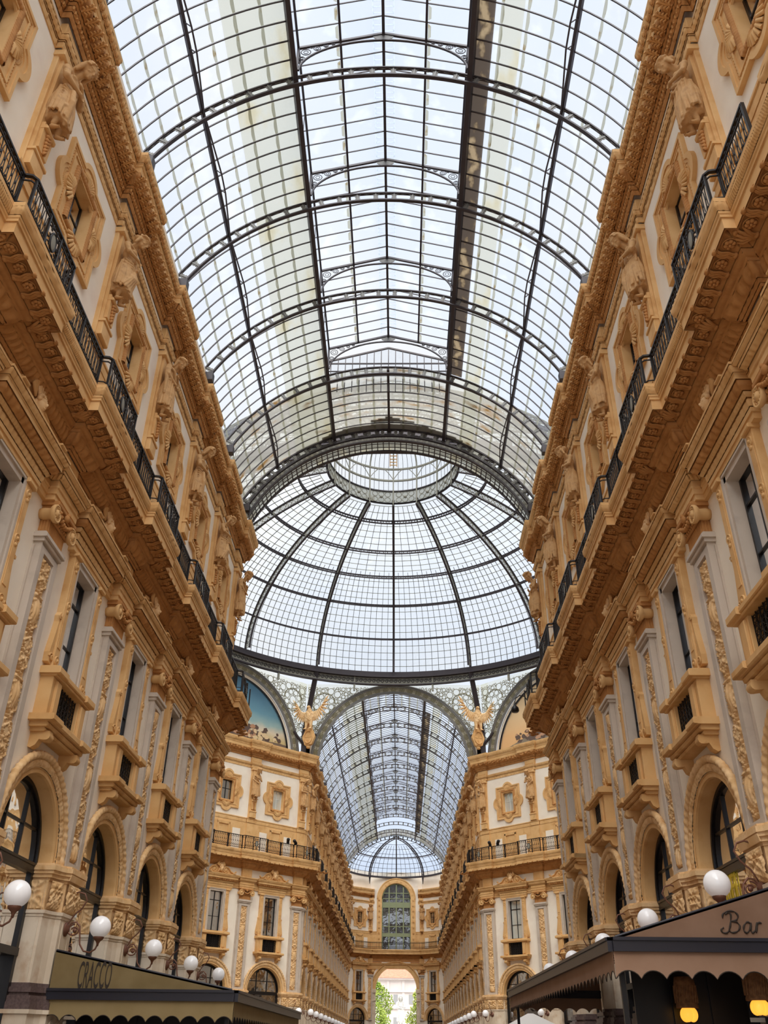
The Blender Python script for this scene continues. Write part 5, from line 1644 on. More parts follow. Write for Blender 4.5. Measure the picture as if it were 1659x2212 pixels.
for sd, (a, b) in (('left', (pL[0], pL[1])), ('right', (pL[6], pL[7]))):
    d, n, rz = seg_frame(a, b)
    ts = diag_ts() if sd == 'left' else [LD - t for t in diag_ts()]
    ts = sorted(ts, key=lambda t: (LD - t) if sd == 'left' else t)     # from the gallery corner outwards
    words = ['at the gallery corner', 'next out from the gallery corner', 'farthest out from the gallery corner']
    for k, t in enumerate(ts[:2]):
        put_pil(a, d, n, rz, t, f'on the octagon {sd} diagonal wall, {words[k]}', k + (0 if sd == 'left' else 1), False)
    for k in range(2):
        tm = (ts[k] + ts[k + 1]) / 2
        put_bay(a, d, n, rz, tm, f'on the octagon {sd} diagonal wall, {"beside the gallery corner" if k == 0 else "half hidden by the near wall"}', 0, False,
                mz=1 if sd == 'right' else 0, tall=(0 if (sd == 'left' and k == 1) else (1 if sd == 'right' else 2)), up=(1 if k == 0 else 0))
    us = []
    for k, t in enumerate(sorted(ts)):
        c = a + d * t
        us.append(((c.x, c.y, 0), rz, 'u'))
    us[0 if sd == 'right' else -1] = (us[0 if sd == 'right' else -1][0], rz, 'e' if sd == 'right' else 'f')
    for loc_, rz_, _w in us: tag(link('trim_19', SOFM, None, loc_, rz_), kind='structure')
    railing('black balcony railing on the octagon %s diagonal wall' % sd, us)
for sd, (a, b) in (('left', (pL[1], pL[2])), ('right', (pL[5], pL[6]))):
    d, n, rz = seg_frame(a, b)
    X = -W if sd == 'left' else W
    for k, y in enumerate(far_js):
        if y > 148.9: continue
        put_pil(Vector((X, 0)), Vector((0, 1)), n, rz, y, f'on the far {sd} wall, {ORD[k]} beyond the octagon', k, k > 1)
    for k in range(14):
        y = far_js[k] + B / 2
        put_bay(Vector((X, 0)), Vector((0, 1)), n, rz, y, f'on the far {sd} wall, {ORD[k]} bay beyond the octagon', k, k > 0, tall=k % 3, up=k % 2)
    railing('black balcony railing along the far %s wall' % sd, [((X, y, 0), rz, 'u') for y in far_js if y < 146])

# ------------------------------------------------------------------ end wall
ew = MB()
def EQ(x0, x1, z0, z1, y=YEND): ew.raw([(x0, y, z0), (x1, y, z0), (x1, y, z1), (x0, y, z1)], [(0, 1, 2, 3)])
PR, PZ = 3.22, 9.2      # portal
for sx in (-1, 1):
    a_, b_ = sorted((sx * PR, sx * 4.1)); EQ(a_, b_, 0, 12.8)
    a_, b_ = sorted((sx * 2.3, sx * 4.1)); EQ(a_, b_, 12.8, 24.6)
A = arc(0, PZ, PR, 0, PI, 32)
for i in range(32):
    (xa, za), (xb, zb) = A[i], A[i + 1]
    ew.raw([(xa, YEND, za), (xb, YEND, zb), (xb, YEND, 12.8), (xa, YEND, 12.8)], [(0, 1, 2, 3)])
    ew.raw([(xa, YEND, za), (xb, YEND, zb), (xb, YEND + 1.5, zb), (xa, YEND + 1.5, za)], [(0, 1, 2, 3)])
EQ(-2.3, 2.3, 12.8, 14.7)
A = arc(0, 22.0, 2.3, 0, PI, 24)
for i in range(24):
    (xa, za), (xb, zb) = A[i], A[i + 1]
    ew.raw([(xa, YEND, za), (xb, YEND, zb), (xb, YEND, 24.6), (xa, YEND, 24.6)], [(0, 1, 2, 3)])
EQ(-4.1, 4.1, 24.6, 26.0)
for sx in (-1, 1):
    ew.raw([(sx * PR, YEND, 0), (sx * PR, YEND + 1.5, 0), (sx * PR, YEND + 1.5, PZ), (sx * PR, YEND, PZ)], [(0, 1, 2, 3)])
for a, b in ((pL[2], pL[3]), (pL[4], pL[5])):
    d, n, rz = seg_frame(a, b); L = (b - a).length; c = (a + b) / 2
    wall_bay(ew, -L / 2, L / 2, TM((c.x, c.y, 0), rz), holes=True)
    ew.raw([(a.x, a.y, 25.2), (b.x, b.y, 25.2), (b.x, b.y, 26.0), (a.x, a.y, 26.0)], [(0, 1, 2, 3)])
single('wall_end', (ew, M_WHITE), kind='structure')
for a, b, sd in ((pL[2], pL[3], 'left'), (pL[4], pL[5], 'right')):
    d, n, rz = seg_frame(a, b); c = (a + b) / 2; L3 = (c.x, c.y, 0)
    UPW[0].place(L3, rz, f'lobed upper window in the end wall, {sd} of the great window', 'lobed windows of the end wall', True)
    TALL[2].place(L3, rz, f'tall dark window {sd} of the exit arch', 'tall windows of the end wall', True)
    ARCH.place(L3, rz, f'small arched shop window {sd} of the exit arch', 'shop arches of the end wall', True)
    MEZ[0].place(L3, rz, f'attic window behind the end balcony, {sd} side', 'attic windows of the end wall', True)
    for q, (pt) in enumerate((a if sd == 'left' else b, b if sd == 'left' else a)):
        if q == 0: continue
        PIL[1].place((pt.x, pt.y - 0.05, 0), PI, f'carved pilaster {sd} of the exit arch', 'pilasters of the end wall', True)
        STAT[q].place((pt.x, pt.y - 0.05, 0), PI, f'stone caryatid {sd} of the great end window', 'caryatids of the end wall', True)
# portal surround and great window
ps = Proto('exit_archway', 'archway')
pf = [(0.0, -1.5, 0.0, 0.1, 1, None, 1, 0, 0), (0.0, 0.1, 0.5, 0.12, 1, None, 1, 0, 0), (0.5, 0.12, 0.58, 0.22, 4, 'egg', 0.3, 0.05, 0), (0.58, 0.22, 0.7, 0.0, 1, None, 1, 0, 0)]
arp = arch_sweep(PR - 0.05, PZ, pf, [M_OCH], 64)
jbs = []
for sx in (-1, 1):
    jb = MB(); jbs.append(jb)
    a_, b_ = sorted((sx * (PR - 0.1), sx * (PR + 0.45))); jb.box(a_, b_, 0, 0.16, 0, PZ); jb.box(a_ - 0.08, b_ + 0.08, 0, 0.26, PZ - 0.5, PZ - 0.1); jb.box(a_ - 0.08, b_ + 0.08, 0, 0.26, PZ - 1.6, PZ - 1.45)
ps.part('archivolt', arp)
for q in jbs: ps.part('jamb', (q, M_PIER))
sp_ = MB()
for sx in (-1, 1): sp_.poly([(sx * 3.9, 12.9), (sx * 3.9, 10.2), (sx * 3.3, 11.7), (sx * 2.2, 12.9)], 0, 0.06)
sp_.box(-4.1, 4.1, 0, 0.05, 12.95, 13.4)
ps.part('spandrel_panels', (sp_, M_OCHD))
ps.place((0, YEND, 0), PI, 'tall round exit archway at the end of the gallery, open to the piazza')
gw = Proto('great_arched_window', 'window')
pf = [(0.0, -0.4, 0.0, 0.1, 1, None, 1, 0, 0), (0.0, 0.1, 0.1, 0.14, 1, None, 1, 0, 0), (0.1, 0.1, 0.6, 0.1, 6, 'star', 0.9, 0.05, 0), (0.6, 0.1, 0.8, 0.16, 3, 'bead', 0.3, 0.05, 0), (0.8, 0.16, 0.85, 0, 1, None, 1, 0, 0)]
arp = arch_sweep(2.3, 22.0, pf, [M_OCH], 64)
j2 = MB()
for sx in (-1, 1):
    a_, b_ = sorted((sx * 2.3, sx * 3.1)); j2.box(a_, b_, 0, 0.1, 14.6, 22.0)
    for k in range(9): disc_rings(j2, (sx * 2.72, 0.1, 15.4 + k * 0.8), 0.18, 0.04)
gw.part('carved_surround', arp + [(j2, M_OCH)])
fr = MB()
for x in (-2.25, -1.15, 0, 1.15, 2.25):
    h = math.sqrt(max(0, 2.3 ** 2 - x * x)); fr.box(x - 0.09, x + 0.09, -0.3, -0.1, 14.6, 22 + max(h, 0.1))
for z, t in ((16.5, 0.5), (17.9, 0.12), (20.7, 0.8), (22.0, 0.1), (22.8, 0.12)): 
    h = math.sqrt(max(0.01, 2.3 ** 2 - max(0, z - 22) ** 2)); fr.box(-h, h, -0.3, -0.12, z, z + t)
for m_, _ in arch_sweep(2.3, 22.0, [(-0.15, -0.3, -0.15, -0.1, 1, None, 1, 0, 0), (-0.15, -0.1, 0, -0.1, 1, None, 1, 0, 0)], [None], 32): fr.add(m_)
gw.part('green_frame', (fr, M_GRNF), label='pale green window frame')
gp = MB()
pts = [(0, 22.0)] + arc(0, 22.0, 2.3, 0, PI, 24)
gp.raw([(q[0], -0.25, q[1]) for q in pts], [(0, i, i + 1) for i in range(1, 25)])
gp.raw([(-2.3, -0.25, 14.6), (2.3, -0.25, 14.6), (2.3, -0.25, 22.0), (-2.3, -0.25, 22.0)], [(0, 1, 2, 3)])
gw.part('pane', (gp, M_WIN))
gw.place((0, YEND, 0), PI, 'great round-headed window with green frame above the exit arch')
r_ = Proto('balcony_railing', 'railing')
er = MB()
P3 = [(-7.0, 3.0 + 0.9), (-4.0, 0.9), (4.0, 0.9), (7.0, 3.9)]
for z in (14.75, 14.95, 15.5, 15.62): er.tube([(x, y, z) for x, y in P3], 0, rect=(0.06, 0.05), up=(0, 0, 1))
for i in range(3):
    a = Vector(P3[i]); b = Vector(P3[i + 1]); k = int((b - a).length / 0.16)
    for j in range(k):
        c = a + (b - a) * (j / k); er.box(c.x - 0.02, c.x + 0.02, c.y - 0.02, c.y + 0.02, 14.62, 15.6)
r_.part('iron_bars', (er, M_IRON)).place((0, YEND, 0), PI, 'black balcony railing curving across the end wall above the exit arch', 'wrought iron balcony railings')

# ------------------------------------------------------------------ barrel roofs
def roof_arm(root, y0, n, period, lantern_rng, stain_rng=()):
    cache = {}
    for k in range(n):
        lan = k in lantern_rng
        key = (lan, k in stain_rng)
        if key not in cache:
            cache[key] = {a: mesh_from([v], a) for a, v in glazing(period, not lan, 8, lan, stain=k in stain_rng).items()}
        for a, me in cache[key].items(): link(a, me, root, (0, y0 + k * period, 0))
ceil1 = tag(link('ceiling_near', None), kind='structure')
roof_arm(ceil1, YR0 - 5 * B, 9, B, range(0, 8), (8,))
RIB = make_rib(); BRC = make_brace()
for k in range(-5, 5):
    y = YR0 + k * B
    vis = in_view(0, y, 30) or in_view(6.9, y, 26, 100)
    if not vis: continue
    RIB.place((0, y, 0), 0, f'dark lattice steel arch across the near glass vault, {ORD[nxt("rib")]} from the camera', 'lattice arches of the near vault')
    if k < 4 and in_view(0, y, 32): BRC.place((0, y, 0), 0, f'pierced truss under the near roof ridge, {ORD[nxt("brc")]} from the camera', 'ridge trusses of the near vault')
# lantern end gable
g = Proto('lantern_gable', 'window')
gm = MB(); yg_ = 0
for k in range(17):
    x = -2.9 + 5.8 * k / 16; top = 32.06 - abs(x) * 0.29
    gm.box(x - 0.02, x + 0.02, -0.02, 0.02, 29.2, top)
gm.box(-3, 3, -0.03, 0.03, 31.0, 31.06); gm.box(-3, 3, -0.03, 0.03, 30.5, 30.54)
for sx in (-1, 1): gm.tube([(sx * 3.05, 0, 31.18), (0, 0, 32.08)], 0, rect=(0.07, 0.09), up=(0, 0, 1))
gg = MB(); gg.raw([(-2.95, 0.03, 30.1), (2.95, 0.03, 30.1), (2.95, 0.03, 31.2), (0, 0.03, 32.05), (-2.95, 0.03, 31.2)], [(0, 1, 2, 3, 4)])
g.part('bars', (gm, M_STEEL)).part('pane', (gg, M_GLASS))
g.place((0, YR0 + 3 * B + 0.9, 0), 0, 'glazed end gable of the near roof lantern')

# girder at the near side of the octagon
gd = Proto('octagon_girder', 'roof arch')
cen = Vector((0, 0, ZC))
upf = lambda q: (Vector((q.x, 0, q.z)) - cen)
CUT = R(66)
A = [-CUT + 2 * CUT * i / 80 for i in range(81)]
ch = MB(); wb = MB(); pn = MB(); sofp = MB()
for y in (0.0, 0.95):
    for r_0, w_, h_ in ((7.82, 0.16, 0.07), (8.2, 0.1, 0.05), (8.58, 0.2, 0.08)):
        ch.tube([vp(r_0, a, y) for a in A], 0, rect=(w_, h_), up=upf)
def pt_(a, u, r): return (r * math.sin(a) + u * math.cos(a), ZC + r * math.cos(a) - u * math.sin(a))
m = 30
for i in range(m):
    a = -CUT + 2 * CUT * (i + 0.5) / m; ha = CUT / m
    hw = ha * 8.4
    # plate with a star shaped hole
    outer = []; inner = []
    for k in range(24):
        t = 2 * PI * k / 24
        c_, s_ = math.cos(t), math.sin(t)
        sq = max(abs(c_), abs(s_))
        outer.append(pt_(a, hw * c_ / sq, 8.39 + 0.19 * s_ / sq))
        rr = (0.72 + 0.16 * math.cos(8 * t)) / max(sq, 0.75) * 0.92
        inner.append(pt_(a, hw * c_ * rr, 8.39 + 0.14 * s_ * rr))
    wb.ring(outer, inner, -0.01, 0.01)
    wb.box(0, 0, 0, 0, 0, 0) if False else None
m = 58
for i in range(m):
    a = -CUT + 2 * CUT * (i + 0.5) / m; hw = CUT / m * 8.0 * 0.9
    for (u0, u1, r0, r1) in ((-hw, -hw * 0.86, 7.88, 8.16), (hw * 0.86, hw, 7.88, 8.16)):
        wb.poly([pt_(a, u0, r0), pt_(a, u1, r0), pt_(a, u1, r1), pt_(a, u0, r1)], -0.02, 0.02)
    for u in (-0.07, 0.07):
        for rr in (7.95, 8.09):
            c_ = pt_(a, u, rr)
            wb.tube([(c_[0] + 0.045 * math.cos(t), 0, c_[1] + 0.045 * math.sin(t)) for t in [2 * PI * k / 6 for k in range(6)]], 0.012, 4, closed=True)
    for y in np.arange(0.16, 0.95, 0.2):
        pass
sf = MB()
for i in range(m + 1):
    a = -CUT + 2 * CUT * i / m
    sf.tube([vp(7.84, a, 0.0), vp(7.84, a, 0.95)], 0, rect=(0.05, 0.03), up=upf)
for y in (0.3, 0.62): sf.tube([vp(7.84, a, y) for a in A], 0, rect=(0.04, 0.03), up=upf)
pn.grid(np.array([[vp(7.9, a, y) for y in (0.0, 0.95)] for a in A]))
pn.grid(np.array([[vp(r0, a, 0.5) for r0 in (7.9, 8.6)] for a in A]))
gd.part('chords', (ch, M_STEEL)).part('pierced_plates', (wb, M_STEELG)).part('soffit_bars', (sf, M_STEEL)).part('soffit_panels', (pn, M_CREAM))
gd.place((0, YR0 + 4 * B + 0.05, 0), 0, 'deep double iron girder arch where the near vault meets the dome')

# far vault
ceil2 = tag(link('ceiling_far', None), kind='structure')
YV = YF + 0.6; PV = B
roof_arm(ceil2, YV, 13, PV, range(1, 12), (12,))
for k in range(0, 14):
    RIB.place((0, YV + PV * k, 0), 0, f'lattice steel arch of the far vault, {ORD[k]} beyond the dome', 'lattice arches of the far vault', k > 0)
    if 1 <= k <= 11: BRC.place((0, YV + PV * k, 0), 0, f'ridge truss of the far vault, {ORD[k - 1]} beyond the dome', 'ridge trusses of the far vault', True)
# apse half dome
ap = MB(); apb = MB(); apr = MB()
YA = YV + 13 * PV; RX = 8.05; DY = YEND - YA + 0.1
def apt(b, t, k=1.0):
    # b 0..pi around, t 0 apex..1 base
    r = math.sin(t * PI / 2) * k
    return (RX * r * math.cos(b), YA + DY * r * math.sin(b), 25.2 + 4.75 * math.cos(t * PI / 2) * k)
Bs = [PI * i / 32 for i in range(33)]; Ts = [i / 12 for i in range(13)]
ap.grid(np.array([[apt(b, t, 1.02) for t in Ts] for b in Bs]))
for i, b in enumerate(Bs):
    if i % 8 == 0: continue
    apb.tube([apt(b, t) for t in Ts[4:]], 0, rect=(0.045, 0.05), up=(0, 0, 1))
for t in (0.3, 0.42, 0.53, 0.63, 0.73, 0.82, 0.91): apb.tube([apt(b, t) for b in Bs], 0, rect=(0.05, 0.05), up=(0, 0, 1))
apd = Proto('apse_half_dome', 'dome')
for i, b in enumerate((PI / 4 * 1.25, PI / 2, PI - PI / 4 * 1.25)):
    rbm = MB()
    rbm.tube([apt(b, t, 0.99) for t in Ts], 0, rect=(0.18, 0.12), up=(0, 0, 1))
    if i != 1:
        rbm.tube([apt(b, t, 0.93) for t in Ts], 0, rect=(0.14, 0.1), up=(0, 0, 1))
        for k in range(14):
            t = (k + 0.5) / 14; rbm.tube([apt(b, t, 0.93), apt(b, t, 0.99)], 0.05, 4)
        e = apt(b, 1.0, 0.96); rbm.tube([e, (e[0], e[1], e[2] - 1.2)], [0.2, 0.05], 6)
    apd.part('lattice_rib', (rbm, M_STEEL))
apd.part('glass_panes', (ap, M_GLASS)).part('glazing_bars', (apb, M_STEEL))
mr = MB(); mr.tube([apt(b, 0.6, 0.97) for b in Bs], 0, rect=(0.14, 0.14), up=(0, 0, 1)); mr.tube([apt(b, 1.0, 0.99) for b in Bs], 0, rect=(0.3, 0.25), up=(0, 0, 1))
apd.part('ring_beams', (mr, M_STEEL))
apd.place((0, 0, 0), 0, 'glazed half dome closing the far vault above the end wall')
# ------------------------------------------------------------------ central dome
DR, DZ, DH = 18.2, 30.85, 11.0
def dp(a, r, off=0.0):
    """point on the dome; a = 0 points down the far gallery; off = inward offset"""
    q = max(0.0, 1 - (r / DR) ** 2)
    z = DZ + DH * math.sqrt(q)
    nx, nz = r / DR ** 2, math.sqrt(q) / DH
    L = math.hypot(nx, nz); nx /= L; nz /= L
    rr = r - off * nx
    return (rr * math.sin(a), YC - 0.1 + rr * math.cos(a), z - off * nz)
RO = 5.2
RL = [17.5, 15.65, 13.4, 11.0, 7.7]
prof_r = [DR * math.sin(t) for t in np.linspace(PI / 2, math.asin(RO / DR), 26)]
dome = Proto('great_dome', 'dome')
gl = MB(); gl.grid(np.array([[dp(2 * PI * i / 96, r, -0.05) for r in prof_r] for i in range(96)]), closeu=True)
dome.part('glass_panes', (gl, M_GLASSD))
bars = MB(); hb = MB()
for s_ in range(16):
    for k in range(1, 12):
        a = 2 * PI * (s_ + k / 12) / 16
        rin = 12.5 if k % 2 else 5.3
        P = [dp(a, r) for r in prof_r if r >= rin]
        bars.tube(P, 0, rect=(0.035, 0.045), up=(0, 0, 1))
edges = [DR] + RL + [RO]
angs = [2 * PI * i / 96 for i in range(96)]
for i in range(len(edges) - 1):
    t0 = math.acos(edges[i] / DR); t1 = math.acos(edges[i + 1] / DR)
    nn = 5 if i < 5 else 3
    for k in range(1, nn):
        r = DR * math.cos(t0 + (t1 - t0) * k / nn)
        hb.tube([dp(a, r, -0.03) for a in angs], 0, rect=(0.05, 0.03), up=(0, 0, 1), closed=True)
dome.part('glazing_bars', (bars, M_STEEL)).part('pane_overlaps', (hb, M_LAP))
for r in RL:
    rg = MB()
    rg.tube([dp(a, r, 0.05) for a in angs], 0, rect=(0.13, 0.1), up=(0, 0, 1), closed=True)
    rg.tube([dp(a, r + 0.02, 0.36) for a in angs], 0, rect=(0.13, 0.08), up=(0, 0, 1), closed=True)
    for i in range(96 * 2):
        a = 2 * PI * (i + 0.5) / 192
        rg.tube([dp(a, r, 0.05), dp(a, r + 0.02, 0.36)], 0.035, 4, cap=False)
    dome.part('ring_purlin', (rg, M_STEEL))
for s_ in range(16):
    a = 2 * PI * s_ / 16
    rb = MB(); wb_ = MB()
    rb.tube([dp(a, r, 0.04) for r in prof_r], 0, rect=(0.2, 0.08), up=(0, 0, 1))
    rb.tube([dp(a, r, 0.66) for r in prof_r], 0, rect=(0.16, 0.07), up=(0, 0, 1))
    # web of pierced circles
    P0 = [Vector(dp(a, r, 0.35)) for r in prof_r]
    d_ = [0]
    for i in range(len(P0) - 1): d_.append(d_[-1] + (P0[i + 1] - P0[i]).length)
    n_ = int(d_[-1] / 0.58)
    e1 = Vector((math.sin(a), math.cos(a), 0)); 
    for k in range(n_):
        s0 = (k + 0.5) * d_[-1] / n_
        i = max(j for j in range(len(d_)) if d_[j] <= s0)
        i = min(i, len(P0) - 2)
        c = P0[i] + (P0[i + 1] - P0[i]) * ((s0 - d_[i]) / (d_[i + 1] - d_[i]))
        t = (P0[i + 1] - P0[i]).normalized(); nrm = t.cross(Vector((math.cos(a), -math.sin(a), 0))).normalized()
        wb_.tube([c + t * (0.235 * math.cos(u)) + nrm * (0.235 * math.sin(u)) for u in [2 * PI * q / 12 for q in range(12)]], 0.035, 4, closed=True)
        for q in range(4):
            u = PI / 4 + PI / 2 * q
            cc = c + t * (0.1 * math.cos(u)) + nrm * (0.1 * math.sin(u))
            wb_.tube([cc + t * (0.075 * math.cos(v)) + nrm * (0.075 * math.sin(v)) for v in [2 * PI * w_ / 6 for w_ in range(6)]], 0.022, 4, closed=True)
        wb_.tube([c + t * 0.29 - nrm * 0.3, c + t * 0.29 + nrm * 0.3], 0.03, 4)
    dome.part('pierced_rib', (rb, M_STEEL), sub=[('rib_tracery', (wb_, M_STEELL))])
# base ring
rg = MB(); sc = MB()
for (r0, z0, z1, w_) in ((DR + 0.05, 30.45, 30.9, 0.3), (DR - 0.1, 30.3, 30.42, 0.5), (DR, 29.62, 29.72, 0.3)):
    rg.lathe([(r0 - w_ / 2, z0), (r0 + w_ / 2, z0), (r0 + w_ / 2, z1), (r0 - w_ / 2, z1), (r0 - w_ / 2, z0)], (0, YC - 0.1, 0), 96)
rg.sm = [(n, False) for n, _ in rg.sm]
dome.part('base_ring', (rg, M_STEEL))
sc.lathe([(DR - 0.02, 29.72), (DR - 0.02, 30.3)], (0, YC - 0.1, 0), 96)
scd = MB()
for i in range(288):
    a = 2 * PI * (i + 0.5) / 288
    if math.cos(a) < 0.25: continue
    c = (( DR - 0.06) * math.sin(a), YC - 0.1 + (DR - 0.06) * math.cos(a), 30.01)
    tx, ty = math.cos(a), -math.sin(a)
    scd.tube([(c[0] + tx * q * math.cos(u), c[1] + ty * q * math.cos(u), c[2] + q * math.sin(u)) for u, q in [(2.0 * PI * k / 12 * 1.35, 0.19 * (1 - 0.75 * k / 12)) for k in range(13)]], 0.028, 4)
dome.part('scroll_frieze', (sc, M_STEELL), sub=[('running_scrolls', (scd, M_STEEL))])
# oculus ring and lantern
oc = MB()
zo0, zo1 = 41.0, 42.35
oc.lathe([(RO, zo0), (RO + 0.15, zo0), (RO + 0.15, zo0 + 0.1), (RO, zo0 + 0.1)], (0, YC - 0.1, 0), 64)
oc.lathe([(RO, zo1 - 0.12), (RO + 0.2, zo1 - 0.12), (RO + 0.2, zo1), (RO, zo1), (RO - 0.05, zo1 - 0.12)], (0, YC - 0.1, 0), 64)
dome.part('oculus_ring', (oc, M_STEEL))
ocw = MB(); ocg = MB()
ocg.lathe([(RO + 0.12, zo0 + 0.1), (RO + 0.12, zo1 - 0.1)], (0, YC - 0.1, 0), 64)
def cpt(a, r, z): return (r * math.sin(a), YC - 0.1 + r * math.cos(a), z)
for s_ in range(16):
    for k in range(-1, 2):
        for zz in (-1, 1):
            a = 2 * PI * (s_ + 0.5) / 16 + k * 0.105
            ocw.tube([cpt(a + 0.045 * math.cos(u), RO + 0.04, (zo0 + zo1) / 2 + zz * 0.27 + 0.24 * math.sin(u)) for u in [2 * PI * q / 12 for q in range(12)]], 0.035, 4, closed=True)
    a = 2 * PI * (s_ + 0.5) / 16
    ocw.ell(cpt(a, RO + 0.04, (zo0 + zo1) / 2), (0.14, 0.14, 0.14), 8, 6)
    a = 2 * PI * s_ / 16
    ocw.tube([cpt(a, RO, zo0), cpt(a, RO, zo1)], 0.07, 6)
dome.part('oculus_tracery', (ocw, M_STEELL)).part('oculus_backing', (ocg, M_CREAM))
la = MB(); lb_ = MB(); lgm = MB()
for s_ in range(16):
    a = 2 * PI * s_ / 16
    la.tube([cpt(a, 5.25, zo1), cpt(a, 5.3, 44.6)], 0, rect=(0.1, 0.1), up=(0, 0, 1))
    la.tube([cpt(a, 5.3 * math.cos(t), 44.6 + 3.2 * math.sin(t)) for t in np.linspace(0, PI / 2, 12)], 0, rect=(0.1, 0.14), up=(0, 0, 1))
    for q in (0.75, -0.75):
        la.tube([cpt(a + q * 0.26 * t, 5.25, 43.5 + 1.1 * math.sin(t * PI / 2)) for t in np.linspace(0, 1, 7)], 0.035, 5)
    for k in range(1, 5):
        b = a + 2 * PI / 16 * k / 5
        lb_.tube([cpt(b, 5.35, zo1), cpt(b, 5.35, 44.6)] + [cpt(b, 5.35 * math.cos(t), 44.6 + 3.25 * math.sin(t)) for t in np.linspace(0.1, 1.3, 8)], 0.018, 4)
for z, r in ((44.6, 5.3), (43.4, 5.3)): la.tube([cpt(2 * PI * k / 48, r, z) for k in range(48)], 0, rect=(0.14, 0.14), up=(0, 0, 1), closed=True)
for t in (0.5, 0.95): lb_.tube([cpt(2 * PI * k / 48, 5.35 * math.cos(t), 44.6 + 3.25 * math.sin(t)) for k in range(48)], 0.04, 4, closed=True)
lgm.lathe([(5.4, zo1), (5.4, 44.6)] + [(5.4 * math.cos(t), 44.6 + 3.3 * math.sin(t)) for t in np.linspace(0.1, PI / 2 - 0.01, 10)], (0, YC - 0.1, 0), 48)
dome.part('lantern_frame', (la, M_STEELL)).part('lantern_bars', (lb_, M_STEEL)).part('lantern_glass', (lgm, M_GLASSD))
lad = MB()
for k in range(14):
    t = 0.1 + 1.2 * k / 14
    z = 44.6 + 3.1 * math.sin(t); r = 5.1 * math.cos(t)
    lad.box(-0.3, 0.3, YC - 0.1 + r - 0.03, YC - 0.1 + r + 0.03, z - 0.03, z + 0.03)
for x in (-0.3, 0.3): lad.tube([(x, YC - 0.1 + 5.1 * math.cos(t), 44.6 + 3.1 * math.sin(t)) for t in np.linspace(0.05, 1.35, 10)], 0.035, 5)
dome.part('lantern_ladder', (lad, M_OCH))
dome.place((0, 0, 0), 0, 'great glass dome over the crossing with pierced iron ribs and central oculus')

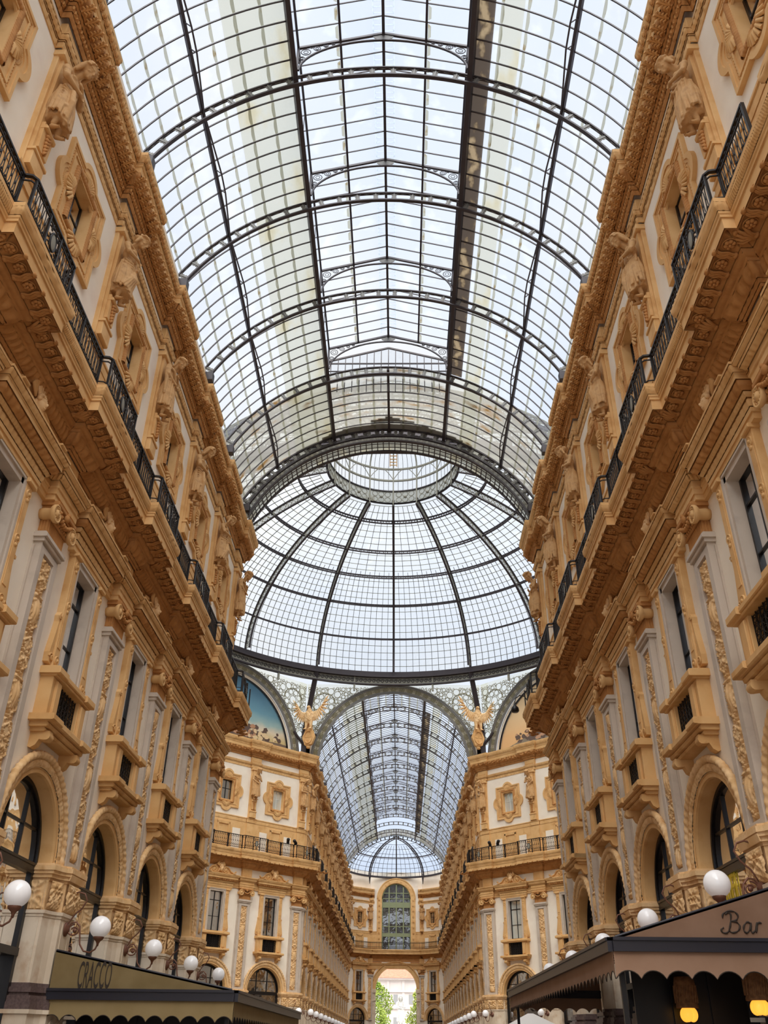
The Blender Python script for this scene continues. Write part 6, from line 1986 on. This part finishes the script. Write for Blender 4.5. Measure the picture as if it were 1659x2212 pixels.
# ------------------------------------------------------------------ octagon faces: iron arch bands, spandrels, murals, eagles
ZB, RBI, RBO = 22.65, 6.6, 7.38
def face_parts(mural=False):
    band = MB(); tr = MB()
    a0 = math.asin((23.5 - ZB) / RBO)
    A = np.linspace(a0, PI - a0, 61)
    for r0, w_ in ((RBI, 0.06), (RBI + 0.13, 0.03), (RBO - 0.13, 0.03), (RBO, 0.07)):
        band.tube([(r0 * math.cos(a), 0.06, ZB + r0 * math.sin(a)) for a in A], 0, rect=(0.12, w_), up=(0, 1, 0))
    plate = MB()
    plate.grid(np.array([[(r * math.cos(a), 0.0, ZB + r * math.sin(a)) for r in (RBI, RBO)] for a in A]))
    m = 27
    for i in range(m):
        a = a0 + (PI - 2 * a0) * (i + 0.5) / m
        rm = (RBI + RBO) / 2
        c = (rm * math.cos(a), ZB + rm * math.sin(a))
        tr.tube([(c[0] + 0.25 * math.cos(t), 0.05, c[1] + 0.25 * math.sin(t)) for t in [2 * PI * k / 14 for k in range(14)]], 0.018, 4, closed=True)
        tr.tube([(c[0] + 0.08 * math.cos(t), 0.05, c[1] + 0.08 * math.sin(t)) for t in [2 * PI * k / 8 for k in range(8)]], 0.02, 4, closed=True)
        for k in range(6):
            t = 2 * PI * k / 6
            tr.tube([(c[0] + 0.165 * math.cos(t) + 0.06 * math.cos(u), 0.05, c[1] + 0.165 * math.sin(t) + 0.06 * math.sin(u)) for u in [2 * PI * q / 6 for q in range(6)]], 0.02, 4, closed=True)
        a2 = a0 + (PI - 2 * a0) * i / m
        for dr in (-0.22, 0, 0.22):
            c2 = ((rm + dr) * math.cos(a2), ZB + (rm + dr) * math.sin(a2)); tr.ell((c2[0], 0.05, c2[1]), (0.06, 0.02, 0.06), 6, 4)
    spd = [MB(), MB()]; spg = [MB(), MB()]
    rs = random.Random(3)
    zt = 29.85; xh = 7.95
    circ = []
    def ok(x, z, r):
        if x + r > xh - 0.05 or z + r > zt or z - r < 24.5: return False
        if math.hypot(x, z - ZB) < RBO + 0.06 + r: return False
        return all(math.hypot(x - a, z - b) > r + c for a, b, c in circ)
    big = (6.35, 28.25, 0.0)
    for k in range(8):
        t = 2 * PI * k / 8 + PI / 8
        circ.append((6.35 + 0.72 * math.cos(t), 28.25 + 0.72 * math.sin(t), 0.24))
    circ.append((6.35, 28.25, 0.36))
    for tr_ in range(9000):
        r = 0.3 if tr_ < 160 else (0.17 if tr_ < 1000 else (0.105 if tr_ < 3500 else 0.062))
        x = rs.uniform(0.3, xh); z = rs.uniform(24.5, zt)
        if ok(x, z, r): circ.append((x, z, r))
    for (x, z, r) in circ:
        for sx in (-1, 1):
            n_ = 12 if r > 0.15 else 7
            spd[(sx + 1) // 2].tube([(sx * x + r * math.cos(t), 0.0, z + r * math.sin(t)) for t in [2 * PI * k / n_ for k in range(n_)]], 0.03 if r > 0.1 else 0.022, 4, closed=True)
    for sx in (-1, 1):
        spd[(sx + 1) // 2].tube([(sx * 6.35 + 1.02 * math.cos(t), 0.0, 28.25 + 1.02 * math.sin(t)) for t in [2 * PI * k / 24 for k in range(24)]], 0.035, 4, closed=True)
        pts = [(sx * xh, 24.4), (sx * xh, zt + 0.2)] + [(sx * x, zt + 0.2) for x in (0.2,)]
        arcp = [(sx * RBO * math.cos(a), ZB + RBO * math.sin(a)) for a in np.linspace(PI / 2 - 0.03, 0.24, 20)]
        P_ = [(sx * xh, 24.0), (sx * xh, zt + 0.3), (sx * 0.2, zt + 0.3)]
        for q in range(19):
            (xa, za), (xb, zb) = arcp[q], arcp[q + 1]
            spg[(sx + 1) // 2].raw([(xa, -0.06, za), (xb, -0.06, zb), (sx * xh if q > 16 else xb, -0.06, zt + 0.3), (xa, -0.06, zt + 0.3)], [(0, 1, 2, 3)])
        spg[(sx + 1) // 2].raw([(arcp[-1][0], -0.06, arcp[-1][1]), (sx * xh, -0.06, arcp[-1][1]), (sx * xh, -0.06, zt + 0.3), (arcp[-1][0], -0.06, zt + 0.3)], [(0, 1, 2, 3)])
    return band, plate, tr, spd, spg
band, plate, trc, spd, spg = face_parts()
M_LACE = roof_glass('milky_glass', (0.95, 0.95, 0.88, 1), (0.98, 0.96, 0.86, 1), 0.3)
M_SPB = stone('grey_green_iron', srgb(186, 180, 162), srgb(200, 194, 176), 3, rough=0.6, bump=0)
M_SPD = plain('bronze_green_tracery', srgb(146, 140, 110), 0.6)
FB = Proto('iron_arch_band', 'arch')
FB.part('flat_band', (plate, M_SPB)).part('edge_mouldings', (band, M_STEELG)).part('rosette_tracery', (trc, M_SPD))
SPN = Proto('tracery_spandrel', 'screen')
for sx in (0, 1): SPN.part('circle_tracery', (spd[sx], M_SPD)).part('milky_pane', (spg[sx], M_LACE))
n45 = math.sqrt(0.5)
faces = [((0, YF, 0), PI, 'far'), ((-APO * n45, YC + APO * n45, 0), R(-135), 'left'), ((APO * n45, YC + APO * n45, 0), R(135), 'right')]
for loc, rz, nm in faces:
    FB.place(loc, rz, f'pierced iron arch band with rosettes on the {nm} face of the crossing', 'iron arch bands under the dome')
    SPN.place(loc, rz, f'glazed circle tracery above the {nm} arch band under the dome', 'tracery spandrels under the dome')
# brackets between tracery and ring
def mural(name, label, loc, rz, sky, ground, blobs, seed):
    p = Proto('lunette_mural', 'mural')
    r0 = RBI - 0.3
    a0 = math.asin((23.5 - ZB) / r0)
    rs = random.Random(seed)
    # sky field, a painted blend
    m, nt, out = newmat(name + '_painted_sky')
    N = nt.nodes.new; L = nt.links.new
    tc = N('ShaderNodeTexCoord'); sx_ = N('ShaderNodeSeparateXYZ'); mr_ = N('ShaderNodeMapRange'); mr_.inputs[1].default_value = 23.5; mr_.inputs[2].default_value = 28.6
    nz = N('ShaderNodeTexNoise'); nz.inputs['Scale'].default_value = 0.9; nz.inputs['Detail'].default_value = 6
    ad = N('ShaderNodeMath'); ad.operation = 'MULTIPLY_ADD'; ad.inputs[1].default_value = 0.16; 
    cr = N('ShaderNodeValToRGB')
    while len(cr.color_ramp.elements) < len(sky): cr.color_ramp.elements.new(0.5)
    for e, (ps_, c_) in zip(cr.color_ramp.elements, sky): e.position = ps_; e.color = c_
    L(tc.outputs['Object'], sx_.inputs[0]); L(sx_.outputs['Z'], mr_.inputs[0]); L(tc.outputs['Object'], nz.inputs['Vector'])
    L(nz.outputs['Fac'], ad.inputs[0]); L(mr_.outputs[0], ad.inputs[2]); L(ad.outputs[0], cr.inputs['Fac'])
    b = N('ShaderNodeBsdfPrincipled'); b.inputs['Roughness'].default_value = 0.7; L(cr.outputs[0], b.inputs[0]); L(b.outputs[0], out.inputs[0])
    s = MB(); pts = [(0, 23.5)] + arc(0, ZB, r0, a0, PI - a0, 40)
    s.raw([(q[0], -0.25, q[1]) for q in pts], [(0, i, i + 1) for i in range(1, 41)])
    p.part('painted_sky', (s, m))
    g_ = MB(); xs = np.linspace(-r0 * math.cos(a0) + 0.05, r0 * math.cos(a0) - 0.05, 30)
    top = [(x, 23.5 + 0.75 + 0.25 * math.sin(x * 0.7) + 0.05 * rs.random() - 0.012 * x * x) for x in xs]
    g_.poly(([(xs[0], 23.5), (xs[-1], 23.5)] + top[::-1])[::-1], -0.25, -0.235)
    scene_ = [(g_, plain(name + '_ground', ground, 0.8))]
    for k, (c_, n_, cx_, w_, h_) in enumerate(blobs):
        q = MB()
        for _ in range(n_):
            x = cx_ + rs.gauss(0, w_); z = 24.0 + abs(rs.gauss(0, h_))
            r = rs.uniform(0.12, 0.34)
            if math.hypot(x, z - ZB) + r > r0 - 0.1: continue
            kk = rs.randint(5, 8)
            ph = rs.random() * 6
            q.poly([(x + r * rs.uniform(0.6, 1.1) * math.cos(ph + 2 * PI * t / kk), z + r * rs.uniform(0.4, 0.8) * math.sin(ph + 2 * PI * t / kk)) for t in range(kk)][::-1], -0.24, -0.225 + 0.004 * k + 0.002 * rs.random())
        if q.n: scene_.append((q, plain(name + '_shape%d' % k, c_, 0.8)))
    p.part('painted_rocks_and_flowers', scene_)
    fr_ = MB()
    A = np.linspace(a0, PI - a0, 61)
    fr_.tube([((r0 + 0.04) * math.cos(a), -0.16, ZB + (r0 + 0.04) * math.sin(a)) for a in A], 0, rect=(0.18, 0.06), up=(0, 1, 0))
    p.part('dark_rim', (fr_, M_BLACK))
    f2 = MB(); f2.grid(np.array([[(r * math.cos(a), -0.1 - 0.0 * r, ZB + r * math.sin(a)) for r in (r0 + 0.07, RBI + 0.02)] for a in A]))
    p.part('cream_rim', (f2, M_WHITE))
    p.place(loc, rz, label)
mural('blue', 'lunette painting with blue sky, clouds and dark rocks on the octagon left wall', faces[1][0], faces[1][1],
      [(0.0, srgb(196, 168, 110)), (0.22, srgb(200, 180, 130)), (0.34, srgb(214, 200, 176)), (0.45, srgb(150, 178, 176)), (0.62, srgb(104, 150, 168)), (0.95, srgb(84, 128, 156))], srgb(116, 98, 84),
      [(srgb(92, 74, 66), 90, -1.4, 1.7, 0.45), (srgb(176, 134, 104), 26, -1.6, 1.3, 0.7), (srgb(86, 102, 140), 12, 1.6, 0.6, 0.7), (srgb(214, 190, 150), 18, -3.2, 1.0, 0.35), (srgb(170, 112, 82), 12, 1.9, 0.5, 1.2), (srgb(60, 110, 170), 5, 2.8, 0.4, 0.3)], 4)
mural('peach', 'lunette painting with warm peach sky and grey stones on the octagon right wall', faces[2][0], faces[2][1],
      [(0.0, srgb(222, 176, 122)), (0.3, srgb(236, 190, 136)), (0.6, srgb(240, 206, 158)), (0.9, srgb(232, 206, 164))], srgb(140, 130, 114),
      [(srgb(104, 88, 80), 90, 1.4, 1.3, 0.5), (srgb(190, 150, 120), 20, 1.4, 1.3, 0.7), (srgb(150, 140, 146), 16, -0.4, 0.9, 0.9), (srgb(206, 160, 90), 14, -0.6, 1.2, 0.4)], 9)
# posts and eagles at the octagon corners
EAG = make_eagle()
for sx, nm in ((-1, 'left'), (1, 'right')):
    bx, by = sx * 7.95, YF - 0.35
    pst = MB()
    e = dp(sx * PI / 8, DR - 0.15)
    pst.tube([(bx, by, 23.6), (bx, by, 25.5), (e[0], e[1], 30.5)], 0, rect=(0.42, 0.3), up=(0, 1, 0))
    pst.tube([(bx - sx * 0.1, by, 24.2), (bx + sx * 0.9, by - 0.6, 25.4)], 0.12, 6); pst.tube([(bx, by, 24.2), (bx - sx * 1.0, by + 0.2, 25.4)], 0.12, 6)
    single('corner_post', (pst, M_STEEL), f'dark iron post rising to the dome ring behind the {nm} eagle', 'post')
    EAG.place((sx * 7.35, YF - 1.05, 25.05), R(180 + sx * 22), f'stone eagle with spread wings above a cross shield, {nm} corner of the far arch', 'eagle sculptures of the crossing')
for k in range(16):
    a = 2 * PI * k / 16 + PI / 16
    if math.cos(a) < 0.2: continue
    # short cream brackets below the ring
    q = MB(); o = dp(a, DR); q.box(-0.07, 0.07, -0.1, 0.1, 29.0, 30.3)
    tag(single('ring_bracket', (q, M_STEELL), loc=(o[0], o[1], 0), rz=-a), f'short grey strut under the dome ring, {ORD[[j for j in range(16) if math.cos(2 * PI * j / 16 + PI / 16) >= 0.2].index(k)]} clockwise from the far arch crown', 'strut', 'struts under the dome ring')

# ------------------------------------------------------------------ street level: awnings, lamps, signs
M_AWB = stone('brown_awning_canvas', srgb(128, 98, 78), srgb(138, 108, 88), 2, rough=0.9, bump=0.05)
M_AWV = stone('brown_valance_canvas', srgb(150, 118, 96), srgb(158, 126, 104), 2, rough=0.9, bump=0.05)
M_AWO = stone('olive_awning_canvas', srgb(122, 103, 68), srgb(132, 113, 78), 2, rough=0.9, bump=0.05)
M_AWOV = stone('olive_valance_canvas', srgb(142, 122, 84), srgb(150, 130, 92), 2, rough=0.9, bump=0.05)
M_NAVY = plain('dark_blue_gutter', srgb(40, 38, 46), 0.35)
M_PRINT = plain('dark_lettering', srgb(52, 42, 34), 0.7)
M_GOLD = plain('gold_lettering', srgb(206, 176, 60), 0.4, 0.3, emit=srgb(200, 170, 50), estr=0.15)
def awning(xw, xe, y0, y1, zw, ze, cv, cval, label, text, txp, part_in=0.0):
    """lean-to canopy from wall x=xw to eave x=xe"""
    p = Proto('cafe_awning', 'awning')
    sx = 1 if xw > 0 else -1
    c = MB()
    t = 0.03
    c.raw([(xw, y0, zw), (xw, y1, zw), (xe, y1, ze), (xe, y0, ze), (xw, y0, zw - t), (xw, y1, zw - t), (xe, y1, ze - t), (xe, y0, ze - t)],
          [(0, 1, 2, 3), (4, 7, 6, 5), (0, 3, 7, 4), (1, 5, 6, 2)])
    c.poly([(xe, ze), (xw, ze), (xw, zw)], y0, y0 + 0.02); c.poly([(xe, ze), (xw, ze), (xw, zw)], y1 - 0.02, y1)
    p.part('canopy', (c, cv))
    f = MB()
    xo = xe - sx * 0.08
    for a, b in (((xw, y0 - 0.06), (xo, y0 - 0.06)), ((xo, y0 - 0.06), (xo, y1)), ((xo, y1), (xw, y1))):
        f.tube([(a[0], a[1], ze - 0.11), (b[0], b[1], ze - 0.11)], 0, rect=(0.16, 0.22), up=(0, 0, 1))
        f.tube([(a[0], a[1], ze - 0.03), (b[0], b[1], ze - 0.03)], 0, rect=(0.22, 0.05), up=(0, 0, 1))
    f.tube([(xw, y0 + 0.02, zw + 0.01), (xe, y0 + 0.02, ze + 0.01)], 0.025, 6); f.tube([(xw, y1, zw), (xe, y1, ze)], 0.025, 6)
    p.part('gutter', (f, M_NAVY))
    v = MB()
    def val(a, b, n):
        P_ = []
        for k in range(n):
            for q in range(8):
                u = q / 8
                # scallop with small shoulders
                h = 0.30 + 0.11 * (abs(2 * u - 1) ** 2.2) if 0.08 < u < 0.92 else 0.42
                P_.append(((k + u) / n, h))
        P_.append((1.0, 0.42))
        top = [(a[0] + (b[0] - a[0]) * s_, a[1] + (b[1] - a[1]) * s_, ze - 0.2) for s_, h in P_]
        bot = [(a[0] + (b[0] - a[0]) * s_, a[1] + (b[1] - a[1]) * s_, ze - 0.2 - h) for s_, h in P_]
        v.raw(top + bot, [(i, i + 1, len(P_) + i + 1, len(P_) + i) for i in range(len(P_) - 1)])
        return bot
    nx = int(abs(xe - xw) / 0.36); ny = int((y1 - y0) / 0.36)
    b1 = val((xo, y0 - 0.08), (xw, y0 - 0.08), nx); b2 = val((xo - sx * 0.01, y0 - 0.08), (xo - sx * 0.01, y1), ny); b3 = val((xo, y1), (xw, y1), nx)
    br = MB()
    for b_ in (b1, b2): br.tube(b_, 0.009, 4)
    p.part('scalloped_valance', (v, cval), sub=[('valance_piping', (br, M_PRINT))])
    for y in np.arange(y0 + 0.3, y1, 3.2):
        s = MB(); s.tube([(xw, y, zw - 0.12), (xe, y, ze - 0.08)], 0.03, 5)
        p.part('rafter', (s, M_BLACK))
    for y in (y0 + 0.3, y1 - 0.3):
        s = MB(); s.box(xe + sx * 0.1 - 0.04, xe + sx * 0.1 + 0.04, y - 0.04, y + 0.04, 0, ze); p.part('post', (s, M_BLACK))
    s = MB()
    xa, xb = sorted((xe + sx * part_in, xw)); yp = y0 + 2.3
    s.box(xa, xb, yp, yp + 0.05, 0, ze - 0.12)
    for q in np.arange(xa, xb, 0.7): s.box(q - 0.03, q + 0.03, yp - 0.05, yp, 0, ze - 0.12)
    p.part('added_dark_screen', (s, M_BLACK))  # black screen added to stand in for the gloom under the canopy
    o = p.place((0, 0, 0), 0, label)
    if text and text[0] == 'Bar':
        # joined script letters drawn with a brush stroke
        L_ = MB()
        strokes = [[(0.02, 0.3), (0.06, 0.33), (0.12, 0.31), (0.1, 0.2), (0.06, 0.08), (0.0, 0.0), (-0.08, 0.0), (-0.1, 0.05), (-0.05, 0.08)],
                   [(-0.04, 0.24), (-0.02, 0.31), (0.08, 0.36), (0.2, 0.35), (0.25, 0.28), (0.2, 0.21), (0.1, 0.19)],
                   [(0.1, 0.19), (0.2, 0.18), (0.25, 0.11), (0.2, 0.03), (0.1, 0.0), (0.04, 0.03)],
                   [(0.46, 0.15), (0.4, 0.18), (0.33, 0.12), (0.31, 0.04), (0.36, 0.0), (0.43, 0.07), (0.47, 0.17), (0.44, 0.05), (0.46, 0.0), (0.52, 0.04)],
                   [(0.52, 0.04), (0.58, 0.17), (0.56, 0.1), (0.53, 0.0), (0.56, 0.1), (0.61, 0.17), (0.66, 0.16)]]
        for st in strokes:
            # smooth the stroke
            P_ = [Vector((x, 0, z)) for x, z in st]; Q = []
            for i in range(len(P_) - 1):
                p0 = P_[max(i - 1, 0)]; p1 = P_[i]; p2 = P_[i + 1]; p3 = P_[min(i + 2, len(P_) - 1)]
                for q in range(6):
                    t = q / 6
                    Q.append(0.5 * ((2 * p1) + (p2 - p0) * t + (2 * p0 - 5 * p1 + 4 * p2 - p3) * t * t + (3 * p1 - p0 - 3 * p2 + p3) * t ** 3))
            Q.append(P_[-1])
            L_.tube([q * 0.92 for q in Q], [0.007 + 0.009 * abs(math.sin(i * 0.35)) for i in range(len(Q))], 6)
        t_ = link('lettering', mesh_from([(L_, M_PRINT)], 'lettering'), o, (txp[0] - 0.28, y0 - 0.012, txp[1] - 0.16))
        t_['label'] = 'dark script lettering reading Bar'
    elif text:
        me = text_mesh(text[0], text[1], M_PRINT, 0.003, text[2], text[3])
        t_ = link('lettering', me, o, (txp[0], y0 - 0.012, txp[1]))
        t_.rotation_euler = (PI / 2, 0, 0)
        t_['label'] = 'tall dark lettering reading ' + text[0]
    return o
awning(7.06, 4.25, 16.3, 32.0, 4.02, 3.22, M_AWB, M_AWV, 'brown cafe awning with scalloped valance on the right side', ('Bar', 0.34, 0.95, 0.45), (6.42, 3.47), 0.75)
awning(-7.06, -3.05, 21.5, 35.4, 3.36, 2.62, M_AWO, M_AWOV, 'olive awning lettered CRACCO on the left side', ('CRACCO', 0.74, 0.24, 0.0), (-6.1, 2.86))
# gold shop sign behind the glass, right side, first full arch
me = text_mesh('IFFI', 0.74, M_GOLD, 0.01, 0.8, 0)
sg = link('gold_shop_letters', me, None, (W + 0.35, YP0 + B * 0.5 + 0.9, 4.58)); sg.rotation_euler = (PI / 2, 0, -PI / 2)
tag(sg, 'gold letters IFFI on the dark shop glass behind the right globe lamp', 'sign')
# warm pendant heaters under the right awning
M_AMB = plain('amber_lamp_glass', srgb(255, 190, 90), 0.3, emit=srgb(255, 176, 60), estr=1.2)
M_FRG = stone('carved_brown_shade', srgb(120, 84, 56), srgb(150, 108, 72), 14, bump=0.4)
for k, (x, y, z, nm) in enumerate(((5.83, 18.2, 2.14, 'left'), (6.7, 17.0, 2.22, 'right'))):
    p = Proto('pendant_lamp', 'lamp')
    sh = MB(); sh.lathe([(0.001, 0.62), (0.17, 0.62), (0.19, 0.5), (0.19, 0.18), (0.2, 0.16), (0.2, 0.12), (0.16, 0.12)], (0, 0, 0), 20)
    for q in range(20): sh.tube([(0.195 * math.cos(q * PI / 10), 0.195 * math.sin(q * PI / 10), 0.2), (0.195 * math.cos(q * PI / 10 + 0.2), 0.195 * math.sin(q * PI / 10 + 0.2), 0.48)], 0.016, 5)
    p.part('shade', (sh, M_FRG))
    gb = MB()
    for q in range(3): gb.ell((0.07 * math.cos(q * 2.1), 0.07 * math.sin(q * 2.1), 0.02), (0.1, 0.1, 0.12), 12, 10)
    p.part('bulbs', (gb, M_AMB), label='glowing amber bulbs')
    cd_ = MB(); cd_.tube([(0, 0, 0.6), (0, 0, 1.1)], 0.012, 5); p.part('hanging_rod', (cd_, M_BLACK))
    p.place((x, y, z), 0, f'carved lamp with glowing amber bulbs under the brown awning, {nm} one', 'amber lamps under the brown awning')
# white parasol edge further on
pw = Proto('white_parasol', 'parasol')
a = MB(); a.raw([(-1.1, -1.1, 0), (1.1, -1.1, 0), (1.1, 1.1, 0), (-1.1, 1.1, 0), (-0.1, -0.1, 0.5), (0.1, -0.1, 0.5), (0.1, 0.1, 0.5), (-0.1, 0.1, 0.5)], [(0, 1, 5, 4), (1, 2, 6, 5), (2, 3, 7, 6), (3, 0, 4, 7), (4, 5, 6, 7)])
pw.part('canopy', (a, plain('white_canvas', srgb(232, 228, 224), 0.9)))
b_ = MB(); b_.tube([(0, 0, -2.3), (0, 0, 0.5)], 0.035, 8); pw.part('pole', (b_, M_BLACK))
pw.place((6.0, 41.5, 2.35), 0, 'white parasol beyond the brown awning')
# gooseneck lamp on the balcony corner and spot lights on the octagon railings
gk = Proto('gooseneck_lamp', 'lamp')
a = MB(); a.tube([(0.0, 0, 0.0), (0, 0.0, 0.35), (-0.12, 0, 0.55), (-0.35, 0, 0.6), (-0.55, 0, 0.45), (-0.6, 0, 0.2)], 0.025, 6); gk.part('arm', (a, M_BLACK))
b_ = MB(); b_.lathe([(0.001, 0.22), (0.05, 0.2), (0.08, 0.1), (0.17, 0.0), (0.19, -0.14), (0.14, -0.2), (0.001, -0.2)], (-0.6, 0, 0), 14); gk.part('lantern_body', (b_, M_BLACK))
gk.place((6.45, 38.5, 14.85), 0, 'black gooseneck lamp at the end of the near right balcony')
spt = Proto('spotlight', 'spotlight')
a = MB(); a.cap_((0, -0.1, 0.12), (0, 0.22, 0.24), 0.11, 0.15, 8); spt.part('housing', (a, M_BLACK))
b_ = MB(); b_.box(-0.12, 0.12, -0.03, 0.03, -0.05, 0.12); spt.part('clamp', (b_, M_BLACK))
for sx, nm in ((-1, 'left'), (1, 'right')):
    for k, t in enumerate((1.7, 2.5)):
        d = Vector((-1, -1)) * n45 if sx < 0 else Vector((1, -1)) * n45
        nn = Vector((1, -1)) * n45 if sx < 0 else Vector((-1, -1)) * n45
        c = Vector((sx * W, YF)) + d * t + nn * 0.9
        spt.place((c.x, c.y, 15.66), R(160 + 30 * k), f'black spotlight clamped on the octagon {nm} railing, {"nearer to" if k == 0 else "farther from"} the gallery corner', 'spotlights on the octagon railings')

# ------------------------------------------------------------------ floor, piazza beyond the exit
f = MB(); f.raw([(-20, -14, 0), (20, -14, 0), (20, YEND + 1.5, 0), (-20, YEND + 1.5, 0)], [(0, 1, 2, 3)]); single('floor', (f, M_FLOOR), kind='structure')
f = MB(); f.raw([(-160, YEND + 1.5, -0.02), (160, YEND + 1.5, -0.02), (160, 420, -0.02), (-160, 420, -0.02)], [(0, 1, 2, 3)])
single('ground', (f, stone('piazza_paving', srgb(190, 186, 180), srgb(205, 200, 194), 0.4, bump=0)), kind='structure')
bd = Proto('piazza_building', 'building')
M_FAC = stone('pale_facade', srgb(206, 196, 190), srgb(216, 206, 200), 0.3, bump=0)
M_ROOF = stone('terracotta_roof', srgb(196, 128, 104), srgb(214, 146, 120), 2, bump=0.3)
w = MB(); w.box(-22, 22, 0, 12, 0, 15.2); bd.part('walls', (w, M_FAC))
c = MB()
for z in (4.6, 9.2, 12.6, 15.0): c.box(-22.3, 22.3, -0.5 if z > 15 else -0.35, 0, z, z + 0.35)
c.box(-22.5, 22.5, -0.8, 0.3, 15.2, 15.5)
for x in np.arange(-20.2, 21, 3.6): c.box(x - 0.3, x + 0.3, -0.2, 0, 5, 15)
bd.part('cornices', (c, M_FAC))
r = MB(); r.poly([(-1.0, 15.5), (12.5, 15.5), (6.0, 18.4)][::-1], -22.6, 22.6, 'yz'); bd.part('roof', (r, M_ROOF), label='terracotta tiled roof')
for x in np.arange(-18.4, 20, 3.6):
    for z in (5.6, 10.2):
        q = MB(); q.box(x - 0.5, x + 0.5, -0.12, 0.02, z, z + 1.9); bd.part('window', (q, plain('facade_window', srgb(150, 150, 150), 0.4) if 'fw' not in globals() else fw))
bd.place((0, 232, 0), 0, 'pale building with terracotta roof across the piazza')
rs = random.Random(12)
def tree(x, y, h, w, label, seed):
    p = Proto('leafy_tree', 'tree')
    rs = random.Random(seed)
    t = MB(); t.tube([(0, 0, 0), (0.1, 0, h * 0.3), (0, 0, h * 0.7)], [0.3, 0.22, 0.1], 8); 
    for k in range(5): t.tube([(0, 0, h * (0.25 + 0.08 * k)), (w * 0.6 * math.cos(k * 2.2), w * 0.6 * math.sin(k * 2.2), h * (0.45 + 0.08 * k))], [0.12, 0.04], 5)
    p.part('trunk', (t, plain('bark', srgb(84, 70, 56), 0.9)))
    V = []; F = []
    for k in range(5200):
        u = rs.random(); a = rs.uniform(0, 2 * PI); z = h * (0.16 + 0.84 * u)
        rad = w * (math.sin(PI * min(1, (0.12 + 0.86 * u))) ** 0.7) * (0.75 + 0.25 * math.sin(a * 3 + u * 9 + seed)) * rs.uniform(0.6, 1) 
        c = Vector((rad * math.cos(a), rad * math.sin(a), z))
        s1 = Vector((rs.gauss(0, 1), rs.gauss(0, 1), rs.gauss(0, 1))).normalized() * rs.uniform(0.12, 0.26); s2 = s1.orthogonal().normalized() * 0.14
        o = len(V); V += [c - s1, c + s2, c + s1, c - s2]; F.append((o, o + 1, o + 2, o + 3))
    lf = MB(); lf.raw([list(v) for v in V], F)
    p.part('foliage', (lf, stone('leaves%d' % seed, srgb(122, 150, 58) if seed == 1 else srgb(150, 160, 70), srgb(166, 180, 84), 1.2, bump=0)))
    p.place((x, y, 0), 0, label)
tree(-4.4, 176, 12.0, 4.6, 'green leafy tree seen through the exit arch, left of the white statue', 1)
tree(5.3, 178, 11.6, 4.1, 'yellow-green leafy tree seen through the exit arch, right of the white statue', 2)
M_MARB = plain('white_marble', srgb(226, 222, 218), 0.6)
ms = Proto('piazza_monument', 'statue')
a = MB(); a.box(-1.0, 1.0, -1.0, 1.0, 1.2, 5.6); a.box(-1.2, 1.2, -1.2, 1.2, 5.6, 5.9); a.box(-1.6, 1.6, -1.6, 1.6, 0.5, 1.2); a.box(-2.4, 2.4, -2.4, 2.4, 0, 0.5)
ms.part('pedestal', (a, M_MARB))
fg = MB()
fg.add(MB().add(figure(1)), Matrix.Translation((0, -0.8, 5.9)) @ Matrix.Scale(1.9, 4) @ Matrix.Translation((0, 0, -18.6)))
ms.part('cloaked_figure', (fg, M_MARB))
ms.place((0.75, 186, -0.9), PI, 'white marble statue of a cloaked standing figure on a pedestal in the piazza')

# ------------------------------------------------------------------ light
w = bpy.data.worlds.new('World'); scn.world = w; w.use_nodes = True
nt = w.node_tree; nt.nodes.clear(); N = nt.nodes.new; L = nt.links.new
out = N('ShaderNodeOutputWorld'); bg = N('ShaderNodeBackground'); tc = N('ShaderNodeTexCoord')
nz = N('ShaderNodeTexNoise'); nz.inputs['Scale'].default_value = 2.2; nz.inputs['Detail'].default_value = 5
cr = N('ShaderNodeValToRGB'); cr.color_ramp.elements[0].position = 0.38; cr.color_ramp.elements[1].position = 0.62
cr.color_ramp.elements[0].color = (0.74, 0.84, 1.0, 1); cr.color_ramp.elements[1].color = (0.95, 0.97, 1.0, 1)
L(tc.outputs['Generated'], nz.inputs['Vector']); L(nz.outputs['Fac'], cr.inputs['Fac']); L(cr.outputs[0], bg.inputs[0])
bg.inputs[1].default_value = 1.0
L(bg.outputs[0], out.inputs[0])
def sun(name, e, ang, rot, col=(1, 0.97, 0.92)):
    s = bpy.data.lights.new(name, 'SUN'); s.energy = e; s.angle = ang; s.color = col
    o = bpy.data.objects.new(name, s); COL.objects.link(o); o.rotation_euler = rot; o.location = (0, 20, 60)
sun('sun_behind_cloud', 6.0, R(65), (R(32), 0, R(4)))
vs = scn.view_settings
vs.view_transform = 'Standard'; vs.look = 'None'; vs.gamma = 1.0; vs.exposure = 0.0
try: vs.use_curve_mapping = False
except Exception: pass
